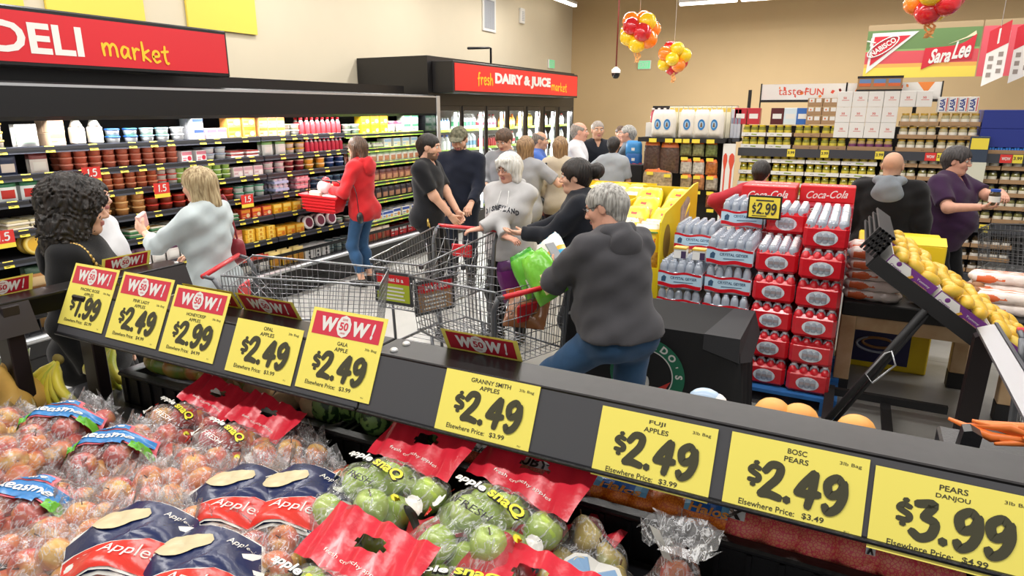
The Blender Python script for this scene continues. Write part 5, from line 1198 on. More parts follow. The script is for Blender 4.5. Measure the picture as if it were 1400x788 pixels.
for i in range(2):
    b = MB(); x = bx0 + .14 + i * .255; b.text('Kluski', (0, -.0705, .225), (1, 0, .12), (0, .12, 1), .05, 0, w=.16, bold=.03, shear=.2); lb = [o for o in bpy.data.objects if o.name.startswith('noodle_bag')][i]; b.build('lettering', mat('bag_red_print', 'D8402A'), lb)
    b = MB(); b.box(-.09, .09, -.06, -.05, .295, .305, 0); b.build('green_stripe', mat('green_line', '3D8A4E'), lb)
t = thing('display_bin', 'second yellow bin behind the first, heaped with pink and yellow bags', 'display bin', (0, 0, 0))
b = MB(); X0, X1, Y0, Y1 = -2.75, -1.95, 6.75, 7.35; b.box(X0, X1, Y0, Y0 + .012, 0, 1.13, 0); b.box(X0, X1, Y1 - .012, Y1, 0, 1.2, 0); b.box(X0, X0 + .012, Y0, Y1, 0, 1.15, 0); b.box(X1 - .012, X1, Y0, Y1, 0, 1.18, 0); b.box(X0, X1, Y0, Y1, .96, .98, 0); b.build('carton', ycard, t)
for i in range(3):
    for j in range(2):
        me = bag_mesh('pasta_bag', .24, .32, .1, [PM('F2CF3A'), PM('F3D9C8'), PM('E0605A')], lambda u, v: 1 if v < .1 else 0); o = bpy.data.objects.new('pasta_bag', me); link(o, None, (X0 + .15 + i * .25, Y0 + .08 + j * .2, 1.04 + .03 * j), (R(-70), 0, R(-10 + 9 * i))); tag(o, 'yellow and pink bag lying %s in the %s row of the far bin' % (('left', 'middle', 'right')[i], ('near', 'far')[j]), 'bag', 'bags in the far bin')

# ------------------------------------------------------------------ drinks on blue pallets
redw = mat('wrap_red', 'D2202C', .22, spec=.6, coat=.3, bump=.25, bscale=30); clearw = mat('wrap_clear', 'DDE3EA', .15, spec=.6, coat=.4, bump=.5, bscale=35); bottlem = mat('bottle_clear', 'A9B1BE', .1, spec=.7, coat=.5); palb = mat('pallet_blue', '2C6FB5', .7, noise=.2, nscale=9)
capw = mat('cap_white', 'EEF0F2', .3); lblblue = mat('label_blue', '9CC4E4', .35); waterlab = mat('water_label', 'BFDCEF', .3); ink_blue = mat('water_ink', '3A5A7A', .5); canm = mat('can_silver', 'B9AEB2', .25, .4)
def pallet(x0, x1, y0, y1, label):
    t = thing('pallet', label, 'pallet', (0, 0, 0), 0)
    for x in np.linspace(x0 + .05, x1 - .05, 3): b = MB(); b.box(x - .05, x + .05, y0, y1, 0, .10); b.build('runner', palb, t)
    for y in np.linspace(y0 + .05, y1 - .05, max(3, int((y1 - y0) / .17))): b = MB(); b.box(x0, x1, y - .045, y + .045, .10, .125); b.build('deck_board', palb, t)
pallet(-1.2, .08, 4.56, 5.5, 'blue pallet under the red and water packs')
pallet(-.80, .03, 5.55, 6.02, 'blue pallet under the soda can boxes')
def bottle_tops(b, w, d, z, h, nx, ny, m, mc):
    for i in range(nx):
        for j in range(ny):
            c = (-w / 2 + (i + .5) * w / nx, (j + .5) * d / ny, z); r = min(w / nx, d / ny) * .47
            b.lathe([(r, 0), (r * 1.03, h * .52), (r * .92, h * .70), (r * .66, h * .84), (r * .58, h * .87)], 9, c=c, m=m); b.lathe([(r * .6, h * .85), (r * .6, h * .98), (r * .45, h), (.001, h)], 8, c=c, m=mc)
def red_pack_mesh(full):
    key = ('redpack', full)
    if key in _PC: return _PC[key]
    t = thing('red_drink_pack', 'x', 'drink pack'); w, d, h = .268, .42, .198
    b = MB(); b.box(-w / 2, w / 2, 0, d, .002, h * .78, 0, .022)
    # scalloped shoulders where the film hugs the bottle necks
    for i in range(4): b.lathe([(.031, 0), (.030, .012), (.02, .03), (.012, .04)], 8, c=(-w / 2 + (i + .5) * w / 4, .034, h * .72), m=0)
    b.build('wrap', redw, t)
    b = MB(); el = [(w * .27 * math.cos(a), -.0012, h * .38 + h * .24 * math.sin(a)) for a in [2 * PI * i / 20 for i in range(20)]]; b.flat(el, 0)
    b.build('window', clearw, t)
    for i in range(3):
        b = MB(); x = (i - 1) * .036; b.lathe([(.012, 0), (.017, .008), (.017, .05), (.010, .06), (.008, .064)], 8, c=(x, -.002, h * .40 - .034), m=0, sy=.25); b.box(x - .0155, x + .0155, -.0068, -.002, h * .40 - .014, h * .40 + .006, 1); b.build('bottle', [bottlem, canm], t)
    b = MB(); b.box(w / 2 - .001, w / 2 + .0012, .05, .15, .03, .13, 0); b.box(w / 2 + .0008, w / 2 + .002, .06, .14, .06, .1, 1); b.build('side_label', [lblblue, cardw], t)
    b = MB()
    if full: bottle_tops(b, w * .96, d * .97, h * .66, h * .34, 4, 6, 0, 1)
    else: bottle_tops(b, w * .96, d * .25, h * .66, h * .335, 4, 1, 0, 1)
    o = b.build('bottle_tops', [bottlem, capw], t); o['kind'] = 'stuff'
    _PC[key] = t; return t
_used = set()
def put_red(x, y, z, full, label):
    r = red_pack_mesh(full)
    if full not in _used: _used.add(full); r.location = (x, y, z); r['label'] = label; r['group'] = 'red drink packs on the pallet'; return r
    return dup(r, (x + rnd.uniform(-.004, .004), y + rnd.uniform(-.012, .012), z), rnd.uniform(-.02, .02), label, 'red drink packs on the pallet')
LV = ['bottom', 'second', 'third', 'fourth', 'fifth', 'top']
for k in range(6): put_red(-.112, 4.60, .127 + k * .2005, k == 5, 'red drink pack in the right front column, %s layer' % LV[k])
for k in range(5): put_red(-.392, 4.64, .127 + k * .2005, k == 4, 'red drink pack in the left front column, %s layer' % LV[k])
for k in range(6): put_red(-.112, 5.045, .127 + k * .2005, k == 5, 'red drink pack in the right rear column, %s layer' % LV[k])
for k in range(6): put_red(-.392, 5.085, .127 + k * .2005, k == 5, 'red drink pack in the left rear column, %s layer' % LV[k])
def water_pack(full):
    key = ('water', full)
    if key in _PC: return _PC[key]
    t = thing('water_pack', 'x', 'water pack'); w, d, h = .318, .42, .202
    b = MB(); b.box(-w / 2, w / 2, 0, d, .002, h * .60, 0, .012); n = 24; y = -.0012
    b.build('wrap', clearw, t)
    b = MB(); z0, z1 = h * .10, h * .58; b.box(-w / 2 + .004, w / 2 - .004, y, 0, z0, z1, 0); b.box(w / 2 - .001, w / 2 + .0012, .01, d - .01, z0, z1, 0)
    wav = lambda u, z, a: z + a * math.sin(u * 5.2) * (1 - .2 * u)
    for (zz, th) in ((h * .13, .026), (h * .575, .016)):
        vs = []; fs = []
        for i in range(n + 1):
            u = i / n * 2 - 1; zc = wav(u, zz, .006); vs += [(u * (w / 2 - .004), y - .001, zc - th / 2), (u * (w / 2 - .004), y - .001, zc + th / 2)]
        b.add(vs, [(2 * i, 2 * i + 2, 2 * i + 3, 2 * i + 1) for i in range(n)], 1)
        b.box(w / 2 + .001, w / 2 + .002, .01, d - .01, zz - th / 2, zz + th / 2, 1)
    b.text('CRYSTAL GEYSER', (.03, y - .001, h * .41), (1, 0, 0), (0, 0, 1), .02, 2, w=.19, bold=.02); b.add([(-.13, y - .001, h * .25), (-.10, y - .001, h * .25), (-.095, y - .001, h * .42), (-.112, y - .001, h * .48), (-.13, y - .001, h * .40)], [(0, 1, 2, 3, 4)], 2)
    b.add([(-.04, y - .001, h * .24), (.10, y - .001, h * .27), (.10, y - .001, h * .29), (-.04, y - .001, h * .27)], [(0, 1, 2, 3)], 2); b.build('label_band', [waterlab, redw, ink_blue], t)
    b = MB()
    if full: bottle_tops(b, w * .97, d * .98, h * .5, h * .5, 5, 7, 0, 0)
    else: bottle_tops(b, w * .97, d * .14, h * .5, h * .49, 5, 1, 0, 0)
    o = b.build('bottle_tops', [bottlem], t); o['kind'] = 'stuff'; _PC[key] = t; return t
_usedw = set()
def put_water(x, y, z, full, label):
    r = water_pack(full)
    if full not in _usedw: _usedw.add(full); r.location = (x, y, z); r['label'] = label; r['group'] = 'water packs on the pallet'; return r
    return dup(r, (x + rnd.uniform(-.005, .005), y + rnd.uniform(-.01, .01), z), rnd.uniform(-.03, .03), label, 'water packs on the pallet')
for k in range(5): put_water(-.70, 4.66, .127 + k * .2045, k == 4, 'bottled water pack in the right front column, %s layer' % LV[k])
for k in range(4): put_water(-1.035, 4.66, .127 + k * .2045, k == 3, 'bottled water pack in the left front column, %s layer' % LV[k])
for k in range(6): put_water(-.70, 5.10, .127 + k * .2045, k == 5, 'bottled water pack in the right rear column, %s layer' % LV[k])
for k in range(5): put_water(-1.035, 5.10, .127 + k * .2045, k == 4, 'bottled water pack in the left rear column, %s layer' % LV[k])
for i in range(2):
    simple_box('small_sample_box', -1.06 + i * .135, 4.74, .949, .09, .07, .07, [cardw, PM('4A3A5A'), PM('E5B94A')], 'small purple and white box on the water packs, %s of two' % ('left', 'right')[i], 'box', None, lambda b, w, h: (b.box(w * .1, w * .5, -.001, 0, .003, h * .8, 1), b.box(-w * .52, w * .52, -.004, .074, h, h + .012, 2)))
def soda_box(x, y, z, kind, label):
    b = MB(); w, d, h = .40, .20, .128; b.box(-w / 2, w / 2, 0, d, 0, h, 0, .006)
    if kind == 'c': b.text('Coca-Cola', (0, -.001, h * .5), (1, 0, .06), (0, 0, 1), .06, 1, w=.30, bold=.01, shear=.4); b.text('Coca-Cola', (0, d * .5, h + .001), (1, 0, 0), (0, 1, 0), .07, 1, w=.28, bold=.01, shear=.4)
    else: b.tube([(.07 * math.cos(a) - .05, -.001, h * .55 + .042 * math.sin(a)) for a in [2 * PI * i / 24 for i in range(24)]], .004, 4, 1, closed=True); b.text('Dr Pepper', (0, -.003, h * .55), (1, 0, 0), (0, 0, 1), .05, 1, w=.22, bold=.02, shear=.15)
    o = b.build('soda_box', [mat('soda_red', 'D8242C', .35) if kind == 'c' else mat('soda_maroon', '9A1F35', .35), white]); o.location = (x, y, z); return tag(o, label, 'soda box', 'soda can boxes behind the red packs')
LW = ['lowest', 'second', 'third', 'fourth', 'fifth', 'sixth', 'seventh', 'eighth', 'ninth', 'tenth']
for k in range(10):
    soda_box(-.59, 5.60, .127 + k * .1285, 'c', 'bright red soda can box, left front stack, %s layer' % LW[k]); soda_box(-.59, 5.81, .127 + k * .1285, 'c', 'bright red soda can box, left rear stack, %s layer' % LW[k])
    if k < 9: soda_box(-.17, 5.58, .127 + k * .1285, 'd', 'maroon soda can box, right front stack, %s layer' % LW[k])
    soda_box(-.17, 5.81, .127 + k * .1285, 'c', 'bright red soda can box, right rear stack, %s layer' % LW[k])
t = thing('price_sign', 'yellow 2.99 price sign in a black frame on the water packs', 'price sign', at(1045, 284, Y=5.0))
b = MB(); b.box(-.115, .115, 0, .012, -.085, .085, 0, .004); b.build('frame', lidk, t)
b = MB(); b.box(-.102, .102, -.003, 0, -.072, .072, 0); b.brush('$2.99', (0, -.0045, -.008), (1, 0, 0), (0, 0, 1), .075, 1, thick=.16, w=.165); b.box(-.06, .06, -.0045, -.003, .045, .055, 1); b.box(-.08, .02, -.0045, -.003, -.064, -.058, 1); b.build('card', [tag_y, ink], t)
b = MB(); b.tube([(0, .006, -.085), (0, .006, -.16)], .006, 6); b.build('stem', lidk, t)

# ------------------------------------------------------------------ tasting table under a black cloth
cloth = mat('table_cloth_black', '101012', .8, bump=.15, bscale=220)
tx0, tx1, ty0, ty1, tz = -1.52, -.47, 3.72, 4.32, .745
t = thing('folding_table', 'folding table hidden under the black cloth', 'table', (0, 0, 0))
b = MB(); b.box(tx0 + .02, tx1 - .02, ty0 + .02, ty1 - .02, tz - .045, tz - .006, 0, .01); b.build('table_top', cardw, t)
for x in (tx0 + .12, tx1 - .12):
    for y in (ty0 + .1, ty1 - .1): b = MB(); b.tube([(x, y, 0), (x, y, tz - .045)], .014, 8); b.build('leg', gond, t)
vs = []; fs = []; per = []
nseg = 44
def rim(t_):     # perimeter of the table, t_ in 0..4
    k = int(t_) % 4; f_ = t_ - int(t_); c = [(tx0, ty0), (tx1, ty0), (tx1, ty1), (tx0, ty1)]; a_, b_ = c[k], c[(k + 1) % 4]; nn = [(0, -1), (1, 0), (0, 1), (-1, 0)][k]
    return a_[0] + (b_[0] - a_[0]) * f_, a_[1] + (b_[1] - a_[1]) * f_, nn, f_
rows_ = 9; N = nseg * 4
for j in range(rows_):
    d_ = j / (rows_ - 1)
    for i in range(N):
        x, y, nn, f_ = rim(i * 4 / N); k = int(i * 4 / N)
        amp = {0: .004, 1: .018, 2: .02, 3: .02}[k]; off = .004 + d_ * (.012 + amp * (1 + math.sin(f_ * 23 + k))) ; cor = max(0, 1 - min(f_, 1 - f_) * 9)
        off += cor * .05 * d_; vs.append((x + nn[0] * off, y + nn[1] * off, tz - d_ * (tz - .015)))
for j in range(rows_ - 1): fs += [(j * N + i, (j + 1) * N + i, (j + 1) * N + (i + 1) % N, j * N + (i + 1) % N) for i in range(N)]
b = MB(); b.add(vs, fs, 0, True); b.flat([(v[0], v[1], v[2]) for v in vs[:N]], 0)
cl = b.build('table_cloth', cloth); tag(cl, 'black table cloth with round green emblem draped over the tasting table', 'table cloth')
b = MB(); fold = [(-.0, -.006), (.17, -.006)]
b.add([(tx1 - .19, ty0 - .006, tz + .003), (tx1 + .012, ty0 - .012, tz + .003), (tx1 + .012, ty1, tz + .003), (tx1 - .12, ty1, tz + .003), (tx1 - .19, ty0 - .012, tz - .09), (tx1 + .016, ty0 - .02, tz - .14), (tx1 + .06, ty0 + .2, tz - .2), (tx1 + .06, ty1 - .05, tz - .13)], [(0, 1, 2, 3), (0, 4, 5, 1), (1, 5, 6, 7, 2)], 0); b.build('corner_fold', mat('table_cloth_grey', '2C2C2F', .7, bump=.15, bscale=220), cl)
ec = at(884, 512, Y=ty0 - .02); yl = ty0 - .024
def disc(r, m, y, bb, n=40, c=(ec.x, ec.z)): bb.flat([(c[0] + r * math.cos(a), y, c[1] + r * math.sin(a)) for a in [2 * PI * i / n for i in range(n)]], m)
b = MB(); disc(.232, 0, yl, b); disc(.162, 1, yl - .001, b); disc(.155, 2, yl - .002, b)
b.flat([(ec.x + .02, yl - .004, ec.z - .145), (ec.x + .10, yl - .004, ec.z - .115), (ec.x + .15, yl - .004, ec.z - .02), (ec.x + .07, yl - .004, ec.z - .075)], 3)
for ch, ang in zip("RONALDO'S", np.linspace(150, 5, 9)):
    a = R(ang); b.text(ch, (ec.x + .197 * math.cos(a), yl - .002, ec.z + .197 * math.sin(a)), (math.sin(a), 0, -math.cos(a)), (math.cos(a), 0, math.sin(a)), .045 if ch != "'" else .015, 1, bold=.04)
# the printed portrait: head, hair, moustache
g = lambda pts, m, y: b.flat([(ec.x - .035 + p[0], yl - y, ec.z - .055 + p[1]) for p in pts], m)
g([(.055 * math.cos(a), .075 * math.sin(a) + .0) for a in [2 * PI * i / 24 for i in range(24)]], 1, .004); g([(-.06, .03), (-.055, .075), (-.02, .1), (.03, .1), (.06, .07), (.06, .02), (.045, .045), (.0, .06), (-.04, .045)], 2, .006)
g([(-.03, -.028), (0, -.018), (.03, -.028), (.034, -.038), (0, -.032), (-.034, -.038)], 2, .006); g([(-.035, .022), (-.008, .022), (-.008, .012), (-.035, .012)], 2, .006); g([(.008, .022), (.035, .022), (.035, .012), (.008, .012)], 2, .006); g([(-.02, -.05), (.02, -.05), (.012, -.058), (-.012, -.058)], 2, .006)
g([(-.075, -.09), (-.03, -.062), (0, -.085), (.03, -.062), (.075, -.09)], 1, .003)
b.build('emblem', [mat('emblem_teal', '1F6B4E', .6), mat('emblem_white', 'DDDCD6', .6), mat('emblem_black', '161616', .7), mat('emblem_red', 'C93A32', .6)], cl)
p = at(966, 537, Z=.1); 

# ------------------------------------------------------------------ wooden table with carrot bags, yellow box behind it
t = thing('wooden_table', 'oak table with black top edge carrying the carrot bags', 'table', (0, 0, 0)); wx0, wx1, wy0, wy1 = .04, 1.12, 5.02, 5.62
b = MB(); b.box(wx0, wx1, wy0, wy1, .60, .70, 0, .008); b.build('table_top', blackm, t)
b = MB()
for y in (wy0 + .02, wy1 - .08): b.box(wx0 + .1, wx1 - .02, y, y + .05, .5, .6)
b.build('apron', oak, t)
for x, y in ((wx0, wy0), (wx0, wy1 - .1), (wx1 - .32, wy1 - .1), (wx1 - .1, wy0)):
    b = MB(); b.box(x, x + .1, y, y + .1, .12, .6, 0, .005); lg = b.build('leg', oak, t); b = MB(); b.box(x - .002, x + .102, y - .002, y + .102, 0, .12); b.build('foot_sleeve', blackm, lg)
carrot = mat('carrot_film', 'F0E4DC', .25, spec=.6, bump=.5, bscale=30); corange = mat('carrot_orange', 'E8703A', .3)
def carrot_bag_mesh():
    if 'carrot' in _PC: return _PC['carrot']
    F = Field((-.2, -.13, -.01), (.2, .13, .08), .008); F.cone((-.14, 0, .035), (.14, 0, .035), .05, .05, .03, sq=((0, 0, 1), 1.5)).cone((-.13, -.05, .032), (.13, -.05, .032), .04, .04, .03).cone((-.13, .05, .032), (.13, .05, .032), .04, .04, .03); F.half((0, 0, 0), (0, 0, -1)); F.disp(lambda x, y, z: .003 * np.sin(70 * x + 30 * y) * np.sin(60 * y))
    v, f = F.mesh(); c = v[f].mean(1); mi = ((np.abs(((c[:, 1] + .2 + .01 * np.sin(12 * c[:, 0])) * 30) % 2 - 1) < .30)).astype(int); mi[np.abs(c[:, 0]) > .15] = 0
    me = bpy.data.meshes.new('carrot_bag'); me.from_pydata(v.tolist(), [], f.tolist()); me.materials.append(carrot); me.materials.append(corange); me.polygons.foreach_set('material_index', mi.astype(np.int32)); me.polygons.foreach_set('use_smooth', [True] * len(f)); me.update(); _PC['carrot'] = me; return me
for cx, cy, n_, w in ((.22, 5.17, 5, 'front left'), (.22, 5.44, 5, 'rear left'), (.98, 5.2, 2, 'right'), (.98, 5.45, 3, 'rear right')):
    for k in range(n_):
        o = bpy.data.objects.new('carrot_bag', carrot_bag_mesh()); link(o, None, (cx + rnd.uniform(-.015, .015), cy, .701 + k * .073), (0, 0, rnd.uniform(-.06, .06) + (PI if k % 2 else 0))); tag(o, 'clear bag of orange carrots, %s stack on the oak table, %s layer' % (w, LW[k]), 'carrot bag', 'carrot bags on the oak table')
pot = mat('potato_skin', 'A8744A', .5, noise=.3, nscale=14)
for i in range(3):
    for j in range(2):
        b = MB(); rr = random.Random(i * 3 + j)
        for q in range(9): b.ell((rr.uniform(-.07, .07), rr.uniform(-.05, .05), .05 + .045 * (q % 3)), (.045, .035, .032), 0, 9, 6)
        o = b.build('potato_bag', pot); o.location = (.52 + i * .16, 5.15 + j * .2, .69); tag(o, 'bag of brown potatoes beside the carrots, %s of the %s row' % (('left', 'middle', 'right')[i], ('near', 'far')[j]), 'potato bag', 'potato bags on the oak table'); o['kind'] = 'thing'
t = thing('mayonnaise_display', 'large yellow cardboard display box with blue emblem behind the oak table', 'display box', (0, 0, 0))
b = MB(); b.box(.10, .68, 5.70, 6.25, 0, 1.02, 0, .01); b.add([(.10, 5.70, 1.02), (.68, 5.70, 1.02), (.68, 5.85, 1.06), (.10, 5.85, 1.06)], [(0, 1, 2, 3)], 0); b.build('carton', ycard, t)
b = MB(); cx, cz = .37, .86; b.flat([(cx + .13 * math.cos(a) * (1 + .1 * math.cos(2 * a)), 5.698, cz + .05 * math.sin(a)) for a in [2 * PI * i / 24 for i in range(24)]], 1); b.flat([(cx + .125 * math.cos(a) * (1 + .1 * math.cos(2 * a)), 5.697, cz + .043 * math.sin(a)) for a in [2 * PI * i / 24 for i in range(24)]], 0)
b.text('Best Foods', (cx, 5.6955, cz), (1, 0, 0), (0, 0, 1), .045, 1, w=.2, bold=.03); b.text('real mayo', (cx, 5.6985, .73), (1, 0, 0), (0, 0, 1), .03, 2, w=.16); b.tube([(.22, 5.697, .62), (.27, 5.697, .68), (.3, 5.697, .62)], .006, 4, 2); b.build('emblem', [mat('mayo_blue', '2A5BB0', .4), white, ink], t)
b = MB(); b.box(.12, .55, 5.696, 5.70, .05, .42, 0); b.tube([(.33 + .15 * math.cos(a), 5.694, .2 + .06 * math.sin(a)) for a in [2 * PI * i / 24 for i in range(24)]], .012, 5, 1, closed=True); b.tube([(.33 + .11 * math.cos(a), 5.692, .22 + .04 * math.sin(a)) for a in [2 * PI * i / 24 for i in range(24)]], .012, 5, 2, closed=True); b.build('picture', [mat('picture_navy', '2B2A55', .5), mat('picture_silver', 'AEB6C6', .3), mat('picture_brown', 'A87A4A', .5)], t)

# ------------------------------------------------------------------ mango rack, its price rail, and mango boxes
t = thing('mango_rack', 'black steel rack with a sloping tray of mango boxes', 'rack', (0, 0, 0))
TL, BR = Vector((.16, 4.15, 1.18)), Vector((1.05, 4.15, .56)); dv = (BR - TL); Ls_ = dv.length; ang = math.atan2(TL.z - BR.z, BR.x - TL.x)
Mt = Matrix.Translation(TL) @ Matrix.Rotation(ang, 4, 'Y')
b = MB(Mt); b.box(0, Ls_, 0, .9, -.03, -.015, 0); b.box(0, Ls_, -.012, 0, -.05, .035, 0); b.box(-.012, 0, 0, .9, -.05, .12, 0); b.box(0, Ls_, .9, .912, -.05, .035, 0); b.build('tray', blackm, t)
b = MB(Mt)
for k in range(5): b.box(-.02 - k * .022, -.006 - k * .022, 0, .02, .01 + k * .0, .16, 0)
for k in range(4): b.box(-.10, .0, .0 + k * .0, .9, .04 + k * .035, .052 + k * .035, 0)
b.build('back_grill', blackm, t)
b = MB(); b.tube([(.44, 4.14, .93), (.03, 4.14, .16)], .02, 6); b.tube([(.47, 4.16, .92), (.07, 4.16, .15)], .012, 6); b.build('brace', blackm, t)
b = MB(); b.tube([(.28, 4.10, .66), (.20, 4.10, .52), (.24, 4.10, .47), (.34, 4.10, .60), (.31, 4.10, .68)], .006, 5, closed=True); b.build('cable_loop', silver, t)
for a_, c_, nm in (((.0, 4.12, .0), (.72, 4.12, .0), 'foot_bar'), ((.0, 4.75, .0), (.72, 4.75, .0), 'foot_bar')): b = MB(); b.box(a_[0], c_[0], a_[1] - .02, a_[1] + .02, .10, .15); b.build(nm, blackm, t)
b = MB(); b.box(.34, .40, 4.14, 4.73, .09, .11); b.box(.0, .06, 4.1, 4.77, .0, .16); b.build('floor_frame', blackm, t)
b = MB(); b.add([(.645, 3.96, .0), (.735, 3.96, .0), (.755, 3.96, .93), (.66, 3.96, .86), (.645, 4.04, .0), (.735, 4.04, .0), (.755, 4.04, .93), (.66, 4.04, .86)], [(0, 1, 2, 3), (7, 6, 5, 4), (0, 4, 5, 1), (1, 5, 6, 2), (2, 6, 7, 3), (3, 7, 4, 0)], 0); b.build('post', mat('post_maroon_black', '1C1415', .45), t)
t = thing('price_rail', 'grey metal price rail running past the mango rack at the right edge', 'price rail', (0, 0, 0))
b = MB(); q = [(.665, .905), (.735, .935), (.735, .92), (.665, .89)]; b.add([(x, y, z) for y in (4.0, 1.9) for x, z in q], [(0, 1, 2, 3), (7, 6, 5, 4), (0, 4, 5, 1), (1, 5, 6, 2), (2, 6, 7, 3), (3, 7, 4, 0)], 0); b.build('rail', mat('rail_steel_grey', 'A2A2A6', .3, .6), t)
b = MB(); b.box(.735, .75, 1.9, 4.0, .86, .945, 0); b.build('label_strip', gond, t)
mango_m = mat('mango_skin', 'F0B93A', .35, noise=.2, nscale=6, col2='D9C04A'); mpur = mat('box_purple', '7A3A8A', .5); mgold = mat('box_gold', 'E8B03A', .5)
def mango_mesh():
    if 'mango' in _PC: return _PC['mango']
    F = Field((-.08, -.06, -.06), (.08, .06, .06), .006); F.ell((-.012, 0, 0), (.048, .035, .034), .02).ell((.025, .006, 0), (.035, .027, .027), .025); v, f = F.mesh(); me = bpy.data.meshes.new('mango'); me.from_pydata(v.tolist(), [], f.tolist()); me.materials.append(mango_m); me.polygons.foreach_set('use_smooth', [True] * len(f)); me.update(); _PC['mango'] = me; return me
def mango_box(M, label, seed, where):
    t = thing('mango_box', label, 'fruit box', (0, 0, 0)); t.matrix_world = M; w, d, h = .29, .38, .085
    b = MB(); b.box(0, w, 0, .006, 0, h, 0); b.box(0, w, d - .006, d, 0, h, 0); b.box(0, .006, .006, d - .006, 0, h, 1); b.box(w - .006, w, .006, d - .006, 0, h, 1); b.box(.0, w, .0, d, -.002, .004, 1)
    b.flat([(.006, -.001, .008), (.12, -.001, .008), (.15, -.001, .045), (.12, -.001, h - .004), (.006, -.001, h - .004)], 1); b.flat([(.12, -.0012, .004), (.135, -.0012, .004), (.165, -.0012, .05), (.15, -.0012, .055)], 2)
    b.text('Crespo', (.06, -.002, .035), (1, 0, 0), (0, 0, 1), .018, 0, w=.07, bold=.02); b.ell((.06, -.001, .062), (.014, .001, .014), 0, 8, 6); b.text('Tommy', (.22, -.001, .055), (1, 0, 0), (0, 0, 1), .015, 1, w=.08); b.text('mango', (.22, -.001, .03), (1, 0, 0), (0, 0, 1), .015, 2, w=.08); b.build('carton', [mpur, cardw, mgold], t)
    rr = random.Random(seed)
    for i in range(3):
        for j in range(4):
            o = bpy.data.objects.new('mango', mango_mesh()); COL.objects.link(o); o.matrix_world = M @ Matrix.Translation((.055 + i * .09, .05 + j * .09, .085 + rr.uniform(0, .025))) @ Euler((rr.uniform(-.4, .4), rr.uniform(-.4, .4), rr.uniform(0, 6))).to_matrix().to_4x4()
            tag(o, 'yellow mango in %s' % where, 'mango', 'mangoes in %s' % where)
Mb = lambda s_, y_: Matrix.Translation(TL + Vector((0, y_ - 4.15, 0))) @ Matrix.Rotation(ang, 4, 'Y') @ Matrix.Translation((s_, 0, .0))
mango_box(Mb(.05, 4.17), 'purple and white mango box, upper one on the near edge of the rack', 1, 'the upper near box'); mango_box(Mb(.36, 4.17), 'purple and white mango box, lower one on the near edge of the rack', 2, 'the lower near box')
mango_box(Mb(.05, 4.58), 'purple mango box, upper one at the far side of the rack', 3, 'the upper far box'); mango_box(Mb(.36, 4.58), 'purple mango box, lower one at the far side of the rack', 4, 'the lower far box')
mango_box(Mb(.67, 4.17), 'purple mango box on the near edge of the rack, lowest, right of the price rail', 5, 'the lowest near box'); mango_box(Mb(.67, 4.58), 'purple mango box at the far side of the rack, lowest', 6, 'the lowest far box')
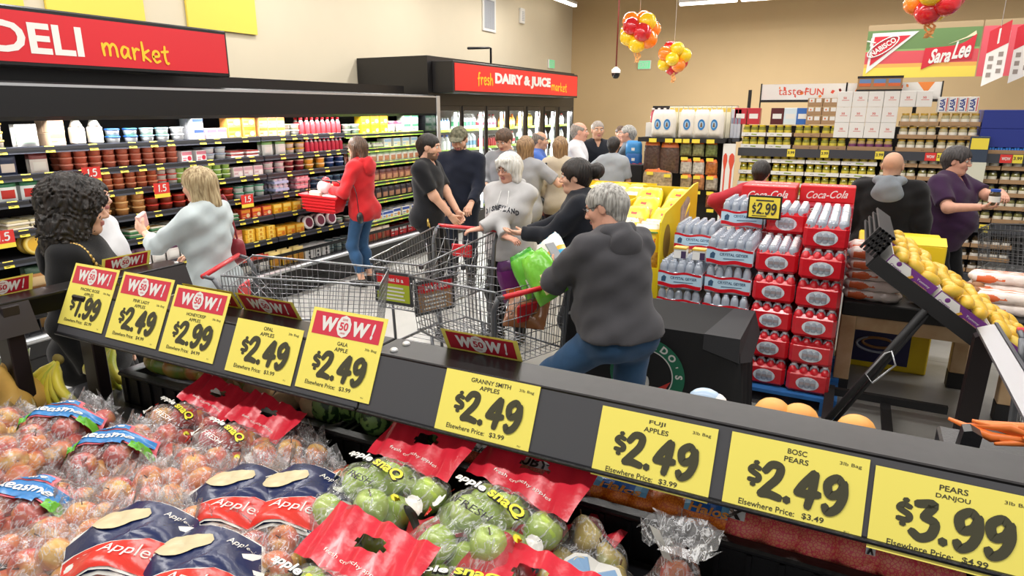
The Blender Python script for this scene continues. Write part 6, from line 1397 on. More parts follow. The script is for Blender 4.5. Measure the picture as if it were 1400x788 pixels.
# ------------------------------------------------------------------ shopping carts
wire = mat('cart_wire', '9A9CA0', .3, .85); cart_grey = mat('cart_frame_grey', '6E7074', .4, .5); cart_plastic = mat('cart_plastic', '3C3D40', .5); redplastic = mat('plastic_red', 'D5242C', .35); wheelm = mat('wheel_grey', '2E2E30', .6)
def make_cart():
    t = thing('shopping_cart', 'x', 'shopping cart'); zb, zt = .56, .93
    # plan at back (y=-.42) and front (y=.48)
    def P(s, v, z):      # s in -1..1 across, v 0..1 back to front, z 0..1 height
        w = (.29 - .06 * v) * (.90 + .10 * z); y = -.42 + v * .90 + (.05 * z if v > .5 else 0); zz = zb + .05 * (1 - v) * 0 + z * (zt - zb + .09 * (1 - v)); return (s * w, y, zz)
    b = MB()
    for k in range(8): z = k / 7; b.tube([P(-1, 0, z), P(-1, 1, z), P(1, 1, z), P(1, 0, z)], .0075 if k in (0, 7) else .0028, 5)
    for k in range(25): v = k / 24; b.tube([P(-1, v, 1), P(-1, v, 0)], .0024, 4, caps=False); b.tube([P(1, v, 1), P(1, v, 0)], .0024, 4, caps=False)
    for k in range(13): s_ = -1 + k / 6; b.tube([P(s_, 1, 1), P(s_, 1, 0), P(s_, 0, 0)], .0024, 4, caps=False)
    for k in range(10): v = k / 9; b.tube([P(-1, v, 0), P(1, v, 0)], .0028, 4, caps=False)
    b.build('basket', wire, t)
    b = MB()
    for k in range(13): s_ = -1 + k / 6; b.tube([P(s_, 0, 1.0), P(s_, .02, 0)], .0024, 4, caps=False)
    for z in (.1, .35, .6, .8, 1): b.tube([P(-.98, .005, z), P(.98, .005, z)], .003, 4)
    b.build('rear_gate', wire, t)
    b = MB(); b.tube([(-.30, -.46, 1.0), (-.30, -.42, .92), (-.29, -.40, .60), (-.27, -.38, .30), (-.25, -.40, .16)], .017, 7); b.tube([(.30, -.46, 1.0), (.30, -.42, .92), (.29, -.40, .60), (.27, -.38, .30), (.25, -.40, .16)], .017, 7)
    b.tube([(-.25, -.40, .17), (-.23, .35, .20), (-.10, .42, .20), (.10, .42, .20), (.23, .35, .20), (.25, -.40, .17)], .012, 7); b.tube([(-.22, .28, .20), (-.22, .30, .56)], .012, 7); b.tube([(.22, .28, .20), (.22, .30, .56)], .012, 7)
    b.tube([(-.30, -.46, 1.0), (-.30, -.52, 1.02)], .013, 7); b.tube([(.30, -.46, 1.0), (.30, -.52, 1.02)], .013, 7); b.build('frame', cart_grey, t)
    b = MB(); b.tube([(-.31, -.52, 1.02), (.31, -.52, 1.02)], .016, 8); b.build('handle', redplastic, t)
    b = MB()
    for k in range(9): y = -.36 + k * .08; b.tube([(-.22, y, .205), (.22, y, .205)], .003, 4)
    b.build('lower_rack', wire, t)
    b = MB()
    for sx_ in (-.17, -.06, .06, .17): b.tube([(sx_, -.40, .95), (sx_, -.22, .72), (sx_, -.22, .70)], .003, 4)
    b.tube([(-.2, -.30, .84), (.2, -.30, .84)], .003, 4); b.tube([(-.2, -.22, .70), (.2, -.22, .70)], .004, 4); b.tube([(-.24, -.22, .92), (-.22, -.22, .70)], .004, 4); b.tube([(.24, -.22, .92), (.22, -.22, .70)], .004, 4); b.build('child_seat', wire, t)
    b = MB(); b.box(-.10, .10, -.402, -.385, .79, .90, 0, .01); b.build('seat_flap', redplastic, t)
    for sx_, y in ((-.25, -.40), (.25, -.40), (-.22, .36), (.22, .36)):
        b = MB(Matrix.Translation((sx_, y, .062)) @ Matrix.Rotation(PI / 2, 4, 'Y')); b.lathe([(.02, -.013), (.058, -.016), (.06, -.006), (.06, .006), (.058, .016), (.02, .013)], 16); w = b.build('wheel', wheelm, t)
        b = MB(); b.box(sx_ - .02, sx_ - .016, y - .02, y + .02, .05, .17); b.box(sx_ + .016, sx_ + .02, y - .02, y + .02, .05, .17); b.box(sx_ - .02, sx_ + .02, y - .02, y + .02, .155, .17); b.build('caster_fork', cart_grey, w)
    b = MB(); b.box(-.235, -.20, .5, .53, zt - .03, zt + .01, 0, .008); b.box(.20, .235, .5, .53, zt - .03, zt + .01, 0, .008); b.build('bumper', cart_plastic, t)
    return t
CART0 = make_cart(); _cn = [0]
lime = mat('card_lime', 'B9C832', .45)
def cart(x, y, rz, label, sign=None):
    c = CART0 if _cn[0] == 0 else dup(CART0); _cn[0] += 1; c.location = (x, y, 0); c.rotation_euler = (0, 0, R(rz)); c['label'] = label
    return c
def cart_sign(c, kind):
    b = MB(); w, h = .17, .15; yy_ = .555; b.box(-w, w, yy_, yy_ + .012, .62, .62 + .25, 0, .006); f = b.build('sign_frame', cart_plastic, c)
    b = MB(); y = yy_ + .0125; uv = (-1, 0, 0); up_ = (0, 0, 1); b.box(-w + .025, w - .025, y - .001, y, .645, .845, 0 if kind != 'b' else 2); b.box(-w + .025, w - .025, y, y + .001, .78, .845, 1)
    b.text({'l': 'What is a', 'b': 'SAVE BIG', 's': 'Shop'}[kind], (0, y + .002, .812), uv, up_, .032, 3, w=.19 if kind != 's' else .14, bold=.02)
    for i in range(4): b.box(-.10 + .01 * (i % 2), .09, y, y + .0008, .66 + i * .028, .672 + i * .028, 3)
    
    if kind == 'b':
        b.box(-w + .025, w - .025, .552, .553, .645, .845, 2); b.box(-w + .025, w - .025, .5505, .552, .78, .845, 1); b.text('SAVE BIG', (0, .5495, .812), (1, 0, 0), up_, .032, 3, w=.19, bold=.02)
        for i in range(4): b.box(-.10 + .01 * (i % 2), .09, .551, .552, .66 + i * .028, .672 + i * .028, 3)
    b.build('sign_card', [lime if kind == 'l' else mat('card_green', '4E7A3A', .45), redplastic, mat('card_kraft', 'A8825A', .6), white], f)
ca = cart(-2.88, 4.28, 180, 'grey wire shopping cart in front of the white-haired shopper, lime sign on its front')
# a copy carries the first sign only if it is made after it, so all carts first
cb = cart(-1.98, 3.50, 69.5, 'grey wire shopping cart loaded with snack bags beside the grey-hooded shopper')
cc_ = cart(1.66, 7.35, 70, 'grey wire shopping cart parked at the right edge by the jar shelves')
cd = cart(-3.15, 3.12, -60, 'grey wire shopping cart by the shopper in the pale blouse, partly behind the price rail')
ce = cart(1.15, 3.35, 150, 'grey wire shopping cart at right edge under the grey price rail, with green sign') if False else cart(1.10, 3.12, 184, 'grey wire shopping cart at right edge behind the price rail, with Shop sign')
cart_sign(ca, 'l'); cart_sign(cb, 'b'); cart_sign(ce, 's')
# snack bags in the loaded cart
def pillow(name, w, h, d, cols, label, cat, M, front):
    me = bag_mesh(name + '_%d' % int(w * 1000 + h * 100), w, h, d, cols, front).copy(); o = bpy.data.objects.new(name, me); COL.objects.link(o); o.matrix_world = M; return tag(o, label, cat)
def placed(px, py, Y, rx, ry, rz, zoff=0): p = at(px, py, Y=Y); return Matrix.Translation(p + Vector((0, 0, zoff))) @ Euler((R(rx), R(ry), R(rz))).to_matrix().to_4x4() @ Matrix.Translation((0, 0, -.15))
gl_ = lambda c: mat('gloss_' + c, c, .22, spec=.6, bump=.4, bscale=18)
pillow('chip_bag', .20, .28, .08, [gl_('6E2A6E'), gl_('4A1E52'), gl_('E8732E')], 'purple and orange snack bag in the loaded cart', 'snack bag', placed(703, 382, 3.5, 10, -12, 20), lambda u, v: 2 if v < -.2 and u > -.6 else (1 if v > .6 else 0))
pillow('chip_bag', .19, .28, .08, [gl_('6CC23A'), gl_('3F9A2E'), gl_('F0EDE0')], 'bright green snack bag leaning left in the loaded cart', 'snack bag', placed(724, 378, 3.42, -15, -32, 15, .03), lambda u, v: 2 if -.6 < v < -.1 and abs(u) < .5 else (1 if v > .7 else 0))
pillow('chip_bag', .20, .30, .08, [gl_('7ACB3F'), gl_('52A834'), gl_('F3E9A8')], 'bright green snack bag with pale circle in the loaded cart', 'snack bag', placed(742, 382, 3.34, -20, -36, 10, .02), lambda u, v: 2 if (u - .2) ** 2 + (v + .45) ** 2 < .16 else 0)
pillow('chip_bag', .22, .30, .09, [gl_('3FA9D8'), gl_('F2F0EA'), gl_('F0B840')], 'blue and white snack bag behind the green ones in the loaded cart', 'snack bag', placed(756, 366, 3.62, -30, -40, 0, .06), lambda u, v: 1 if v > .25 else (2 if .05 < v <= .25 and u > 0 else 0))
pillow('chip_bag', .26, .30, .10, [gl_('8A5A3A'), gl_('B9703A'), gl_('C9503A')], 'brown bag low in the loaded cart', 'snack bag', placed(722, 420, 3.45, -50, 0, 10), lambda u, v: 1 if v > .3 else 0)

# ------------------------------------------------------------------ the produce table in the foreground
bin_m = mat('bin_black', '17171A', .35, spec=.5, bump=.1, bscale=120); railtop = mat('rail_top_metal', '2E2C2D', .3, .7, noise=.15, nscale=30); railface = mat('rail_face_grey', '4A4A4E', .55); post_m = mat('post_dark_maroon', '201718', .4); boltm = mat('bolt_white', 'D9D9D9', .3, .4)
ZR = 1.325; AY = 1.41; TH = math.atan2(.095, .194)
DZ_ = .153; DYF = .075; CY = 1.53
def rail_piece(x0, x1, label):
    t = thing('price_rail', label, 'price rail', (0, 0, 0))
    b = MB(); b.box(x0, x1, AY - .003, CY + .003, ZR - .012, ZR, 0, .003); b.build('top_plate', railtop, t)
    b = MB(); b.add([(x0, AY - .002, ZR - .006), (x1, AY - .002, ZR - .006), (x1, AY - DYF, ZR - DZ_), (x0, AY - DYF, ZR - DZ_), (x0, AY + .008, ZR - .010), (x1, AY + .008, ZR - .010), (x1, AY - DYF + .01, ZR - DZ_), (x0, AY - DYF + .01, ZR - DZ_)], [(3, 2, 1, 0), (4, 5, 6, 7), (2, 3, 7, 6), (0, 4, 7, 3), (1, 2, 6, 5)], 0); b.box(x0, x1, AY - DYF - .010, AY - DYF + .012, ZR - DZ_ - .006, ZR - DZ_ + .004, 1, .003); b.build('front_face', [railface, bin_m], t)
    b = MB(); b.add([(x0, CY, ZR - .006), (x1, CY, ZR - .006), (x1, CY + DYF, ZR - DZ_), (x0, CY + DYF, ZR - DZ_)], [(0, 1, 2, 3)], 0); b.build('back_face', railface, t)
    return t
JX = -1.185
r1 = rail_piece(-2.66, JX - .004, 'left length of the dark price rail, ending at the bolted joint'); r2 = rail_piece(JX + .004, 1.9, 'right length of the dark price rail, from the bolted joint to the right edge')
for r_, xs in ((r1, JX - .06), (r2, JX + .06)):
    for y in (AY + .03, AY + .09): b = MB(); b.lathe([(.012, 0), (.012, .004), (.008, .008), (.001, .009)], 12, c=(xs, y, ZR)); b.build('bolt', boltm, r_)
for x, y in ((-1.065, AY + .03), (.9, AY + .03)):
    b = MB(); b.box(x - .03, x + .03, y - .03, y + .03, .84, ZR - .012, 0, .004); b.build('post', post_m, r2)
b = MB(); b.box(-2.62, -2.54, AY - .02, AY + .03, .84, ZR - .012, 0, .004); b.build('post', post_m, r1)
# the end rail at the left, along the deli aisle
t = thing('price_rail', 'dark price rail along the left end of the produce table', 'price rail', (0, 0, 0)); xa, xb = -2.675, -2.795
b = MB(); b.box(xb, xa, .55, 1.93, ZR - .012, ZR, 0, .003); b.build('top_plate', railtop, t)
b = MB(); [b.add([(xa, q0, ZR - .008), (xa, q1, ZR - .008), (xa + .04, q1, ZR - .12), (xa + .04, q0, ZR - .12)], [(3, 2, 1, 0)], 0) for q0, q1 in ((.55, 1.27), (1.48, 1.93))]; b.add([(xb, .55, ZR - .008), (xb, 1.93, ZR - .008), (xb - .05, 1.93, ZR - .12), (xb - .05, .55, ZR - .12)], [(0, 1, 2, 3)], 0); b.build('side_face', post_m, t)
b = MB(); b.box(-2.74, -2.66, 1.17, 1.23, .84, ZR - .012, 0, .004); b.build('post', post_m, t)
for y in (1.9,): b = MB(); b.lathe([(.01, 0), (.01, .006), (.001, .008)], 10, c=(xa - .02, y, ZR)); b.build('bolt', boltm, t)

card_y = mat('card_price_yellow', 'FFF072', .42, spec=.4); card_r = mat('card_wow_red', 'DB3A4E', .42); card_rb = mat('card_wow_dark_red', 'B81E30', .42); inkg = mat('card_ink', '45432F', .6)
def wow(b, o, ux, uy, w, h, mr=1, mw=2, n=Vector((0, 0, 0))):
    """white WOW! with a 50 badge, centred on o"""
    o = Vector(o); ux = Vector(ux).normalized(); uy = Vector(uy).normalized(); e = n * .0006
    b.text('W', o - ux * w * .30, ux, uy, h * .62, mw, w=w * .26, bold=.06, shear=.08); b.text('W', o + ux * w * .20 - uy * h * .02, ux, uy, h * .62, mw, w=w * .26, bold=.06, shear=.12); b.text('!', o + ux * w * .385, ux, uy, h * .66, mw, w=w * .05, bold=.05, shear=.2)
    for k in range(20):
        a0, a1 = 2 * PI * k / 20, 2 * PI * (k + 1) / 20; r0 = h * .44 * (1 + .06 * (k % 2)); r1 = h * .44 * (1 + .06 * ((k + 1) % 2)); c = o - ux * w * .06 + e
        b.add([c, c + ux * math.cos(a0) * r0 * .82 + uy * math.sin(a0) * r0, c + ux * math.cos(a1) * r1 * .82 + uy * math.sin(a1) * r1], [(0, 1, 2)], mw)
    b.text('50', o - ux * w * .06 + e * 2, ux, uy, h * .34, mr, w=h * .46, bold=.03); b.text('save', o - ux * w * .06 + e * 2 + uy * h * .28, ux, uy, h * .09, mr, w=h * .26); b.text('cents', o - ux * w * .06 + e * 2 - uy * h * .28, ux, uy, h * .08, mr, w=h * .26)
nF = Vector((0, -math.cos(TH), math.sin(TH))); uF = Vector((0, math.sin(TH), math.cos(TH)))
def onface(px, py):
    d = _f * FPX + _r * (px - 700) - _u * (py - 394); o = Vector((0, 0, CAMH)); p0 = Vector((0, AY, ZR)); tt = (p0 - o).dot(nF) / d.dot(nF); return o + d * tt
def price_card(px, py, pr, name, price, els, size, label, tall=False, gtilt=0):
    """px,py: the card's lower left corner in the photograph; pr: its lower right"""
    a = onface(px, py); c = onface(*pr); w = .279 if size is None else size; w = c.x - a.x
    up0 = (a - Vector((a.x, AY, ZR))).dot(uF); H = .216 * w / .279
    h2 = (.245 if tall else .168) * w / .279
    t = thing('price_card', label, 'price card', (a.x, a.y, a.z)); o = nF * .003; u = Vector((1, 0, 0)); b = MB()
    E_ = lambda x, y, k=0: o + u * x + uF * y + nF * (.0007 * k)
    q = [E_(0, 0, 1), E_(w, 0, 1), E_(w, h2, 1), E_(0, h2, 1)]; qb = [E_(0, 0, -1), E_(w, 0, -1), E_(w, h2, -1), E_(0, h2, -1)]
    b.add(q + qb, [(0, 1, 2, 3), (7, 6, 5, 4), (0, 4, 5, 1), (1, 5, 6, 2), (2, 6, 7, 3), (3, 7, 4, 0)], 0)
    hb = h2 - (.079 if tall else 0) * w / .279
    nm = name.split('|'); k = w / .279
    for i, s_ in enumerate(nm): b.text(s_, E_(w * .5, hb - (.017 + i * .0175) * k, 2), u, uF, .0115 * k, 1, w=min(.0098 * k * len(s_), .15 * k), bold=.015)
    b.text('3lb Bag', E_(w * .875, hb - .020 * k, 2), u, uF, .009 * k, 1, w=.042 * k)
    b.brush('$', E_(w * .215, .088 * k, 2), u, uF, .052 * k, 1, thick=.2, w=.030 * k); b.brush(price, E_(w * (.565 if price[0] != '1' else .56), .080 * k, 2), u, uF, .074 * k, 1, thick=.215, w=(.172 if price[0] != '1' else .150) * k, space=.05)
    b.text('Elsewhere Price:', E_(w * .33, .022 * k, 2), u, uF, .0125 * k, 1, w=.115 * k, bold=.01); b.text('$' + els, E_(w * .665, .022 * k, 2), u, uF, .0135 * k, 1, w=.043 * k, bold=.015); b.text('PLU', E_(w * .9, .012 * k, 2), u, uF, .004 * k, 1)
    if tall:
        qq = [E_(.013 * k, hb, 2), E_(w - .013 * k, hb, 2), E_(w - .013 * k, h2 - .01 * k, 2), E_(.013 * k, h2 - .01 * k, 2)]; b.add(qq, [(0, 1, 2, 3)], 2)
        wow(b, E_(w * .52, hb + (h2 - hb - .01 * k) * .5, 3), u, uF, w * .86, (h2 - hb) * .9, 2, 3, nF)
    b.build('card', [card_y, inkg, card_r, white], t); return t
price_card(80, 442, (139, 459), 'PACIFIC ROSE|APPLES', '1.99', '2.99', None, 'yellow price card 1.99 with red WOW top, leftmost on the rail', True)
price_card(145, 461, (213, 480), 'PINK LADY|APPLES', '2.49', '4.99', None, 'yellow price card for pink lady apples with red WOW top', True)
price_card(218, 480, (291, 500), 'HONEYCRISP|APPLES', '2.99', '4.99', None, 'yellow price card 2.99 for honeycrisp apples with red WOW top', True)
price_card(308, 506, (398, 528), 'OPAL|APPLES', '2.49', '3.99', None, 'plain yellow price card for opal apples between two WOW cards')
price_card(404, 528, (504, 557), 'GALA|APPLE', '2.49', '3.99', None, 'yellow price card for gala apple with red WOW top left of the joint', True)
price_card(594, 588, (722, 622), 'GRANNY SMITH|APPLES', '2.49', '3.99', None, 'yellow price card for granny smith apples right of the bolted joint')
price_card(808, 648, (967, 690), 'FUJI|APPLES', '2.49', '3.99', None, 'yellow price card for fuji apples')
price_card(986, 692, (1176, 744), 'BOSC|PEARS', '2.49', '3.49', None, 'yellow price card for bosc pears')
price_card(1184, 748, (1412, 808), 'PEARS|DANJOU', '3.99', '4.99', None, 'yellow price card 3.99 for danjou pears at the right edge')
# cards of the far side, whose red tops stand above the rail
uB = Vector((0, -math.sin(TH), math.cos(TH))); nB = Vector((0, -math.cos(TH), -math.sin(TH)))
def back_card(org, u, up, n, w, label, htop=.076):
    t = thing('offer_card', label, 'price card', org, 0, None); u, up, n = Vector(u), Vector(up), Vector(n); b = MB(); E_ = lambda x, y, k=0: u * x + up * y + n * (.0008 * k)
    b.add([E_(0, -.12), E_(w, -.12), E_(w, htop), E_(0, htop)], [(0, 1, 2, 3)], 0); b.add([E_(.014, .004, 1), E_(w - .014, .004, 1), E_(w - .014, htop - .006, 1), E_(.014, htop - .006, 1)], [(0, 1, 2, 3)], 1)
    b.add([E_(0, -.12, -1), E_(w, -.12, -1), E_(w, htop, -1), E_(0, htop, -1)], [(3, 2, 1, 0)], 0)
    wow(b, E_(w * .52, htop * .5, 2), u, up, w * .80, htop * .95, 1, 2, n); b.build('card', [card_y, card_rb, white], t); return t
def zt_x(px, py): return at(px, py, Z=ZR)
for pa, pb_, lab in (((612, 491), (714, 515), 'red WOW card top standing behind the rail, right of the bolted joint'), ((262, 402), (330, 416), 'red WOW card top behind the rail over the honeycrisp card'), ((333, 416), (412, 434), 'red WOW card top behind the rail left of the gala card')):
    a, c = at(pa[0], pa[1], Y=CY + .006), at(pb_[0], pb_[1], Y=CY + .006); back_card((a.x, CY + .006, ZR), (1, 0, 0), uB, nB, c.x - a.x, lab)
for y0, y1, lab in ((1.15, 1.28, 'red WOW card top on the end rail at the left edge'), (1.62, 1.84, 'red WOW card top on the end rail beside the curly-haired shopper')):
    back_card((xb - .004, y0 if False else y0, ZR), (0, 1, 0), (.35, 0, .93), (.93, 0, -.35), y1 - y0 if y0 > 1.5 else .2, lab, .07)
a = at(133, 372, Y=1.62); back_card((-2.72, 1.60, ZR), (.62, -.22, 0), uB, nB, .26, 'red WOW card top angled at the corner behind the 1.99 card', .07)

# table carcass, near bins, divider
t = thing('produce_table', 'long black produce table holding the bagged apples', 'table', (0, 0, 0))
b = MB(); b.box(-2.9, 1.9, -.1, 2.30, .74, .84, 0); b.build('table_top', bin_m, t)
b = MB(); b.box(-2.85, 1.85, -.05, 2.2, 0, .74, 0); b.build('carcass', bin_m, t)
b = MB(); b.box(-2.45, 1.9, 1.425, 1.45, .84, 1.01, 0, .004); 
for k in range(60):
    x = -2.42 + k * .072; b.box(x, x + .012, 1.417, 1.425, .86, 1.0, 0)
b.box(-2.45, 1.9, 1.414, 1.456, 1.002, 1.02, 0, .006); b.build('divider', bin_m, t)
b = MB(); b.box(-1.655, -1.635, .0, 1.41, .84, 1.0, 0, .004); b.build('side_divider', bin_m, t)
b = MB(); b.box(-2.62, 1.9, -.05, 1.41, .84, .90, 0); b.build('bin_liner', bin_m, t)
for x0, x1 in ((-2.42, -1.9), (-1.88, -1.36), (-1.34, -.82), (-.80, -.28), (-.26, .26), (.28, .8), (.82, 1.34)):
    b = MB(); b.box(x0, x1, 1.462, 1.98, .84, .96, 0); b.box(x0, x1, 1.97, 1.99, .94, 1.06, 0); b.box(x0, x0 + .012, 1.462, 1.97, .96, 1.012, 0); b.box(x1 - .012, x1, 1.462, 1.97, .96, 1.012, 0); b.build('crate', bin_m, t)

# ------------------------------------------------------------------ apples and their bags
def fruit_mat(name, c1, c2, c3=None, scale=9, rough=.3):
    if name in MATS: return MATS[name]
    m = bpy.data.materials.new(name); m.use_nodes = True; nt = m.node_tree; b = nt.nodes['Principled BSDF']; b.inputs['Roughness'].default_value = rough; b.inputs['Coat Weight'].default_value = .3
    tc = nt.nodes.new('ShaderNodeTexCoord'); oi = nt.nodes.new('ShaderNodeObjectInfo'); mp = nt.nodes.new('ShaderNodeMapping'); mp.inputs['Scale'].default_value = (14, 14, 5)
    ad = nt.nodes.new('ShaderNodeVectorMath'); ad.operation = 'ADD'; nt.links.new(tc.outputs['Object'], mp.inputs['Vector']); nt.links.new(mp.outputs['Vector'], ad.inputs[0])
    cb_ = nt.nodes.new('ShaderNodeCombineXYZ'); ml = nt.nodes.new('ShaderNodeMath'); ml.operation = 'MULTIPLY'; ml.inputs[1].default_value = 40; nt.links.new(oi.outputs['Random'], ml.inputs[0]); nt.links.new(ml.outputs[0], cb_.inputs[0]); nt.links.new(cb_.outputs[0], ad.inputs[1])
    n = nt.nodes.new('ShaderNodeTexNoise'); n.inputs['Scale'].default_value = scale / 9; n.inputs['Detail'].default_value = 5; nt.links.new(ad.outputs[0], n.inputs['Vector'])
    rp = nt.nodes.new('ShaderNodeValToRGB'); e = rp.color_ramp.elements; e[0].position = .36; e[0].color = srgb(c1); e[1].position = .62; e[1].color = srgb(c2)
    if c3: k = e.new(.5); k.color = srgb(c3)
    nt.links.new(n.outputs['Fac'], rp.inputs['Fac']); nt.links.new(rp.outputs['Color'], b.inputs['Base Color']); MATS[name] = m; return m
ap_red = fruit_mat('apple_red', 'C22A3A', 'E8A84A', 'D9583F'); ap_bi = fruit_mat('apple_bicolor', 'D8473F', 'F0BC58', 'E88A48'); ap_green = fruit_mat('apple_green', '9DBE3C', 'BBD25C', 'ACC94C'); stemm = mat('stem_brown', '5A4028', .8)
pear_m = fruit_mat('pear_skin', 'C9B04A', 'A8A83E', 'D8C06A')
def apple_mesh(m, key):
    if key in _PC: return _PC[key]
    b = MB(); r = .037; b.lathe([(.002, -.030), (.012, -.034), (.024, -.031), (.0335, -.018), (.037, .0), (.0355, .015), (.028, .027), (.017, .032), (.008, .029), (.002, .022)], 16, 0); b.tube([(0, 0, .022), (.002, 0, .032), (.005, 0, .040)], .0016, 5, 1)
    me = bpy.data.meshes.new('apple'); me.from_pydata(b.v, [], b.f); me.materials.append(m); me.materials.append(stemm); me.polygons.foreach_set('material_index', b.m); me.polygons.foreach_set('use_smooth', b.s); me.update(); _PC[key] = me; return me
def film_mat(name, tint=(1, 1, 1, 1), haze=.07, streak=.48):
    if name in MATS: return MATS[name]
    m = bpy.data.materials.new(name); m.use_nodes = True; nt = m.node_tree; nt.nodes.remove(nt.nodes['Principled BSDF']); o = nt.nodes['Material Output']
    tr = nt.nodes.new('ShaderNodeBsdfTransparent'); tr.inputs[0].default_value = tint; gl = nt.nodes.new('ShaderNodeBsdfGlossy'); gl.inputs['Roughness'].default_value = .16; df = nt.nodes.new('ShaderNodeBsdfDiffuse'); df.inputs[0].default_value = (.85, .85, .87, 1)
    tc = nt.nodes.new('ShaderNodeTexCoord'); mp = nt.nodes.new('ShaderNodeMapping'); mp.inputs['Scale'].default_value = (40, 14, 30); mp.inputs['Rotation'].default_value = (0, 0, .6)
    n = nt.nodes.new('ShaderNodeTexNoise'); n.inputs['Scale'].default_value = 1; n.inputs['Detail'].default_value = 5; n.inputs['Distortion'].default_value = 1.2; nt.links.new(tc.outputs['Object'], mp.inputs[0]); nt.links.new(mp.outputs[0], n.inputs['Vector'])
    bp = nt.nodes.new('ShaderNodeBump'); bp.inputs['Strength'].default_value = .85; bp.inputs['Distance'].default_value = .012; nt.links.new(n.outputs['Fac'], bp.inputs['Height']); nt.links.new(bp.outputs['Normal'], gl.inputs['Normal'])
    # creases: white sheen painted into the film, brightest where the noise crosses its middle
    sb = nt.nodes.new('ShaderNodeMath'); sb.operation = 'SUBTRACT'; sb.inputs[1].default_value = .5; nt.links.new(n.outputs['Fac'], sb.inputs[0]); ab = nt.nodes.new('ShaderNodeMath'); ab.operation = 'ABSOLUTE'; nt.links.new(sb.outputs[0], ab.inputs[0])
    mr = nt.nodes.new('ShaderNodeMapRange'); mr.inputs['From Min'].default_value = 0; mr.inputs['From Max'].default_value = .035; mr.inputs['To Min'].default_value = streak; mr.inputs['To Max'].default_value = haze; nt.links.new(ab.outputs[0], mr.inputs[0])
    m1 = nt.nodes.new('ShaderNodeMixShader'); nt.links.new(mr.outputs[0], m1.inputs[0]); nt.links.new(tr.outputs[0], m1.inputs[1]); nt.links.new(df.outputs[0], m1.inputs[2])
    lw = nt.nodes.new('ShaderNodeLayerWeight'); lw.inputs[0].default_value = .25; nt.links.new(bp.outputs['Normal'], lw.inputs['Normal']); m3 = nt.nodes.new('ShaderNodeMapRange'); m3.inputs['To Min'].default_value = .05; m3.inputs['To Max'].default_value = .5; nt.links.new(lw.outputs['Fresnel'], m3.inputs[0])
    m2 = nt.nodes.new('ShaderNodeMixShader'); nt.links.new(m3.outputs[0], m2.inputs[0]); nt.links.new(m1.outputs[0], m2.inputs[1]); nt.links.new(gl.outputs[0], m2.inputs[2]); nt.links.new(m2.outputs[0], o.inputs[0]); MATS[name] = m; return m
film = film_mat('bag_film')
hdr_red = mat('header_red', 'D62A3C', .25, spec=.5, coat=.2, bump=.35, bscale=18); lab_navy = mat('label_navy', '1E2A55', .25, spec=.6, bump=.2, bscale=30); lab_red = mat('label_red', 'E0392E', .25, spec=.6, bump=.2, bscale=30); lab_white = mat('label_white', 'F0EEE8', .3); lab_cream = mat('label_cream', 'D9C9A0', .35, noise=.2, nscale=20); lab_blue = mat('label_blue_print', '3B86C8', .25, spec=.6); lab_green = mat('label_leaf', '6DBB3C', .3); lab_pink = mat('label_pink', 'E06A78', .3); lab_black = mat('label_black', '1E1E1E', .4); lab_yellow = mat('label_yellow', 'E8DE3A', .4)
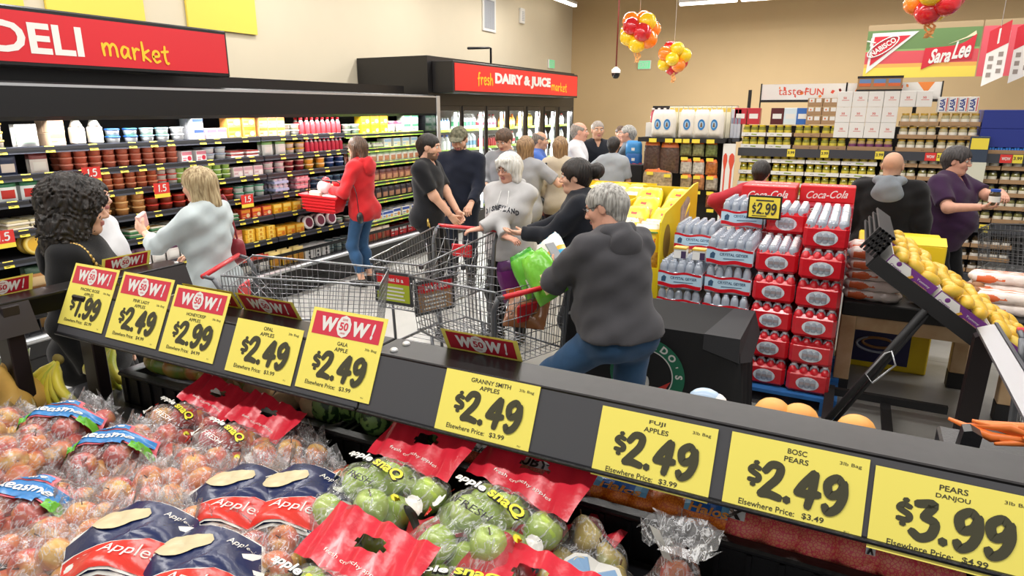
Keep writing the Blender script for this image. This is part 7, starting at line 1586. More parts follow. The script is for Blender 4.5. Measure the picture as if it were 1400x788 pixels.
def bag_kind(kind, seed):
    """one bag: apples, clear film drawn over them, printed header or label on the film"""
    rr = random.Random(seed); big = kind in ('green',)
    t = thing('apple_bag', 'x', 'apple bag'); cs = []
    nx, ny = 3, 4; rad = .037
    for j in range(ny):
        for i in range(nx): cs.append((-.075 + i * .075 + rr.uniform(-.008, .008) + (.018 if j % 2 else -.018) * .5, -.105 + j * .070 + rr.uniform(-.006, .006), .038 + rr.uniform(0, .004)))
    for q in ((-.03, -.06), (.045, -.01), (-.045, .03), (.02, .07)): cs.append((q[0] + rr.uniform(-.01, .01), q[1], .082 + rr.uniform(-.006, .008)))
    am = {'green': ap_green, 'red': ap_red, 'snack': ap_red, 'blue': ap_red, 'plain': ap_bi, 'navy': ap_bi}[kind]
    F = Field((-.12, -.22, -.02), (.19, .24, .19), .0075)
    for c in cs:
        o = bpy.data.objects.new('apple', apple_mesh(am, 'apple_' + am.name)); link(o, t, c, (rr.uniform(-1.2, 1.2), rr.uniform(-1.2, 1.2), rr.uniform(0, 6)))
        s_ = rr.uniform(.94, 1.05); o.scale = (s_, s_, s_); F.ell(c, (rad + .004,) * 3, .045)
    F.cone((-.10, .125, .035), (.10, .125, .035), .012, .012, .05, sq=((0, 0, 1), 1.6)); F.cone((-.11, -.15, .02), (.11, -.15, .02), .010, .010, .05)
    F.disp(lambda x, y, z: .0035 * np.sin(95 * x + 40 * y + 3 * np.sin(60 * y)) * np.sin(45 * y - 70 * z + 2) + .002 * np.sin(150 * x - 120 * y))
    v, f = F.mesh(); np_mesh('film', v, f, film, t); bv = BVHTree.FromPolygons(v.tolist(), f.tolist())
    def drape(x, y, off=.0015):
        zz = []
        for dx, dy in ((0, 0), (.022, 0), (-.022, 0), (0, .022), (0, -.022), (.016, .016), (-.016, -.016), (.016, -.016), (-.016, .016)):
            h = bv.ray_cast(Vector((x + dx, y + dy, .3)), Vector((0, 0, -1)))
            if h[0]: zz.append(h[0].z)
        z = max(zz[0] if zz else .03, (sum(zz) / len(zz) if zz else .03)) * .5 + (max(zz) if zz else .03) * .5
        return Vector((x, y, z + off))
    def patch(b, poly, m, off, n=14):
        """a flat outline laid over the film: convex polygon clipped on a grid"""
        P = np.array(poly); lo, hi = P.min(0), P.max(0)
        def inside(x, y):
            s = 0
            for i in range(len(P)):
                a_, c_ = P[i], P[(i + 1) % len(P)]; cr = (c_[0] - a_[0]) * (y - a_[1]) - (c_[1] - a_[1]) * (x - a_[0])
                if cr < -1e-9: return False
            return True
        c0 = P.mean(0)
        # fan of rings keeps the outline crisp
        L = []; K = 40
        per = []
        for i in range(len(P)):
            for k in range(max(2, K // len(P))): per.append(P[i] + (P[(i + 1) % len(P)] - P[i]) * k / max(2, K // len(P)))
        N = len(per); rings = 6; vs = []; fs = []
        for q in range(rings + 1):
            for p_ in per: s = c0 + (p_ - c0) * q / rings; vs.append(drape(s[0], s[1], off))
        for q in range(rings):
            for i in range(N): fs.append((q * N + i, (q + 1) * N + i, (q + 1) * N + (i + 1) % N, q * N + (i + 1) % N))
        b.add(vs, fs, m, True)
    def print_text(b, s, cx, cy, ang, h, w, m, off, bold=.02, shear=0, brush=False):
        if brush: v2, f2, tw = brush_polys(s, .15); v2 = (v2 - np.array([tw / 2, .5])) * np.array([w / tw, h])
        else:
            v2, f2, lo, hi = text_tris(s, bold, shear); v2 = (v2 - (lo + hi) / 2) * np.array([w / max(hi[0] - lo[0], 1e-6), h / max(hi[1] - lo[1], 1e-6)])
        ca_, sa_ = math.cos(ang), math.sin(ang)
        zt_ = max(drape(cx + dx * w * .5, cy + dy * h, 0).z for dx in (-1, -.5, 0, .5, 1) for dy in (-.5, .5)) if kind in ('green', 'snack') else 0
        b.add([Vector((q.x, q.y, max(q.z, zt_ * .75 + q.z * .25 + off))) for q in (drape(cx + p[0] * ca_ - p[1] * sa_, cy + p[0] * sa_ + p[1] * ca_, off) for p in v2)], f2, m)
    if kind in ('green', 'snack'):
        # printed header with a hand hole
        b = MB(); nx_, ny_ = 34, 14; pt = lambda i, j: Vector((-.135 + .27 * i / nx_, .128 + .125 * j / ny_, .070 + .030 * j / ny_ + .005 * math.sin(i * .5 + seed) + .003 * math.sin(i * 1.1 + j * .5)))
        for i in range(nx_):
            for j in range(ny_):
                if ((i + .5 - 17) / 4.6) ** 2 + ((j + .5 - 8.5) / 1.7) ** 2 < 1: continue
                b.add([pt(i, j), pt(i + 1, j), pt(i + 1, j + 1), pt(i, j + 1)], [(0, 1, 2, 3)], 0, True)
        v2, f2, lo, hi = text_tris('fresh crunchy apples', 0, 0); v2 = (v2 - (lo + hi) / 2) * np.array([.15 / (hi[0] - lo[0]), .010 / (hi[1] - lo[1])]); b.add([pt((p[0] + .135) / .27 * nx_, 3.2 + p[1] / .125 * ny_) + Vector((0, 0, .0015)) for p in v2], f2, 1)
        weld(b.build('header', [hdr_red, lab_white], t))
        b = MB(); print_text(b, 'apple', -.052, .066, -.05, .026, .085, 0, .0022, .09); print_text(b, 'snaQ', .045, .060, -.12, .030, .09, 0, .0022, .09); print_text(b, 'apple', -.052, .066, -.05, .024, .083, 1, .0055, .03); print_text(b, 'snaQ', .045, .060, -.12, .028, .088, 2, .0055, .03)
        print_text(b, 'FRESH', 0, .016, -.03, .016, .09, 0 if kind == 'green' else 1, .0022, .0)
        for cx, cy, m_, r_ in ((-.105, .02, 1, .016), (-.11, -.01, 3, .009), (.115, .05, 1, .016), (.125, .028, 0, .010), (.10, .022, 2, .008), (.118, .062, 0, .005), (-.09, .045, 3, .006)): patch(b, [(cx + r_ * math.cos(a), cy + r_ * math.sin(a)) for a in [2 * PI * k / 10 for k in range(10)]], m_, .0022 + .0004 * m_)
        b.build('print', [lab_black, lab_white, lab_yellow, lab_red], t)
    if kind == 'navy':
        b = MB(); ang = .0; q = lambda s, p: [(x * s, y * s + .0) for x, y in p]
        out = [(-.115, -.075), (.06, -.105), (.125, -.05), (.115, .06), (-.03, .105), (-.125, .03)]
        patch(b, [(x * 1.05, y * 1.05) for x, y in out], 0, .002); patch(b, out, 1, .0042); patch(b, [(-.115, -.075), (.06, -.105), (.125, -.05), (-.123, -.005)], 0, .0066); patch(b, [(-.113, -.073), (.06, -.101), (.121, -.050), (-.119, -.012)], 2, .009)
        patch(b, [(-.02 + .055 * math.cos(a), .042 + .026 * math.sin(a) * (1 + .2 * math.cos(3 * a))) for a in [2 * PI * k / 16 for k in range(16)]], 3, .0072)
        print_text(b, 'Apples', .015, -.058, -.22, .026, .11, 0, .0115, 0, .3); print_text(b, 'Apples', .082, .040, -.15, .020, .05, 0, .0075, 0, .3); b.build('label', [lab_white, lab_navy, lab_red, lab_cream], t)
    if kind == 'blue':
        b = MB(); patch(b, [(-.125, .0), (.125, -.0), (.13, .075), (-.13, .075)], 2, .0018); patch(b, [(-.12, .005), (.12, .005), (.125, .065), (-.125, .065)], 1, .0045); patch(b, [(-.06, .062), (.06, .062), (.05, .095), (-.05, .095)], 4, .006); patch(b, [(-.05, .066), (.05, .066), (.042, .088), (-.042, .088)], 1, .0085)
        patch(b, [(-.13, -.005), (-.08, -.012), (-.075, .018), (-.125, .02)], 3, .0065); patch(b, [(.09, -.008), (.135, -.005), (.13, .03), (.09, .02)], 3, .0065); patch(b, [(.02, -.012), (.075, -.012), (.075, .014), (.02, .014)], 1, .0068)
        print_text(b, 'aeasme', 0, .038, 0, .028, .16, 0, .007, brush=True); print_text(b, 'are', 0, .077, 0, .012, .06, 0, .0105, brush=True); b.build('label', [lab_white, lab_blue, lab_pink, lab_green, lab_pink], t)
    if kind in ('plain', 'navy', 'blue', 'red'):
        # the gathered, crinkled mouth of the bag
        b = MB(); n = 18
        for k in range(3):
            vs = []; 
            for i in range(n + 1):
                u = i / n * 2 - 1; y0_ = .13; vs.append((u * .11, y0_, .05 + .012 * math.sin(9 * u + k * 2))); vs.append((u * (.09 - .02 * k) + .012 * math.sin(13 * u + k), y0_ + .045 + .016 * math.sin(7 * u + 2 * k), .062 + .018 * k + .022 * math.sin(11 * u + k * 3)))
            b.add(vs, [(2 * i, 2 * i + 2, 2 * i + 3, 2 * i + 1) for i in range(n)], 0, True)
        b.build('bag_mouth', film, t)
    return t
BAGS = {}
def apple_bag(kind, px, py, rz, label, tilt=(0, 0), z=.905, var=0, sc=1., group=None):
    key = (kind, var); p = at(px, py, Z=z + .075)
    if key not in BAGS: BAGS[key] = bag_kind(kind, 11 + len(BAGS) * 5); o = BAGS[key]
    else: o = dup(BAGS[key])
    o.location = (p.x, p.y, z + .015); o.rotation_euler = (R(tilt[0]), R(tilt[1]), R(rz)); o.scale = (sc, sc, sc); o['label'] = label
    return o
AB = [('blue', 78, 590, 22, 'apple bag with blue label nearest the left rail post', (8, 0), .925, 0), ('blue', 150, 628, 22, 'apple bag with blue label, second one right of the left rail post', (8, -4), .92, 0), ('blue', 30, 705, 14, 'apple bag with blue label cut by the left edge of the picture', (6, 0), .92, 0),
      ('snack', 228, 590, -6, 'red apple bag with red printed header, left of the two by the crates', (12, 6), .925, 0), ('snack', 296, 622, -8, 'red apple bag with red printed header, right of the two by the crates', (12, 4), .93, 0),
      ('plain', 180, 690, 38, 'clear unlabelled bag of yellow-red apples in the middle of the left bin', (5, 0), .925, 0), ('plain', 92, 742, 60, 'clear bag of yellow-red apples left of the lowest navy label', (6, 3), .92, 1), ('plain', 10, 630, 10, 'clear apple bag at the left edge above the cut blue label', (4, 0), .91, 1), ('plain', 255, 668, 50, 'clear apple bag left of the side divider', (4, -6), .92, 1), ('plain', 20, 775, 20, 'clear apple bag in the lower left corner', (3, 0), .91, 0),
      ('navy', 185, 762, 42, 'apple bag with large navy and red label at the lower left', (8, 0), .945, 0), ('navy', 330, 700, 36, 'apple bag with navy and red label right of the side divider', (10, 0), .925, 0), ('navy', 408, 700, 36, 'apple bag with navy and red label beside the left green apple bag', (10, -3), .925, 0), ('navy', 270, 800, 40, 'apple bag with navy and red label cut by the bottom edge', (8, 0), .925, 0), ('plain', 355, 775, 15, 'clear apple bag between the navy labels and the lower green bag', (5, 0), .905, 0), ('plain', 372, 640, 10, 'clear apple bag behind the navy labels against the crates', (12, 0), .905, 1),
      ('green', 505, 695, -12, 'green apple bag with red header, left of the two by the crates', (14, -4), .945, 0), ('green', 652, 738, -12, 'green apple bag with red header, right of the two by the crates', (14, 3), .945, 0), ('green', 392, 872, -8, 'green apple bag cut by the bottom edge beside the navy labels', (8, 0), .91, 0), ('green', 630, 925, -8, 'green apple bag at the bottom edge between the two upper green bags', (6, 0), .905, 0)]
for k, px, py, rz, lab, tl, z, var in AB: apple_bag(k, px, py, rz, lab, tl, z, var, {'navy': 1.12, 'green': 1.2}.get(k, 1.))
# more bags below and between them, nearer the camera
for x, y, k, lab in ((-2.45, .95, 'plain', 'far left middle'), (-2.2, .62, 'red', 'left near'), (-1.85, .5, 'plain', 'left nearest'), (-.62, .92, 'green', 'right near')):
    o = dup(BAGS[('plain', 0) if k != 'green' else ('green', 0)], (x, y, .905), R(20)); o['label'] = '%s apple bag low in the %s part of the bins' % ('green' if k == 'green' else 'clear', lab)
# red bag with pears and a tied clear bag at the right end
t = thing('pear_bag', 'red topped clear bag of pears with a pale blue label near the bottom edge', 'pear bag', at(800, 775, Z=.98)); t.location.z = .905
F = Field((-.16, -.18, -.02), (.16, .2, .2), .0075); rr = random.Random(4)
for i, c in enumerate([(-.06, -.08, .05), (.03, -.08, .05), (.08, -.01, .05), (-.02, 0, .06), (-.08, .02, .05), (.04, .06, .06), (-.03, .09, .09)]):
    b = MB(); b.lathe([(.002, -.04), (.025, -.037), (.036, -.02), (.037, -.005), (.028, .018), (.019, .034), (.014, .046), (.004, .052)], 14, 0); b.tube([(0, 0, .05), (.003, 0, .066)], .002, 5, 1); o = b.build('pear', [pear_m, stemm], t, c, (rr.uniform(-1, 1), rr.uniform(-1, 1), 0)); F.ell(c, (.045, .045, .05), .035)
F.disp(lambda x, y, z: .003 * np.sin(90 * x + 40 * y) * np.sin(45 * y - 70 * z)); v, f = F.mesh(); np_mesh('film', v, f, film, t); bv = BVHTree.FromPolygons(v.tolist(), f.tolist())
dr_ = lambda x, y, o: Vector((x, y, (bv.ray_cast(Vector((x, y, .3)), Vector((0, 0, -1)))[0] or Vector((0, 0, .03))).z + o))
b = MB(); fan = lambda cx, cy, rx, ry, m, o: [b.add([dr_(cx, cy, o)] + [dr_(cx + rx * math.cos(a), cy + ry * math.sin(a), o) for a in (2 * PI * k / 16, 2 * PI * (k + 1) / 16)], [(0, 1, 2)], m) for k in range(16)]
fan(.03, -.05, .075, .06, 0, .003); fan(.03, -.05, .065, .05, 1, .004); fan(.0, -.03, .02, .02, 2, .005); b.build('label', [lab_white, mat('label_pale_blue', '8FB4DC', .3), lab_cream], t)
b = MB(); n = 16; vs = []
for i in range(n + 1):
    u = i / n * 2 - 1; vs += [(-.05 + u * .10, .06 + .05 * (1 - u * u), .10), (-.07 + u * .12, .17 + .02 * math.sin(6 * u), .07 + .02 * math.sin(9 * u))]
b.add(vs, [(2 * i, 2 * i + 2, 2 * i + 3, 2 * i + 1) for i in range(n)], 0, True); b.add([(-.16, -.12, .04), (-.08, -.11, .09), (-.07, .10, .105), (-.15, .12, .05)], [(0, 1, 2, 3)], 0, True); b.build('header', hdr_red, t)
t = thing('pear_bag', 'tied clear bag with a twisted top and white tag at the bottom edge', 'pear bag', at(925, 800, Z=.98)); t.location.z = .905
F = Field((-.13, -.13, -.02), (.13, .13, .2), .0075)
for c in [(-.04, -.03, .05), (.04, -.03, .05), (0, .05, .05), (0, 0, .10)]:
    b = MB(); b.lathe([(.002, -.04), (.025, -.037), (.036, -.02), (.037, -.005), (.028, .018), (.019, .034), (.014, .046), (.004, .052)], 14, 0); b.build('pear', fruit_mat('pear_red', 'C8403A', 'E08A4A'), t, c, (.4, .3, 0)); F.ell(c, (.045, .045, .05), .035)
F.cone((0, 0, .12), (0, 0, .17), .03, .012, .04); v, f = F.mesh(); np_mesh('film', v, f, film, t)
tuft = film_mat('bag_film_tuft', haze=.12, streak=.7)
b = MB(); rr = random.Random(9)
for k in range(9):
    a = k * 2 * PI / 9; d = Vector((math.cos(a), math.sin(a), 0)); s_ = Vector((-d.y, d.x, 0)); n = 5; vs = []
    for i in range(n + 1):
        q = i / n; c = Vector((0, 0, .165)) + d * .085 * q + Vector((0, 0, .075 * q - .03 * q * q)); w = .008 + .035 * q; vs += [c - s_ * w + Vector((0, 0, .012 * math.sin(8 * q + k))), c + Vector((0, 0, .016 * math.cos(7 * q + k))), c + s_ * w + Vector((0, 0, .012 * math.sin(9 * q + 2 * k)))]
    for i in range(n): b.add(vs[3 * i:3 * i + 6], [(0, 3, 4, 1), (1, 4, 5, 2)], 0, True)
b.build('twisted_top', tuft, t); b = MB(); b.add([(-.03, -.02, .15), (-.005, -.03, .15), (-.035, -.05, .235), (-.06, -.04, .235)], [(0, 1, 2, 3)], 0); b.build('tag', lab_white, t)

# ------------------------------------------------------------------ fruit in the crates behind the divider
mg = fruit_mat('mango_green_red', '6E8A3A', 'B9503E', 'A88A3E', 6); jic = mat('jicama_skin', 'D9B98E', .7, noise=.25, nscale=16, bump=.3, bscale=40)
def crate_mango(): return mango_mesh()
for i, (px, py) in enumerate(((213, 497), (228, 501), (246, 506), (288, 515), (265, 508), (312, 520), (335, 526), (302, 505), (240, 490))):
    p = at(px, py, Y=1.52 + .07 * (i > 6)); me = mango_mesh().copy() if i == 0 else me; 
    if i == 0: me.materials[0] = mg
    o = bpy.data.objects.new('mango', me); link(o, None, (p.x, 1.53 + .12 * (i > 6), max(p.z, 1.005)), (rnd.uniform(-.4, .4), rnd.uniform(-.3, .3), rnd.uniform(-.5, .5))); s_ = 1.25; o.scale = (s_, s_, s_)
    tag(o, 'red and green mango in the crate, %s from the left' % ('number one', 'second', 'third', 'sixth', 'fifth', 'seventh', 'eighth', 'last, rear', 'rear left')[i] if i else 'leftmost red and green mango in the crate', 'mango', 'red and green mangoes')
F = Field((-.08, -.08, -.07), (.08, .08, .07), .007); F.ell((0, 0, 0), (.062, .055, .042), .02).ell((.02, .01, .015), (.04, .04, .035), .03); F.disp(lambda x, y, z: .003 * np.sin(60 * x + 3) * np.sin(70 * y + 20 * z)); v, f = F.mesh(); jo = None
for i, (px, py) in enumerate(((330, 540), (352, 548), (376, 532), (398, 552), (420, 548), (410, 570), (440, 556), (460, 566), (385, 560), (360, 533))):
    p = at(px, py, Y=1.55); 
    if jo is None: jo = np_mesh('jicama_root', v, f, jic); o = jo
    else: o = jo.copy(); COL.objects.link(o)
    o.location = (p.x, 1.53 + .05 * (i % 3), max(1.01, p.z + .01)); o.rotation_euler = (rnd.uniform(-.5, .5), rnd.uniform(-.5, .5), rnd.uniform(0, 6)); tag(o, 'tan root vegetable in the crate, %s in the heap' % ('leftmost', 'second', 'third', 'fourth', 'fifth', 'front middle', 'seventh', 'rightmost', 'front left', 'rear')[i], 'root vegetable', 'tan roots in the crate')
def melon_mat():
    m = bpy.data.materials.new('watermelon_rind'); m.use_nodes = True; nt = m.node_tree; b = nt.nodes['Principled BSDF']; b.inputs['Roughness'].default_value = .35
    tc = nt.nodes.new('ShaderNodeTexCoord'); wv = nt.nodes.new('ShaderNodeTexWave'); wv.bands_direction = 'X'; wv.inputs['Scale'].default_value = 12; wv.inputs['Distortion'].default_value = 5; wv.inputs['Detail Scale'].default_value = 3; nt.links.new(tc.outputs['Object'], wv.inputs[0]); rp = nt.nodes.new('ShaderNodeValToRGB'); e = rp.color_ramp.elements; e[0].color = srgb('24401F'); e[1].color = srgb('7FA05A'); e[0].position = .4; e[1].position = .7; nt.links.new(wv.outputs['Color'], rp.inputs[0]); nt.links.new(rp.outputs[0], b.inputs[0]); return m
mm = melon_mat(); mo = None
for i, (px, py) in enumerate(((462, 578), (500, 572), (528, 592), (590, 608), (608, 602), (480, 596), (640, 616), (548, 580))):
    p = at(px, py, Y=1.57)
    if mo is None: b = MB(); b.ell((0, 0, 0), (.075, .065, .065), 0, 18, 12); mo = b.build('small_watermelon', mm); o = mo
    else: o = mo.copy(); COL.objects.link(o)
    o.location = (p.x, 1.55 + .04 * (i % 2), max(1.03, p.z + .012)); o.rotation_euler = (rnd.uniform(-.6, .6), rnd.uniform(-.6, .6), rnd.uniform(0, 6)); tag(o, 'striped green watermelon in the crate, %s' % ('leftmost', 'second, darkest', 'left of the rail post', 'right of the rail post', 'upper right of the post', 'front left', 'rightmost', 'behind the post')[i], 'watermelon', 'small watermelons in the crate')
def net_mat(name, c, c2):
    m = mat(name, c, .4, noise=.0, bump=0); nt = m.node_tree; b = nt.nodes['Principled BSDF']; tc = nt.nodes.new('ShaderNodeTexCoord'); w1 = nt.nodes.new('ShaderNodeTexVoronoi'); w1.feature = 'DISTANCE_TO_EDGE'; w1.inputs['Scale'].default_value = 130; nt.links.new(tc.outputs['Object'], w1.inputs['Vector']); lt = nt.nodes.new('ShaderNodeMath'); lt.operation = 'LESS_THAN'; lt.inputs[1].default_value = .10; nt.links.new(w1.outputs['Distance'], lt.inputs[0])
    mx = nt.nodes.new('ShaderNodeMix'); mx.data_type = 'RGBA'; mx.inputs['A'].default_value = srgb(c); mx.inputs['B'].default_value = srgb(c2); nt.links.new(lt.outputs[0], mx.inputs['Factor']); nt.links.new(mx.outputs['Result'], b.inputs['Base Color']); return m
net_o = net_mat('net_orange', 'F08A2A', 'D8601A'); net_g = net_mat('net_grapefruit', 'F0805A', 'D04A3A'); net_p = net_mat('net_pink', 'E88A6A', 'E0485A'); band_b = mat('band_blue', '2A6FC8', .25, spec=.6); band_lb = mat('band_light_blue', '7FC0EA', .25, spec=.6); band_w = mat('band_white', 'ECEAEA', .3)
def net_bag(px, py, netm, rad, bands, txt, lab, cat, grp=None, n=4, rz=0, Y=1.525):
    """fruit in a net sleeve lying along the crate, with a printed band"""
    p = at(px, py, Y=Y); t = thing('citrus_bag', lab, cat, (p.x, Y, max(p.z, .975 + rad * .9)), R(rz), grp); L = rad * 1.75 * n / 2; F = Field((-L - rad - .03, -rad * 1.7, -rad * 1.6), (L + rad + .03, rad * 1.7, rad * 1.6), .007); rr = random.Random(px)
    for i in range(n):
        for sg in (-1, 1): F.ell((-L + rad + i * (2 * L - 2 * rad) / (n - 1), sg * rad * .45, rr.uniform(-.3, .3) * rad), (rad,) * 3, .012)
    v, f = F.mesh(); np_mesh('net', v, f, netm, t); bv = BVHTree.FromPolygons(v.tolist(), f.tolist())
    b = MB(); x0, x1 = bands; n1, n2 = 8, 18; vs = []
    for i in range(n1 + 1):
        x = x0 + (x1 - x0) * i / n1
        for k in range(n2 + 1):
            a = R(-60) + k * R(300) / n2; d = Vector((0, math.cos(a - R(90)), -math.sin(a - R(90)) * -1)); h = bv.ray_cast(Vector((x, 0, 0)) + d * .3, -d); vs.append((h[0] + d * .003) if h[0] else Vector((x, 0, 0)) + d * rad)
    for i in range(n1):
        for k in range(n2): b.add([vs[i * (n2 + 1) + k], vs[(i + 1) * (n2 + 1) + k], vs[(i + 1) * (n2 + 1) + k + 1], vs[i * (n2 + 1) + k + 1]], [(0, 1, 2, 3)], 0 if 1 <= i < n1 - 2 else 1, True)
    v2, f2, lo, hi = text_tris(txt, .03, .15); v2 = (v2 - (lo + hi) / 2) * np.array([(x1 - x0) * .8 / (hi[0] - lo[0]), .038 / (hi[1] - lo[1])])
    pts = []
    for q in v2:
        d = Vector((0, -.75 + q[1] * 6, .66 + q[1] * 8)).normalized(); h = bv.ray_cast(Vector(((x0 + x1) / 2 + q[0], 0, 0)) + d * .3, -d); pts.append((h[0] if h[0] else Vector((0, 0, 0))) + d * .005)
    b.add(pts, f2, 2); b.build('label_band', [band_b if cat == 'orange bag' else band_w, band_lb if cat == 'orange bag' else band_w, mat('print_orange', 'F3A24A', .4) if cat == 'orange bag' else mat('print_dark', '2E2626', .4)], t); return t
net_bag(660, 632, net_g, .046, (-.03, .06), 'RIO', 'net bag of orange-red grapefruit with white band right of the rail post', 'grapefruit bag'); net_bag(752, 656, net_p, .046, (-.10, .03), 'RUBY', 'net bag of grapefruit with white and red band below the granny smith card', 'grapefruit bag')
net_bag(862, 692, net_o, .040, (-.09, .05), 'Halos', 'net bag of oranges with blue band, left one below the fuji card', 'orange bag'); net_bag(970, 722, net_o, .040, (-.06, .06), 'Halos', 'net bag of oranges with blue band, right one below the fuji card', 'orange bag'); net_bag(850, 735, net_o, .036, (-.09, .05), 'Halos', 'lower net bag of oranges seen through the divider slots', 'orange bag', Y=1.63)
net_bag(1090, 752, net_p, .050, (-.17, -.12), 'x', 'pink net bag of grapefruit below the bosc pear card', 'grapefruit bag'); net_bag(1190, 778, net_p, .050, (-.02, .0), 'x', 'pink net bag of grapefruit nearest the danjou card', 'grapefruit bag')
# bananas, squash and leaf bundle at the left end
ban = fruit_mat('banana_skin', 'D8C83A', 'B9C23A', 'E5D54A', 6, .45)
def bananas(px, py, Y, rz, label, n=6):
    p = at(px, py, Y=Y); t = thing('banana_bunch', label, 'bananas', p, R(rz))
    for i in range(n):
        a = (i - (n - 1) / 2) * .30; b = MB(Matrix.Rotation(a, 4, 'Y')); pts = []; rr = []
        for k in range(9): q = k / 8; pts.append((0, -.02 - .075 * math.sin(q * 2.3) , .0 - .20 * q)); rr.append(.006 if k == 0 else (.009 if k == 1 else (.006 if k == 8 else .0195 - .004 * abs(q - .5))))
        b.tube(pts, rr, 8); b.build('banana', ban, t)
    b = MB(); b.ell((0, -.02, .0), (.028, .014, .022), 0, 8, 6); b.build('stem', mat('banana_stem', '8A7A3A', .7), t)
bananas(86, 489, 1.36, 10, 'green-yellow banana bunch between the two left rail posts', 6); bananas(163, 467, 1.62, 0, 'yellow banana bunch right of the second rail post', 6)
sq = mat('squash_skin', 'DDB05A', .45, noise=.2, nscale=10); 
for i, (px, py, Y) in enumerate(((12, 545, 1.15), (33, 528, 1.22))):
    p = at(px, py, Y=Y); F = Field((-.09, -.09, -.16), (.09, .09, .16), .008); F.ell((0, 0, -.06), (.06, .06, .065), .03).cone((0, 0, -.03), (.01, 0, .09), .045, .036, .03); v, f = F.mesh(); o = np_mesh('butternut_squash', v, f, sq); o.location = (p.x, p.y, max(p.z, .98)); o.rotation_euler = (R(15), R(-10), 0); tag(o, 'tan butternut squash at the left edge, %s one' % ('front', 'rear')[i], 'squash')
p = at(33, 504, Y=1.35); b = MB(); rr = random.Random(2)
for k in range(14):
    a = rr.uniform(0, 6.28); tip = Vector((.05 * math.cos(a), .04 * math.sin(a), .09 + rr.uniform(0, .05))); b.tube([(0.01 * math.cos(a), .01 * math.sin(a), -.05), tip * .5, tip], [.006, .008, .002], 5, k % 2)
o = b.build('celery_bundle', [mat('celery_green', 'A9B97A', .5), mat('celery_pale', 'D9D6CF', .5)]); o.location = p; tag(o, 'pale bundle of celery tops beside the left rail post', 'celery')
p = at(8, 500, Y=1.30); b = MB(); b.ell((0, 0, 0), (.075, .055, .055), 0, 14, 10); b.ell((.06, 0, .02), (.05, .045, .045), 0, 12, 8); o = b.build('green_cabbage_bag', mat('dark_green_leaf', '23402F', .3, noise=.4, nscale=14, coat=.3)); o.location = p; tag(o, 'dark green wrapped vegetable at the left edge', 'vegetable')
# fruit and carrots showing over the far edge of the rail
cant = mat('peach_skin', 'F0B45A', .5, noise=.2, nscale=8, col2='E8944A')
for i, (px, py) in enumerate(((1056, 562), (1093, 570), (1170, 586))):
    p = at(px, py + 4, Y=1.72); b = MB(); b.ell((0, 0, 0), (.047, .047, .042), 0, 16, 10); o = b.build('orange_melon', cant); o.location = p; p_ = p; tag(o, 'pale orange fruit peeping over the rail, %s of three' % ('leftmost', 'middle', 'rightmost')[i], 'fruit')
    b = MB(); b.box(p.x - .05, p.x + .05, 1.67, 1.77, .84, p.z - .038, 0, .006); tag(b.build('fruit_carton', bin_m), 'black carton under the %s fruit behind the rail' % ('leftmost', 'middle', 'rightmost')[i], 'carton')
p = at(965, 541, Y=1.72); b = MB(); b.ell((0, 0, 0), (.045, .03, .03), 0, 12, 8); b.ell((.03, 0, -.01), (.03, .03, .03), 1, 10, 6); o = b.build('wrapped_package', [mat('wrap_pale_blue', 'B9D0E8', .2), white]); o.location = (p.x, p.y, p.z - .01); b = MB(); b.box(p.x - .05, p.x + .07, 1.68, 1.76, .84, p.z - .04, 0, .006); tag(b.build('fruit_carton', bin_m), 'black carton under the pale blue wrapped item'); tag(o, 'pale blue plastic wrapped item peeping over the rail before the emblem', 'package')
p = at(1376, 602, Y=1.70); b = MB(); rr = random.Random(6)
for k in range(16):
    a = rr.uniform(-.9, .9); x = rr.uniform(-.03, .14); b.tube([(x - .09 * math.cos(a), .09 * math.sin(a) * .5, rr.uniform(-.01, .03)), (x, 0, rr.uniform(.0, .04)), (x + .09 * math.cos(a), -.09 * math.sin(a) * .5, rr.uniform(-.01, .07))], [.004, .013, .005], 6, 0 if k % 5 else 1)
o = b.build('carrot_bunch', [mat('carrot_bright', 'F0803A', .4), mat('carrot_leaf', '3F7A3A', .5)]); o.location = p; tag(o, 'heap of bright orange carrots at the right edge behind the rail', 'carrots')
b = MB(); b.box(p.x - .12, p.x + .2, 1.64, 1.80, .84, p.z - .035, 0, .006); tag(b.build('carrot_crate', bin_m), 'black crate holding the bright carrots behind the rail', 'crate')
p0, p1 = at(1300, 622, Y=1.66), at(1338, 584, Y=1.66); zb = .84; b = MB()
for y in (1.63, 1.67): b.add([(p0.x, y, p0.z - .03), (p1.x, y, p0.z - .03), (p1.x + .005, y, p1.z - .01), (p1.x - .015, y, p1.z), (p1.x - .03, y, p1.z - .005)], [(0, 1, 2, 3, 4)], 0)
b.add([(p0.x, 1.63, p0.z - .03), (p1.x - .03, 1.63, p1.z - .005), (p1.x - .015, 1.63, p1.z), (p1.x + .005, 1.63, p1.z - .01), (p1.x, 1.63, p0.z - .03), (p0.x, 1.67, p0.z - .03), (p1.x - .03, 1.67, p1.z - .005), (p1.x - .015, 1.67, p1.z), (p1.x + .005, 1.67, p1.z - .01), (p1.x, 1.67, p0.z - .03)], [(0, 1, 6, 5), (1, 2, 7, 6), (2, 3, 8, 7), (3, 4, 9, 8)], 0)
b.box(p0.x, p1.x, 1.63, 1.67, zb, p0.z - .03); tag(b.build('crate_corner', bin_m), 'black plastic crate corner leaning behind the rail left of the carrots', 'crate')
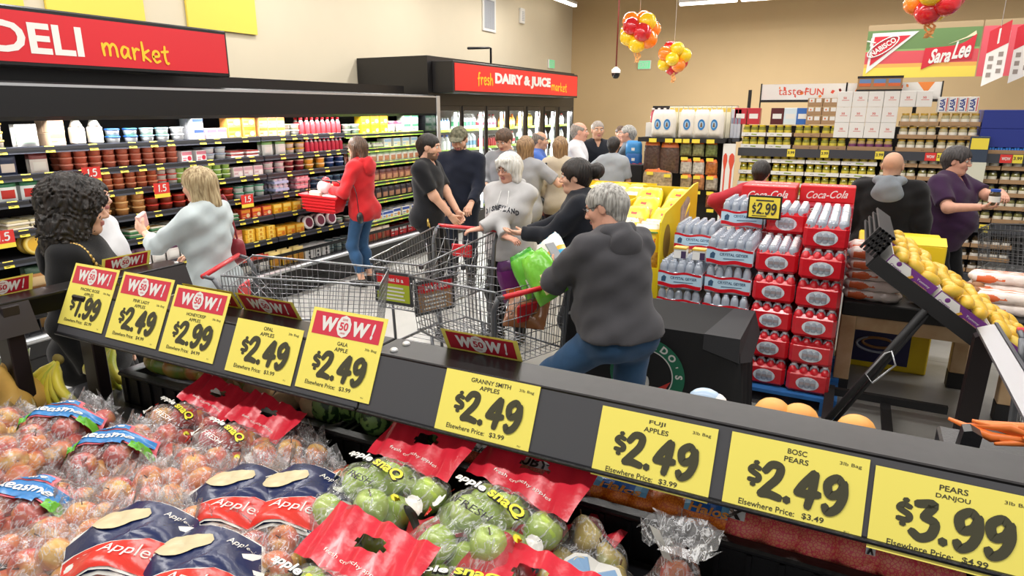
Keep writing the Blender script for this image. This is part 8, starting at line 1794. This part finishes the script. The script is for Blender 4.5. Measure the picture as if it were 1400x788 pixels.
# ------------------------------------------------------------------ the shoppers
def shopper(label, px, py, Y, phi, hpad=.0, h=None, **kw):
    """stand a person so that the crown of the head is under the given point of the photograph; phi 0 faces the camera, 90 faces right, -90 left, 180 away"""
    p = at(px, py, Y=Y); h = h or p.z - hpad; rz = math.degrees(math.atan2(p.x, -p.y)) + phi
    return person(label, (p.x, p.y), h, rz, **kw)
FB = fabric; HM = hair_mat
h_white = HM('white', 'C4C0B6', 'F2F0EA'); h_grey = HM('grey', '77746F', 'C6C3BD'); h_dark = HM('dark', '120E0C', '2C221C'); h_brown = HM('brown', '3A2A1E', '6A4E38'); h_blonde = HM('blonde', '8E7450', 'D9C49A'); h_sandy = HM('sandy', '6E5238', 'AC8A62'); h_curl = HM('curl', '0C0908', '2A1F18'); h_stub = HM('cropped', '8A8078', 'A89E94')
jean = dict(m=FB('denim', '36597F', noise=.25), infl=.016); blackp = dict(m=FB('black_trousers', '17171A'), infl=.018); navyp = dict(m=FB('navy_trousers', '1D2330'), infl=.02); blacksh = dict(m=mat('shoe_black', '1B1A1A', .5)); whitesh = dict(m=mat('shoe_white', 'D8D6D2', .6))
HI = dict(res=.0085, hres=.0042); LO = dict(res=.014, hres=.006)
# --- the three women by the carts
r, P = shopper('person with white hair and glasses in a grey lettered hoodie, arms on the cart', 697, 212, 4.95, -22, girth=1.12, head=(-18, -8), L=(.13, .33, 1.06), Rr=(-.10, .32, 1.00), lpole=(-.9, -.3, -.5), rpole=(.9, -.3, -.5), lhand=dict(d=(.9, .3, -.15), n=(0, -.2, -1), curl=25), rhand=dict(d=(-.9, .3, -.15), n=(0, -.2, -1), curl=25),
    hair=('bob', h_white, .022), top=dict(name='hoodie', m=FB('heather_grey', 'C2C1C1'), hood=FB('heather_grey', 'C2C1C1'), infl=.03, loose=.03, hem=.46, cuff=.004, wr=.004), trousers=blackp, shoes=blacksh, glasses='3A3634', skin='pink', **HI)
hd = [c for c in r.children if c.name.startswith('hoodie')][0]; bv = BVHTree.FromPolygons([v.co for v in hd.data.vertices], [p.vertices for p in hd.data.polygons]); b = MB(); hgt = P['chest'][2]
wd = 'DISNEYLAND'
for i, ch in enumerate(wd):
    u = (i - 4.5) / 4.5; v2, f2, lo, hi = text_tris(ch, .05); sx = .026 / max(hi[0] - lo[0], .3) if ch != 'I' else .03; c0 = np.array([-u * .135, hgt + .02 - .04 * u * u]); pts = []
    for q in (v2 - (lo + hi) / 2) * np.array([sx, .042 / (hi[1] - lo[1])]):
        x, z = c0[0] - q[0], c0[1] + q[1]; hh = bv.ray_cast(Vector((x, .6, z)), Vector((0, -1, 0))); pts.append((hh[0] if hh[0] else Vector((x, .15, z))) + Vector((0, .003, 0)))
    b.add(pts, f2, 0)
hh = bv.ray_cast(Vector((0, .6, hgt - .10)), Vector((0, -1, 0)))[0]
b.build('lettering', mat('print_navy', '23252E', .7), hd)
b = MB()
for sx_ in (-.035, .03):
    pts = []
    for k in range(6):
        z = hgt + .15 - k * .024; hh = bv.ray_cast(Vector((sx_ * (1 + .1 * k), .6, z)), Vector((0, -1, 0)))[0]
        if hh: pts.append(hh + Vector((0, .004, 0)))
    if len(pts) > 1: b.tube(pts, .004, 6)
b.build('drawstring', mat('cord_white', 'E4E4E2', .7), hd)
shopper('person with dark bun and black jacket, in profile, holding out an open palm', 805, 219, 4.55, -97, girth=1.25, lean=6, head=(6, 2), L=(-.14, .46, 1.12), Rr=(.10, .48, 1.08), lpole=(-.6, -.4, -.8), rpole=(.6, -.4, -.8), lhand=dict(d=(.1, 1, .05), n=(.0, -.1, 1), curl=16), rhand=dict(d=(-.1, 1, -.1), n=(-.2, .1, 1), curl=20),
    hair=('bun', h_dark, .02), top=dict(name='jacket', m=FB('black_jacket', '1C1F27'), infl=.03, hem=.44, collar=.035, wr=.004), trousers=blackp, shoes=blacksh, skin='fair', **HI)
r, P = shopper('person with grey hair, charcoal hoodie and jeans, one foot on the loaded cart', 855, 252, 3.22, -142, girth=1.25, lean=12, head=(38, -8), h=1.63, L=(-.10, .46, 1.10), Rr=(.16, .50, 1.06), lpole=(-.9, -.5, -.5), rpole=(.9, -.5, -.5), lhand=dict(d=(.3, .9, .3), n=(.6, -.3, .6), curl=35), rhand=dict(curl=40),
    feet=((-.26, .22, .10), (.14, -.06, 0)), knees=((-.5, 1, .1), (.15, 1, 0)), hair=('short', h_grey, .015), top=dict(name='hoodie', m=FB('charcoal_hoodie', '4B4A4E'), hood=FB('charcoal_hoodie', '4B4A4E'), hoodscale=1.05, loose=.02, infl=.030, hem=.525, wr=.005, cuff=.006), trousers=dict(m=FB('denim', '36597F', noise=.25), infl=.022), shoes=blacksh, glasses='2A2A2A', skin='pink', **HI)
b = MB(); c = P['Lh']; b.box(-.04, .04, -.005, .005, -.07, .07, 0, .004); o = b.build('phone', mat('phone_grey', '8E9094', .3)); Mw = Matrix.Translation(r.location) @ Matrix.Rotation(r.rotation_euler.z, 4, 'Z'); o.matrix_world = Mw @ Matrix.Translation(Vector(c) + Vector((.0, .03, .05))) @ Euler((R(-40), 0, R(20))).to_matrix().to_4x4(); tag(o, 'grey phone held by the charcoal-hooded shopper', 'phone')
# --- left: curly hair, hidden companion, pale blouse, red hoodie
r, P = shopper('person with big black curly hair and black hoodie, in profile behind the end rail', 92, 246, 1.78, 74, h=1.66, girth=1.05, head=(6, -4), hair=('curly', h_curl), top=dict(name='hoodie', m=FB('black_hoodie', '17171A'), hood=FB('black_hoodie', '17171A'), infl=.03, hem=.44, wr=.004), trousers=blackp, shoes=blacksh, skin='fair', **HI)
b = MB(); pts = spline([(-.10, .14, 1.02), (-.15, .13, 1.22), (-.155, .05, 1.40), (-.15, -.05, 1.36), (-.16, -.12, 1.1)], 10)
for k in range(len(pts) - 1): b.ell(tuple((pts[k] + pts[k + 1]) / 2 * np.array([-1, 1, 1])), (.008, .009, .013), 0, 6, 5)
b.build('bag_chain', mat('chain_gold', 'B99A5A', .3, .8), r)
shopper('person in a white long-sleeved shirt mostly hidden behind the curly hair', 118, 262, 2.35, 60, h=1.60, hair=('bobcut', h_dark, .014), top=dict(name='shirt', m=FB('white_shirt', 'E2E2E4'), infl=.022, hem=.45), trousers=blackp, shoes=blacksh, L=(-.1, .3, 1.0), **LO)
r, P = shopper('person with blonde hair in a pale blouse holding a pack, facing the deli shelves', 272, 229, 2.95, -128, h=1.63, girth=.98, head=(4, -8), L=(-.10, .40, 1.20), Rr=(.22, .30, 1.0), lpole=(-.8, -.6, -.6), lhand=dict(d=(.2, .8, .5), n=(.9, 0, .2), curl=30), hair=('bobcut', h_blonde, .012), top=dict(name='blouse', m=FB('pale_blouse', 'CBD6D8', bump=.35), infl=.028, hem=.47, sleeve=.72, cuff=.004, wr=.006), trousers=jean, shoes=whitesh, skin='fair', **HI)
Mw = Matrix.Translation(r.location) @ Matrix.Rotation(r.rotation_euler.z, 4, 'Z')
b = MB(); b.box(-.05, .05, -.015, .015, -.06, .07, 0, .006); b.box(-.045, .045, -.017, .017, -.02, .05, 1, .004); b.box(.05, .075, -.018, .018, -.05, .06, 2, .004); o = b.build('food_package', [PM('E3B9B0'), PM('D9A4A0'), PM('F0B04A')]); o.matrix_world = Mw @ Matrix.Translation(Vector(P['Lh']) + Vector((.05, .03, .02))) @ Euler((R(-10), R(80), R(10))).to_matrix().to_4x4(); tag(o, 'pink package held by the shopper in the pale blouse', 'package')
F = Field((-.17, -.10, -.16), (.17, .10, .14), .009); F.ell((0, 0, -.05), (.13, .055, .09), .03).cone((-.08, 0, .02), (.08, 0, .02), .03, .03, .05); v, f = F.mesh(); o = np_mesh('handbag', v, f, mat('leather_red', '8E2630', .4)); o.matrix_world = Mw @ Matrix.Translation((.27, .03, 1.06)) @ Euler((0, 0, R(80))).to_matrix().to_4x4(); tag(o, 'dark red leather handbag hanging from the blonde shopper\'s shoulder', 'handbag'); b = MB(); b.tube(spline([(-.08, 0, .0), (-.03, 0, .25), (.0, .02, .36), (.05, 0, .25), (.08, 0, .0)], 5), .008, 6); b.build('strap', mat('leather_red', '8E2630'), o)
r, P = shopper('person with long brown hair in a red hoodie and jeans, carrying a red basket', 490, 185, 5.92, -125, h=1.70, girth=.96, L=(-.20, .26, 1.12), Rr=(-.12, .32, 1.16), lpole=(-.7, -.7, -.7), rpole=(.8, -.4, -.4), lhand=dict(d=(.1, .9, .1), n=(.3, 0, 1), curl=60), hair=('long', h_brown, .012), top=dict(name='hoodie', m=FB('red_hoodie', 'CE2A2E'), hood=FB('red_hoodie', 'CE2A2E'), infl=.03, hem=.46, wr=.004), trousers=dict(m=FB('denim', '36597F', noise=.25), infl=.008, cut=.22), shoes=dict(m=mat('sandal_black', '1A1716', .6)), skin='fair', res=.0095, hres=.005)
Mw = Matrix.Translation(r.location) @ Matrix.Rotation(r.rotation_euler.z, 4, 'Z')
t = thing('shopping_basket', 'red plastic basket with groceries hanging from the red-hooded shopper\'s arm', 'basket', (0, 0, 0)); pc = Mw @ Vector((-.26, .33, .89)); t.location = pc; t.rotation_euler = (0, R(4), R(14))
b = MB(); 
def ring(w, d, z): return [(-w, -d, z), (w, -d, z), (w, d, z), (-w, d, z)]
R0, R1, R2 = ring(.17, .11, 0), ring(.215, .145, .17), ring(.235, .165, .175); R3, R4 = ring(.21, .14, .165), ring(.165, .105, .01)
vs = R0 + R1 + R2 + [(x, y, .195) for x, y, z in R2] + R3 + R4
for a_, c_ in ((0, 4), (4, 8), (8, 12)): b.add(vs, [(a_ + i, a_ + (i + 1) % 4, c_ + (i + 1) % 4, c_ + i) for i in range(4)], 0)
b.add(vs, [(12 + i, 12 + (i + 1) % 4, 16 + (i + 1) % 4, 16 + i) for i in range(4)] + [(16 + i, 16 + (i + 1) % 4, 20 + (i + 1) % 4, 20 + i) for i in range(4)], 0); b.flat(R0[::-1], 0); b.flat(R4, 0)
for k in range(4): b.box(-.20, .20, -.135 - .01 * k * .5, -.13, .03 + k * .035, .045 + k * .035, 0)
b.build('basket_body', mat('basket_red', 'D8232B', .35), t); b = MB(); b.tube([(-.20, 0, .19), (-.19, 0, .33), (-.15, 0, .35), (.15, 0, .35), (.19, 0, .33), (.20, 0, .19)], .009, 6); b.build('handle', lidk, t)
def in_basket(name, dx, dy, dz, b, mats, label, cat): o = b.build(name, mats); o.matrix_world = Matrix.Translation(pc) @ Euler((0, R(4), R(14))).to_matrix().to_4x4() @ Matrix.Translation((dx, dy, dz)); tag(o, label, cat)
b = MB(); b.box(-.07, .07, -.05, .05, 0, .20, 0, .008); b.box(-.072, .072, -.052, .052, .05, .14, 1, .006); in_basket('food_box', -.10, .0, .02, b, [PM('E9DCCB'), PM('D9A878')], 'cream box standing in the red basket', 'box')
b = MB(); b.box(-.09, .09, -.05, .05, 0, .16, 0, .01); b.box(-.092, .05, -.052, .052, .06, .10, 1, .008); in_basket('food_tray_pack', .08, .0, .03, b, [PM('EDE6E0'), PM('C9605A')], 'white pack lying in the red basket', 'pack')
b = MB(); b.ell((0, 0, .09), (.085, .07, .08), 0, 12, 8); b.ell((.02, .0, .16), (.05, .04, .045), 1, 10, 6); in_basket('plastic_bag', -.02, .03, .18, b, [gl_('E9E4E2'), gl_('D8343C')], 'white plastic bag with red print on top of the basket', 'bag')
F = Field((-.11, -.06, -.10), (.11, .06, .10), .009); F.ell((0, 0, 0), (.085, .035, .065), .02); v, f = F.mesh(); o = np_mesh('shoulder_bag', v, f, mat('leather_black', '26262A', .4)); o.matrix_world = Mw @ Matrix.Translation((-.20, -.10, .83)) @ Euler((0, R(20), R(20))).to_matrix().to_4x4(); tag(o, 'small black shoulder bag at the red-hooded shopper\'s hip', 'shoulder bag'); b = MB(); b.tube([(-.07, 0, .05), (-.12, .02, .25), (-.14, .10, .45)], .005, 5); b.build('strap', mat('leather_black', '26262A'), o)
# --- by the cooler doors
r, P = shopper('person with dark hair and beard in a black t-shirt, in profile by the dairy doors', 583, 187, 5.75, 68, h=1.75, girth=1.1, fem=False, head=(4, -6), L=(-.06, .30, .96), Rr=(.04, .28, .90), lpole=(-.8, -.6, -.4), rpole=(.8, -.6, -.4), hair=('short', h_dark, .010), beard='4A3A30', top=dict(name='t_shirt', m=FB('black_tee', '1B1C20'), infl=.022, hem=.47, sleeve=.40, vneck=.2), trousers=blackp, shoes=blacksh, res=.010, hres=.005)
b = MB(); b.tube([(.19, .06, .92), (.20, .07, .84)], .012, 6); b.tube([(.195, .075, .88), (.205, .09, .82)], .006, 5); b.build('keys', mat('key_brass', 'C9A85A', .3, .8), r)
r, P = shopper('person in a navy uniform and camouflage cap, looking down by the first cooler doors', 628, 176, 6.5, -8, h=1.80, girth=1.08, fem=False, head=(-6, -24), L=(-.16, .30, 1.0), Rr=(.16, .30, 1.0), hair=('short', h_brown, .008), beard='5A4636', top=dict(name='uniform_shirt', m=FB('navy_uniform', '1C2130'), infl=.024, hem=.45, collar=.03), trousers=navyp, shoes=blacksh, res=.010, hres=.005)
toW = P['toW']; HF = Field((-.13, -.15, -.02), (.13, .22, .17), .006); HF.ell((0, -.012, .045), (.088, .108, .088), .01).half((0, 0, .045), (0, -.1, -1)).ell((0, .10, .055), (.075, .075, .012), .012); v, f = HF.mesh(); np_mesh('cap', toW(v), f, mat('cap_camouflage', '4A4A38', .85, noise=.6, nscale=30, col2='7E7A64'), r)
b = MB(); p_ = P['Rs']; b.box(P['sw'] + .075, P['sw'] + .083, -.035, .04, P['Rs'][2] - .16, P['Rs'][2] - .11, 0); b.build('flag_patch', mat('patch_pale', 'D9AFC0', .6), r)
shopper('person with brown hair in a grey top looking down by the third cooler door', 690, 181, 7.3, -20, h=1.76, fem=False, head=(-10, -26), L=(-.14, .28, 1.08), Rr=(.14, .28, 1.12), hair=('short', h_brown, .018), top=dict(name='top', m=FB('mid_grey_top', '8C8E92'), infl=.02, hem=.46), trousers=jean, shoes=blacksh, **LO)
shopper('person with sandy hair in a grey shirt, back turned, arm raised, by the cooler doors', 718, 179, 6.85, 158, h=1.70, girth=1.12, Rr=(.22, .22, 1.28), rpole=(.9, -.3, -.6), L=(-.1, .3, 1.05), hair=('bobcut', h_sandy, .014), top=dict(name='shirt', m=FB('soft_grey_shirt', 'A3A3A6'), infl=.026, hem=.44, sleeve=.4), trousers=blackp, shoes=blacksh, **LO)
shopper('bald person in a bright blue shirt facing right, hand at chin, by the cooler doors', 736, 182, 8.5, 82, h=1.70, fem=False, skin='tan', head=(2, -4), Rr=(.02, .26, 1.36), rpole=(.9, .2, -.8), L=(-.05, .28, 1.15), hair=('fringe', HM('grizzled', '5A5048', '8A8078')), top=dict(name='shirt', m=FB('blue_shirt', '4A6CB8'), infl=.022, hem=.50, collar=.02), trousers=blackp, shoes=blacksh, **LO)
r, P = shopper('person with blonde-brown hair in a beige cardigan, back turned, black bag strap on shoulder', 766, 187, 7.5, 172, h=1.68, girth=1.0, hair=('bobcut', h_sandy, .012), top=dict(name='cardigan', m=FB('beige_cardigan', 'C6B9A4'), infl=.026, hem=.45), trousers=blackp, shoes=blacksh, **LO)
b = MB(); sg = -1; b.tube(spline([(-.15, -.10, 1.38), (-.18, -.14, 1.2), (-.22, -.14, 1.0)], 6), .014, 6); b.build('bag_strap', mat('leather_black', '26262A'), r)
F = Field((-.15, -.10, -.16), (.15, .10, .12), .01); F.ell((0, 0, -.03), (.12, .05, .09), .03); v, f = F.mesh(); o = np_mesh('shoulder_bag', v, f, mat('leather_black', '26262A')); o.matrix_world = Matrix.Translation(r.location) @ Matrix.Rotation(r.rotation_euler.z, 4, 'Z') @ Matrix.Translation((-.26, -.10, .92)); tag(o, 'black shoulder bag of the shopper in the beige cardigan', 'shoulder bag')
p = at(741, 285, Y=7.4); 
t = thing('shopping_basket', 'red plastic basket standing low beside the beige cardigan shopper', 'basket', (at(742, 272, Y=7.55).x, 7.55, .42)); b = MB(); b.add(vs, [(i, (i + 1) % 4, 4 + (i + 1) % 4, 4 + i) for i in range(4)] + [(4 + i, 4 + (i + 1) % 4, 8 + (i + 1) % 4, 8 + i) for i in range(4)] + [(8 + i, 8 + (i + 1) % 4, 12 + (i + 1) % 4, 12 + i) for i in range(4)] + [(12 + i, 12 + (i + 1) % 4, 16 + (i + 1) % 4, 16 + i) for i in range(4)] + [(16 + i, 16 + (i + 1) % 4, 20 + (i + 1) % 4, 20 + i) for i in range(4)], 0); b.flat(R0[::-1]); b.flat(R4); b.build('basket_body', mat('basket_red', 'D8232B'), t); b = MB(); b.tube([(-.20, 0, .19), (-.19, 0, .37), (.19, 0, .37), (.20, 0, .19)], .009, 6); b.build('handle', lidk, t)
b = MB(); b.box(t.location.x - .2, t.location.x + .2, 7.42, 7.68, 0, .42, 0, .01); tag(b.build('stock_crate', blackm), 'dark crate beneath the low red basket', 'crate')
shopper('balding person in a white shirt gesturing to the right before the last cooler door', 790, 164, 9.0, 84, h=1.82, girth=1.12, fem=False, skin='pink', head=(4, 0), Rr=(.16, .40, 1.22), rpole=(.6, -.6, -.8), rhand=dict(d=(.1, 1, .05), n=(-.4, 0, 1), curl=20), L=(-.14, .2, 1.05), hair=('fringe', HM('greying', '7A726A', 'AAA29A')), top=dict(name='shirt', m=FB('white_dress_shirt', 'E6E6EA'), infl=.024, hem=.51, collar=.02), trousers=blackp, shoes=blacksh, **LO)
shopper('person with cropped hair in a dark polo shirt facing the camera by the tan wall', 817, 166, 9.5, 12, h=1.83, girth=1.12, fem=False, skin='tan', L=(-.16, -.2, .95), Rr=(.16, -.2, .95), lpole=(-1, -.2, 0), rpole=(1, -.2, 0), hair=('short', h_stub, .005), top=dict(name='polo', m=FB('dark_polo', '1F222A'), infl=.022, hem=.47, sleeve=.42, vneck=.7, collar=.02), trousers=blackp, shoes=blacksh, **LO)
shopper('person with pulled back hair facing the camera behind the grey-shirted shoppers', 849, 171, 10.75, 4, h=1.74, hair=('short', h_brown, .008), top=dict(name='top', m=FB('black_top', '1E1E22'), infl=.02, hem=.46, vneck=.6), trousers=blackp, shoes=blacksh, **LO)
shopper('person with short dark hair in a light grey t-shirt, back turned, by the tan wall', 839, 184, 8.7, 166, h=1.64, girth=.98, L=(-.16, .30, 1.20), lpole=(-1, -.2, -.3), Rr=(.1, .3, 1.1), hair=('short', h_dark, .014), top=dict(name='t_shirt', m=FB('light_grey_tee', 'A9AEB4'), infl=.026, hem=.44, sleeve=.42), trousers=dict(m=FB('khaki', 'A39478'), infl=.02), shoes=blacksh, skin='tan', **LO)
shopper('person with short grey hair in a slate blue shirt facing left, arms folded', 861, 172, 10.1, -95, h=1.76, girth=1.1, fem=False, skin='pink', L=(.10, .26, 1.22), Rr=(-.10, .26, 1.18), lpole=(-1, .1, -.5), rpole=(1, .1, -.5), hair=('short', h_grey, .008), top=dict(name='shirt', m=FB('slate_shirt', '5E6A76'), infl=.024, hem=.48, sleeve=.5), trousers=dict(m=FB('khaki', 'A39478'), infl=.02), shoes=blacksh, **LO)
# --- right: red sleeve, black jacket, purple shirt
shopper('person with dark hair and red sleeves bending behind the soda can boxes', 1037, 236, 6.55, 168, h=1.54, lean=8, L=(-.30, .16, .98), lpole=(-1, -.2, -.2), hair=('short', h_dark, .016), top=dict(name='sweater', m=FB('crimson_sweater', 'B8323E'), infl=.03, hem=.45), trousers=blackp, shoes=blacksh, res=.011, hres=.006)
shopper('bald person in a black jacket with a grey hood, back turned to the camera', 1222, 216, 6.75, 176, h=1.63, girth=1.36, fem=False, skin='tan', head=(-4, -6), hair=None, top=dict(name='jacket', m=FB('black_jacket_plain', '141416'), hood=FB('grey_hood', '7E858C'), infl=.035, hem=.44, wr=.005, hoodsize=1.05, hoodscale=1.22), trousers=blackp, shoes=blacksh, res=.010, hres=.005)
r, P = shopper('person with short dark hair in a purple v-neck blouse holding a jar at the right', 1307, 207, 7.35, 62, h=1.66, girth=1.32, head=(10, -6), L=(.0, .44, 1.30), Rr=(.20, .40, 1.18), lpole=(-.8, .2, -.8), rpole=(.8, -.3, -.8), lhand=dict(d=(.6, .6, -.3), n=(.2, .1, -1), curl=35), rhand=dict(d=(-.1, 1, .1), n=(-.2, .0, 1), curl=45), hair=('short', HM('dark_grey', '1E1A1A', '4A4444'), .020), top=dict(name='blouse', m=FB('purple_blouse', '3A2140'), infl=.030, hem=.43, sleeve=.40, vneck=1.), trousers=blackp, shoes=blacksh, glasses='4A4444', skin='pink', res=.009, hres=.0045)
Mw = Matrix.Translation(r.location) @ Matrix.Rotation(r.rotation_euler.z, 4, 'Z'); o = bpy.data.objects.new('jar', jar_mesh('dark').copy()); COL.objects.link(o); o.data.materials[1] = mat('lid_blue', '2F55B0', .3); pj = Mw @ (Vector(P['Rh_']) + Vector((0, .0, .0))); o.location = pj; tag(o, 'small jar with blue lid held by the shopper in purple', 'jar')
p = at(1335, 222, Y=8.945); b = MB(); b.box(-.09, .09, 0, .05, -.30, .28, 0, .006); b.box(-.092, .092, -.002, .0, -.28, .0, 1); b.box(-.08, .08, -.004, -.002, .14, .26, 2); o = b.build('hanging_display', [PM('3A4658'), PM('DDDCC8'), tag_y]); o.location = p; tag(o, 'narrow hanging strip display with yellow tag beside the purple-clad shopper', 'display')
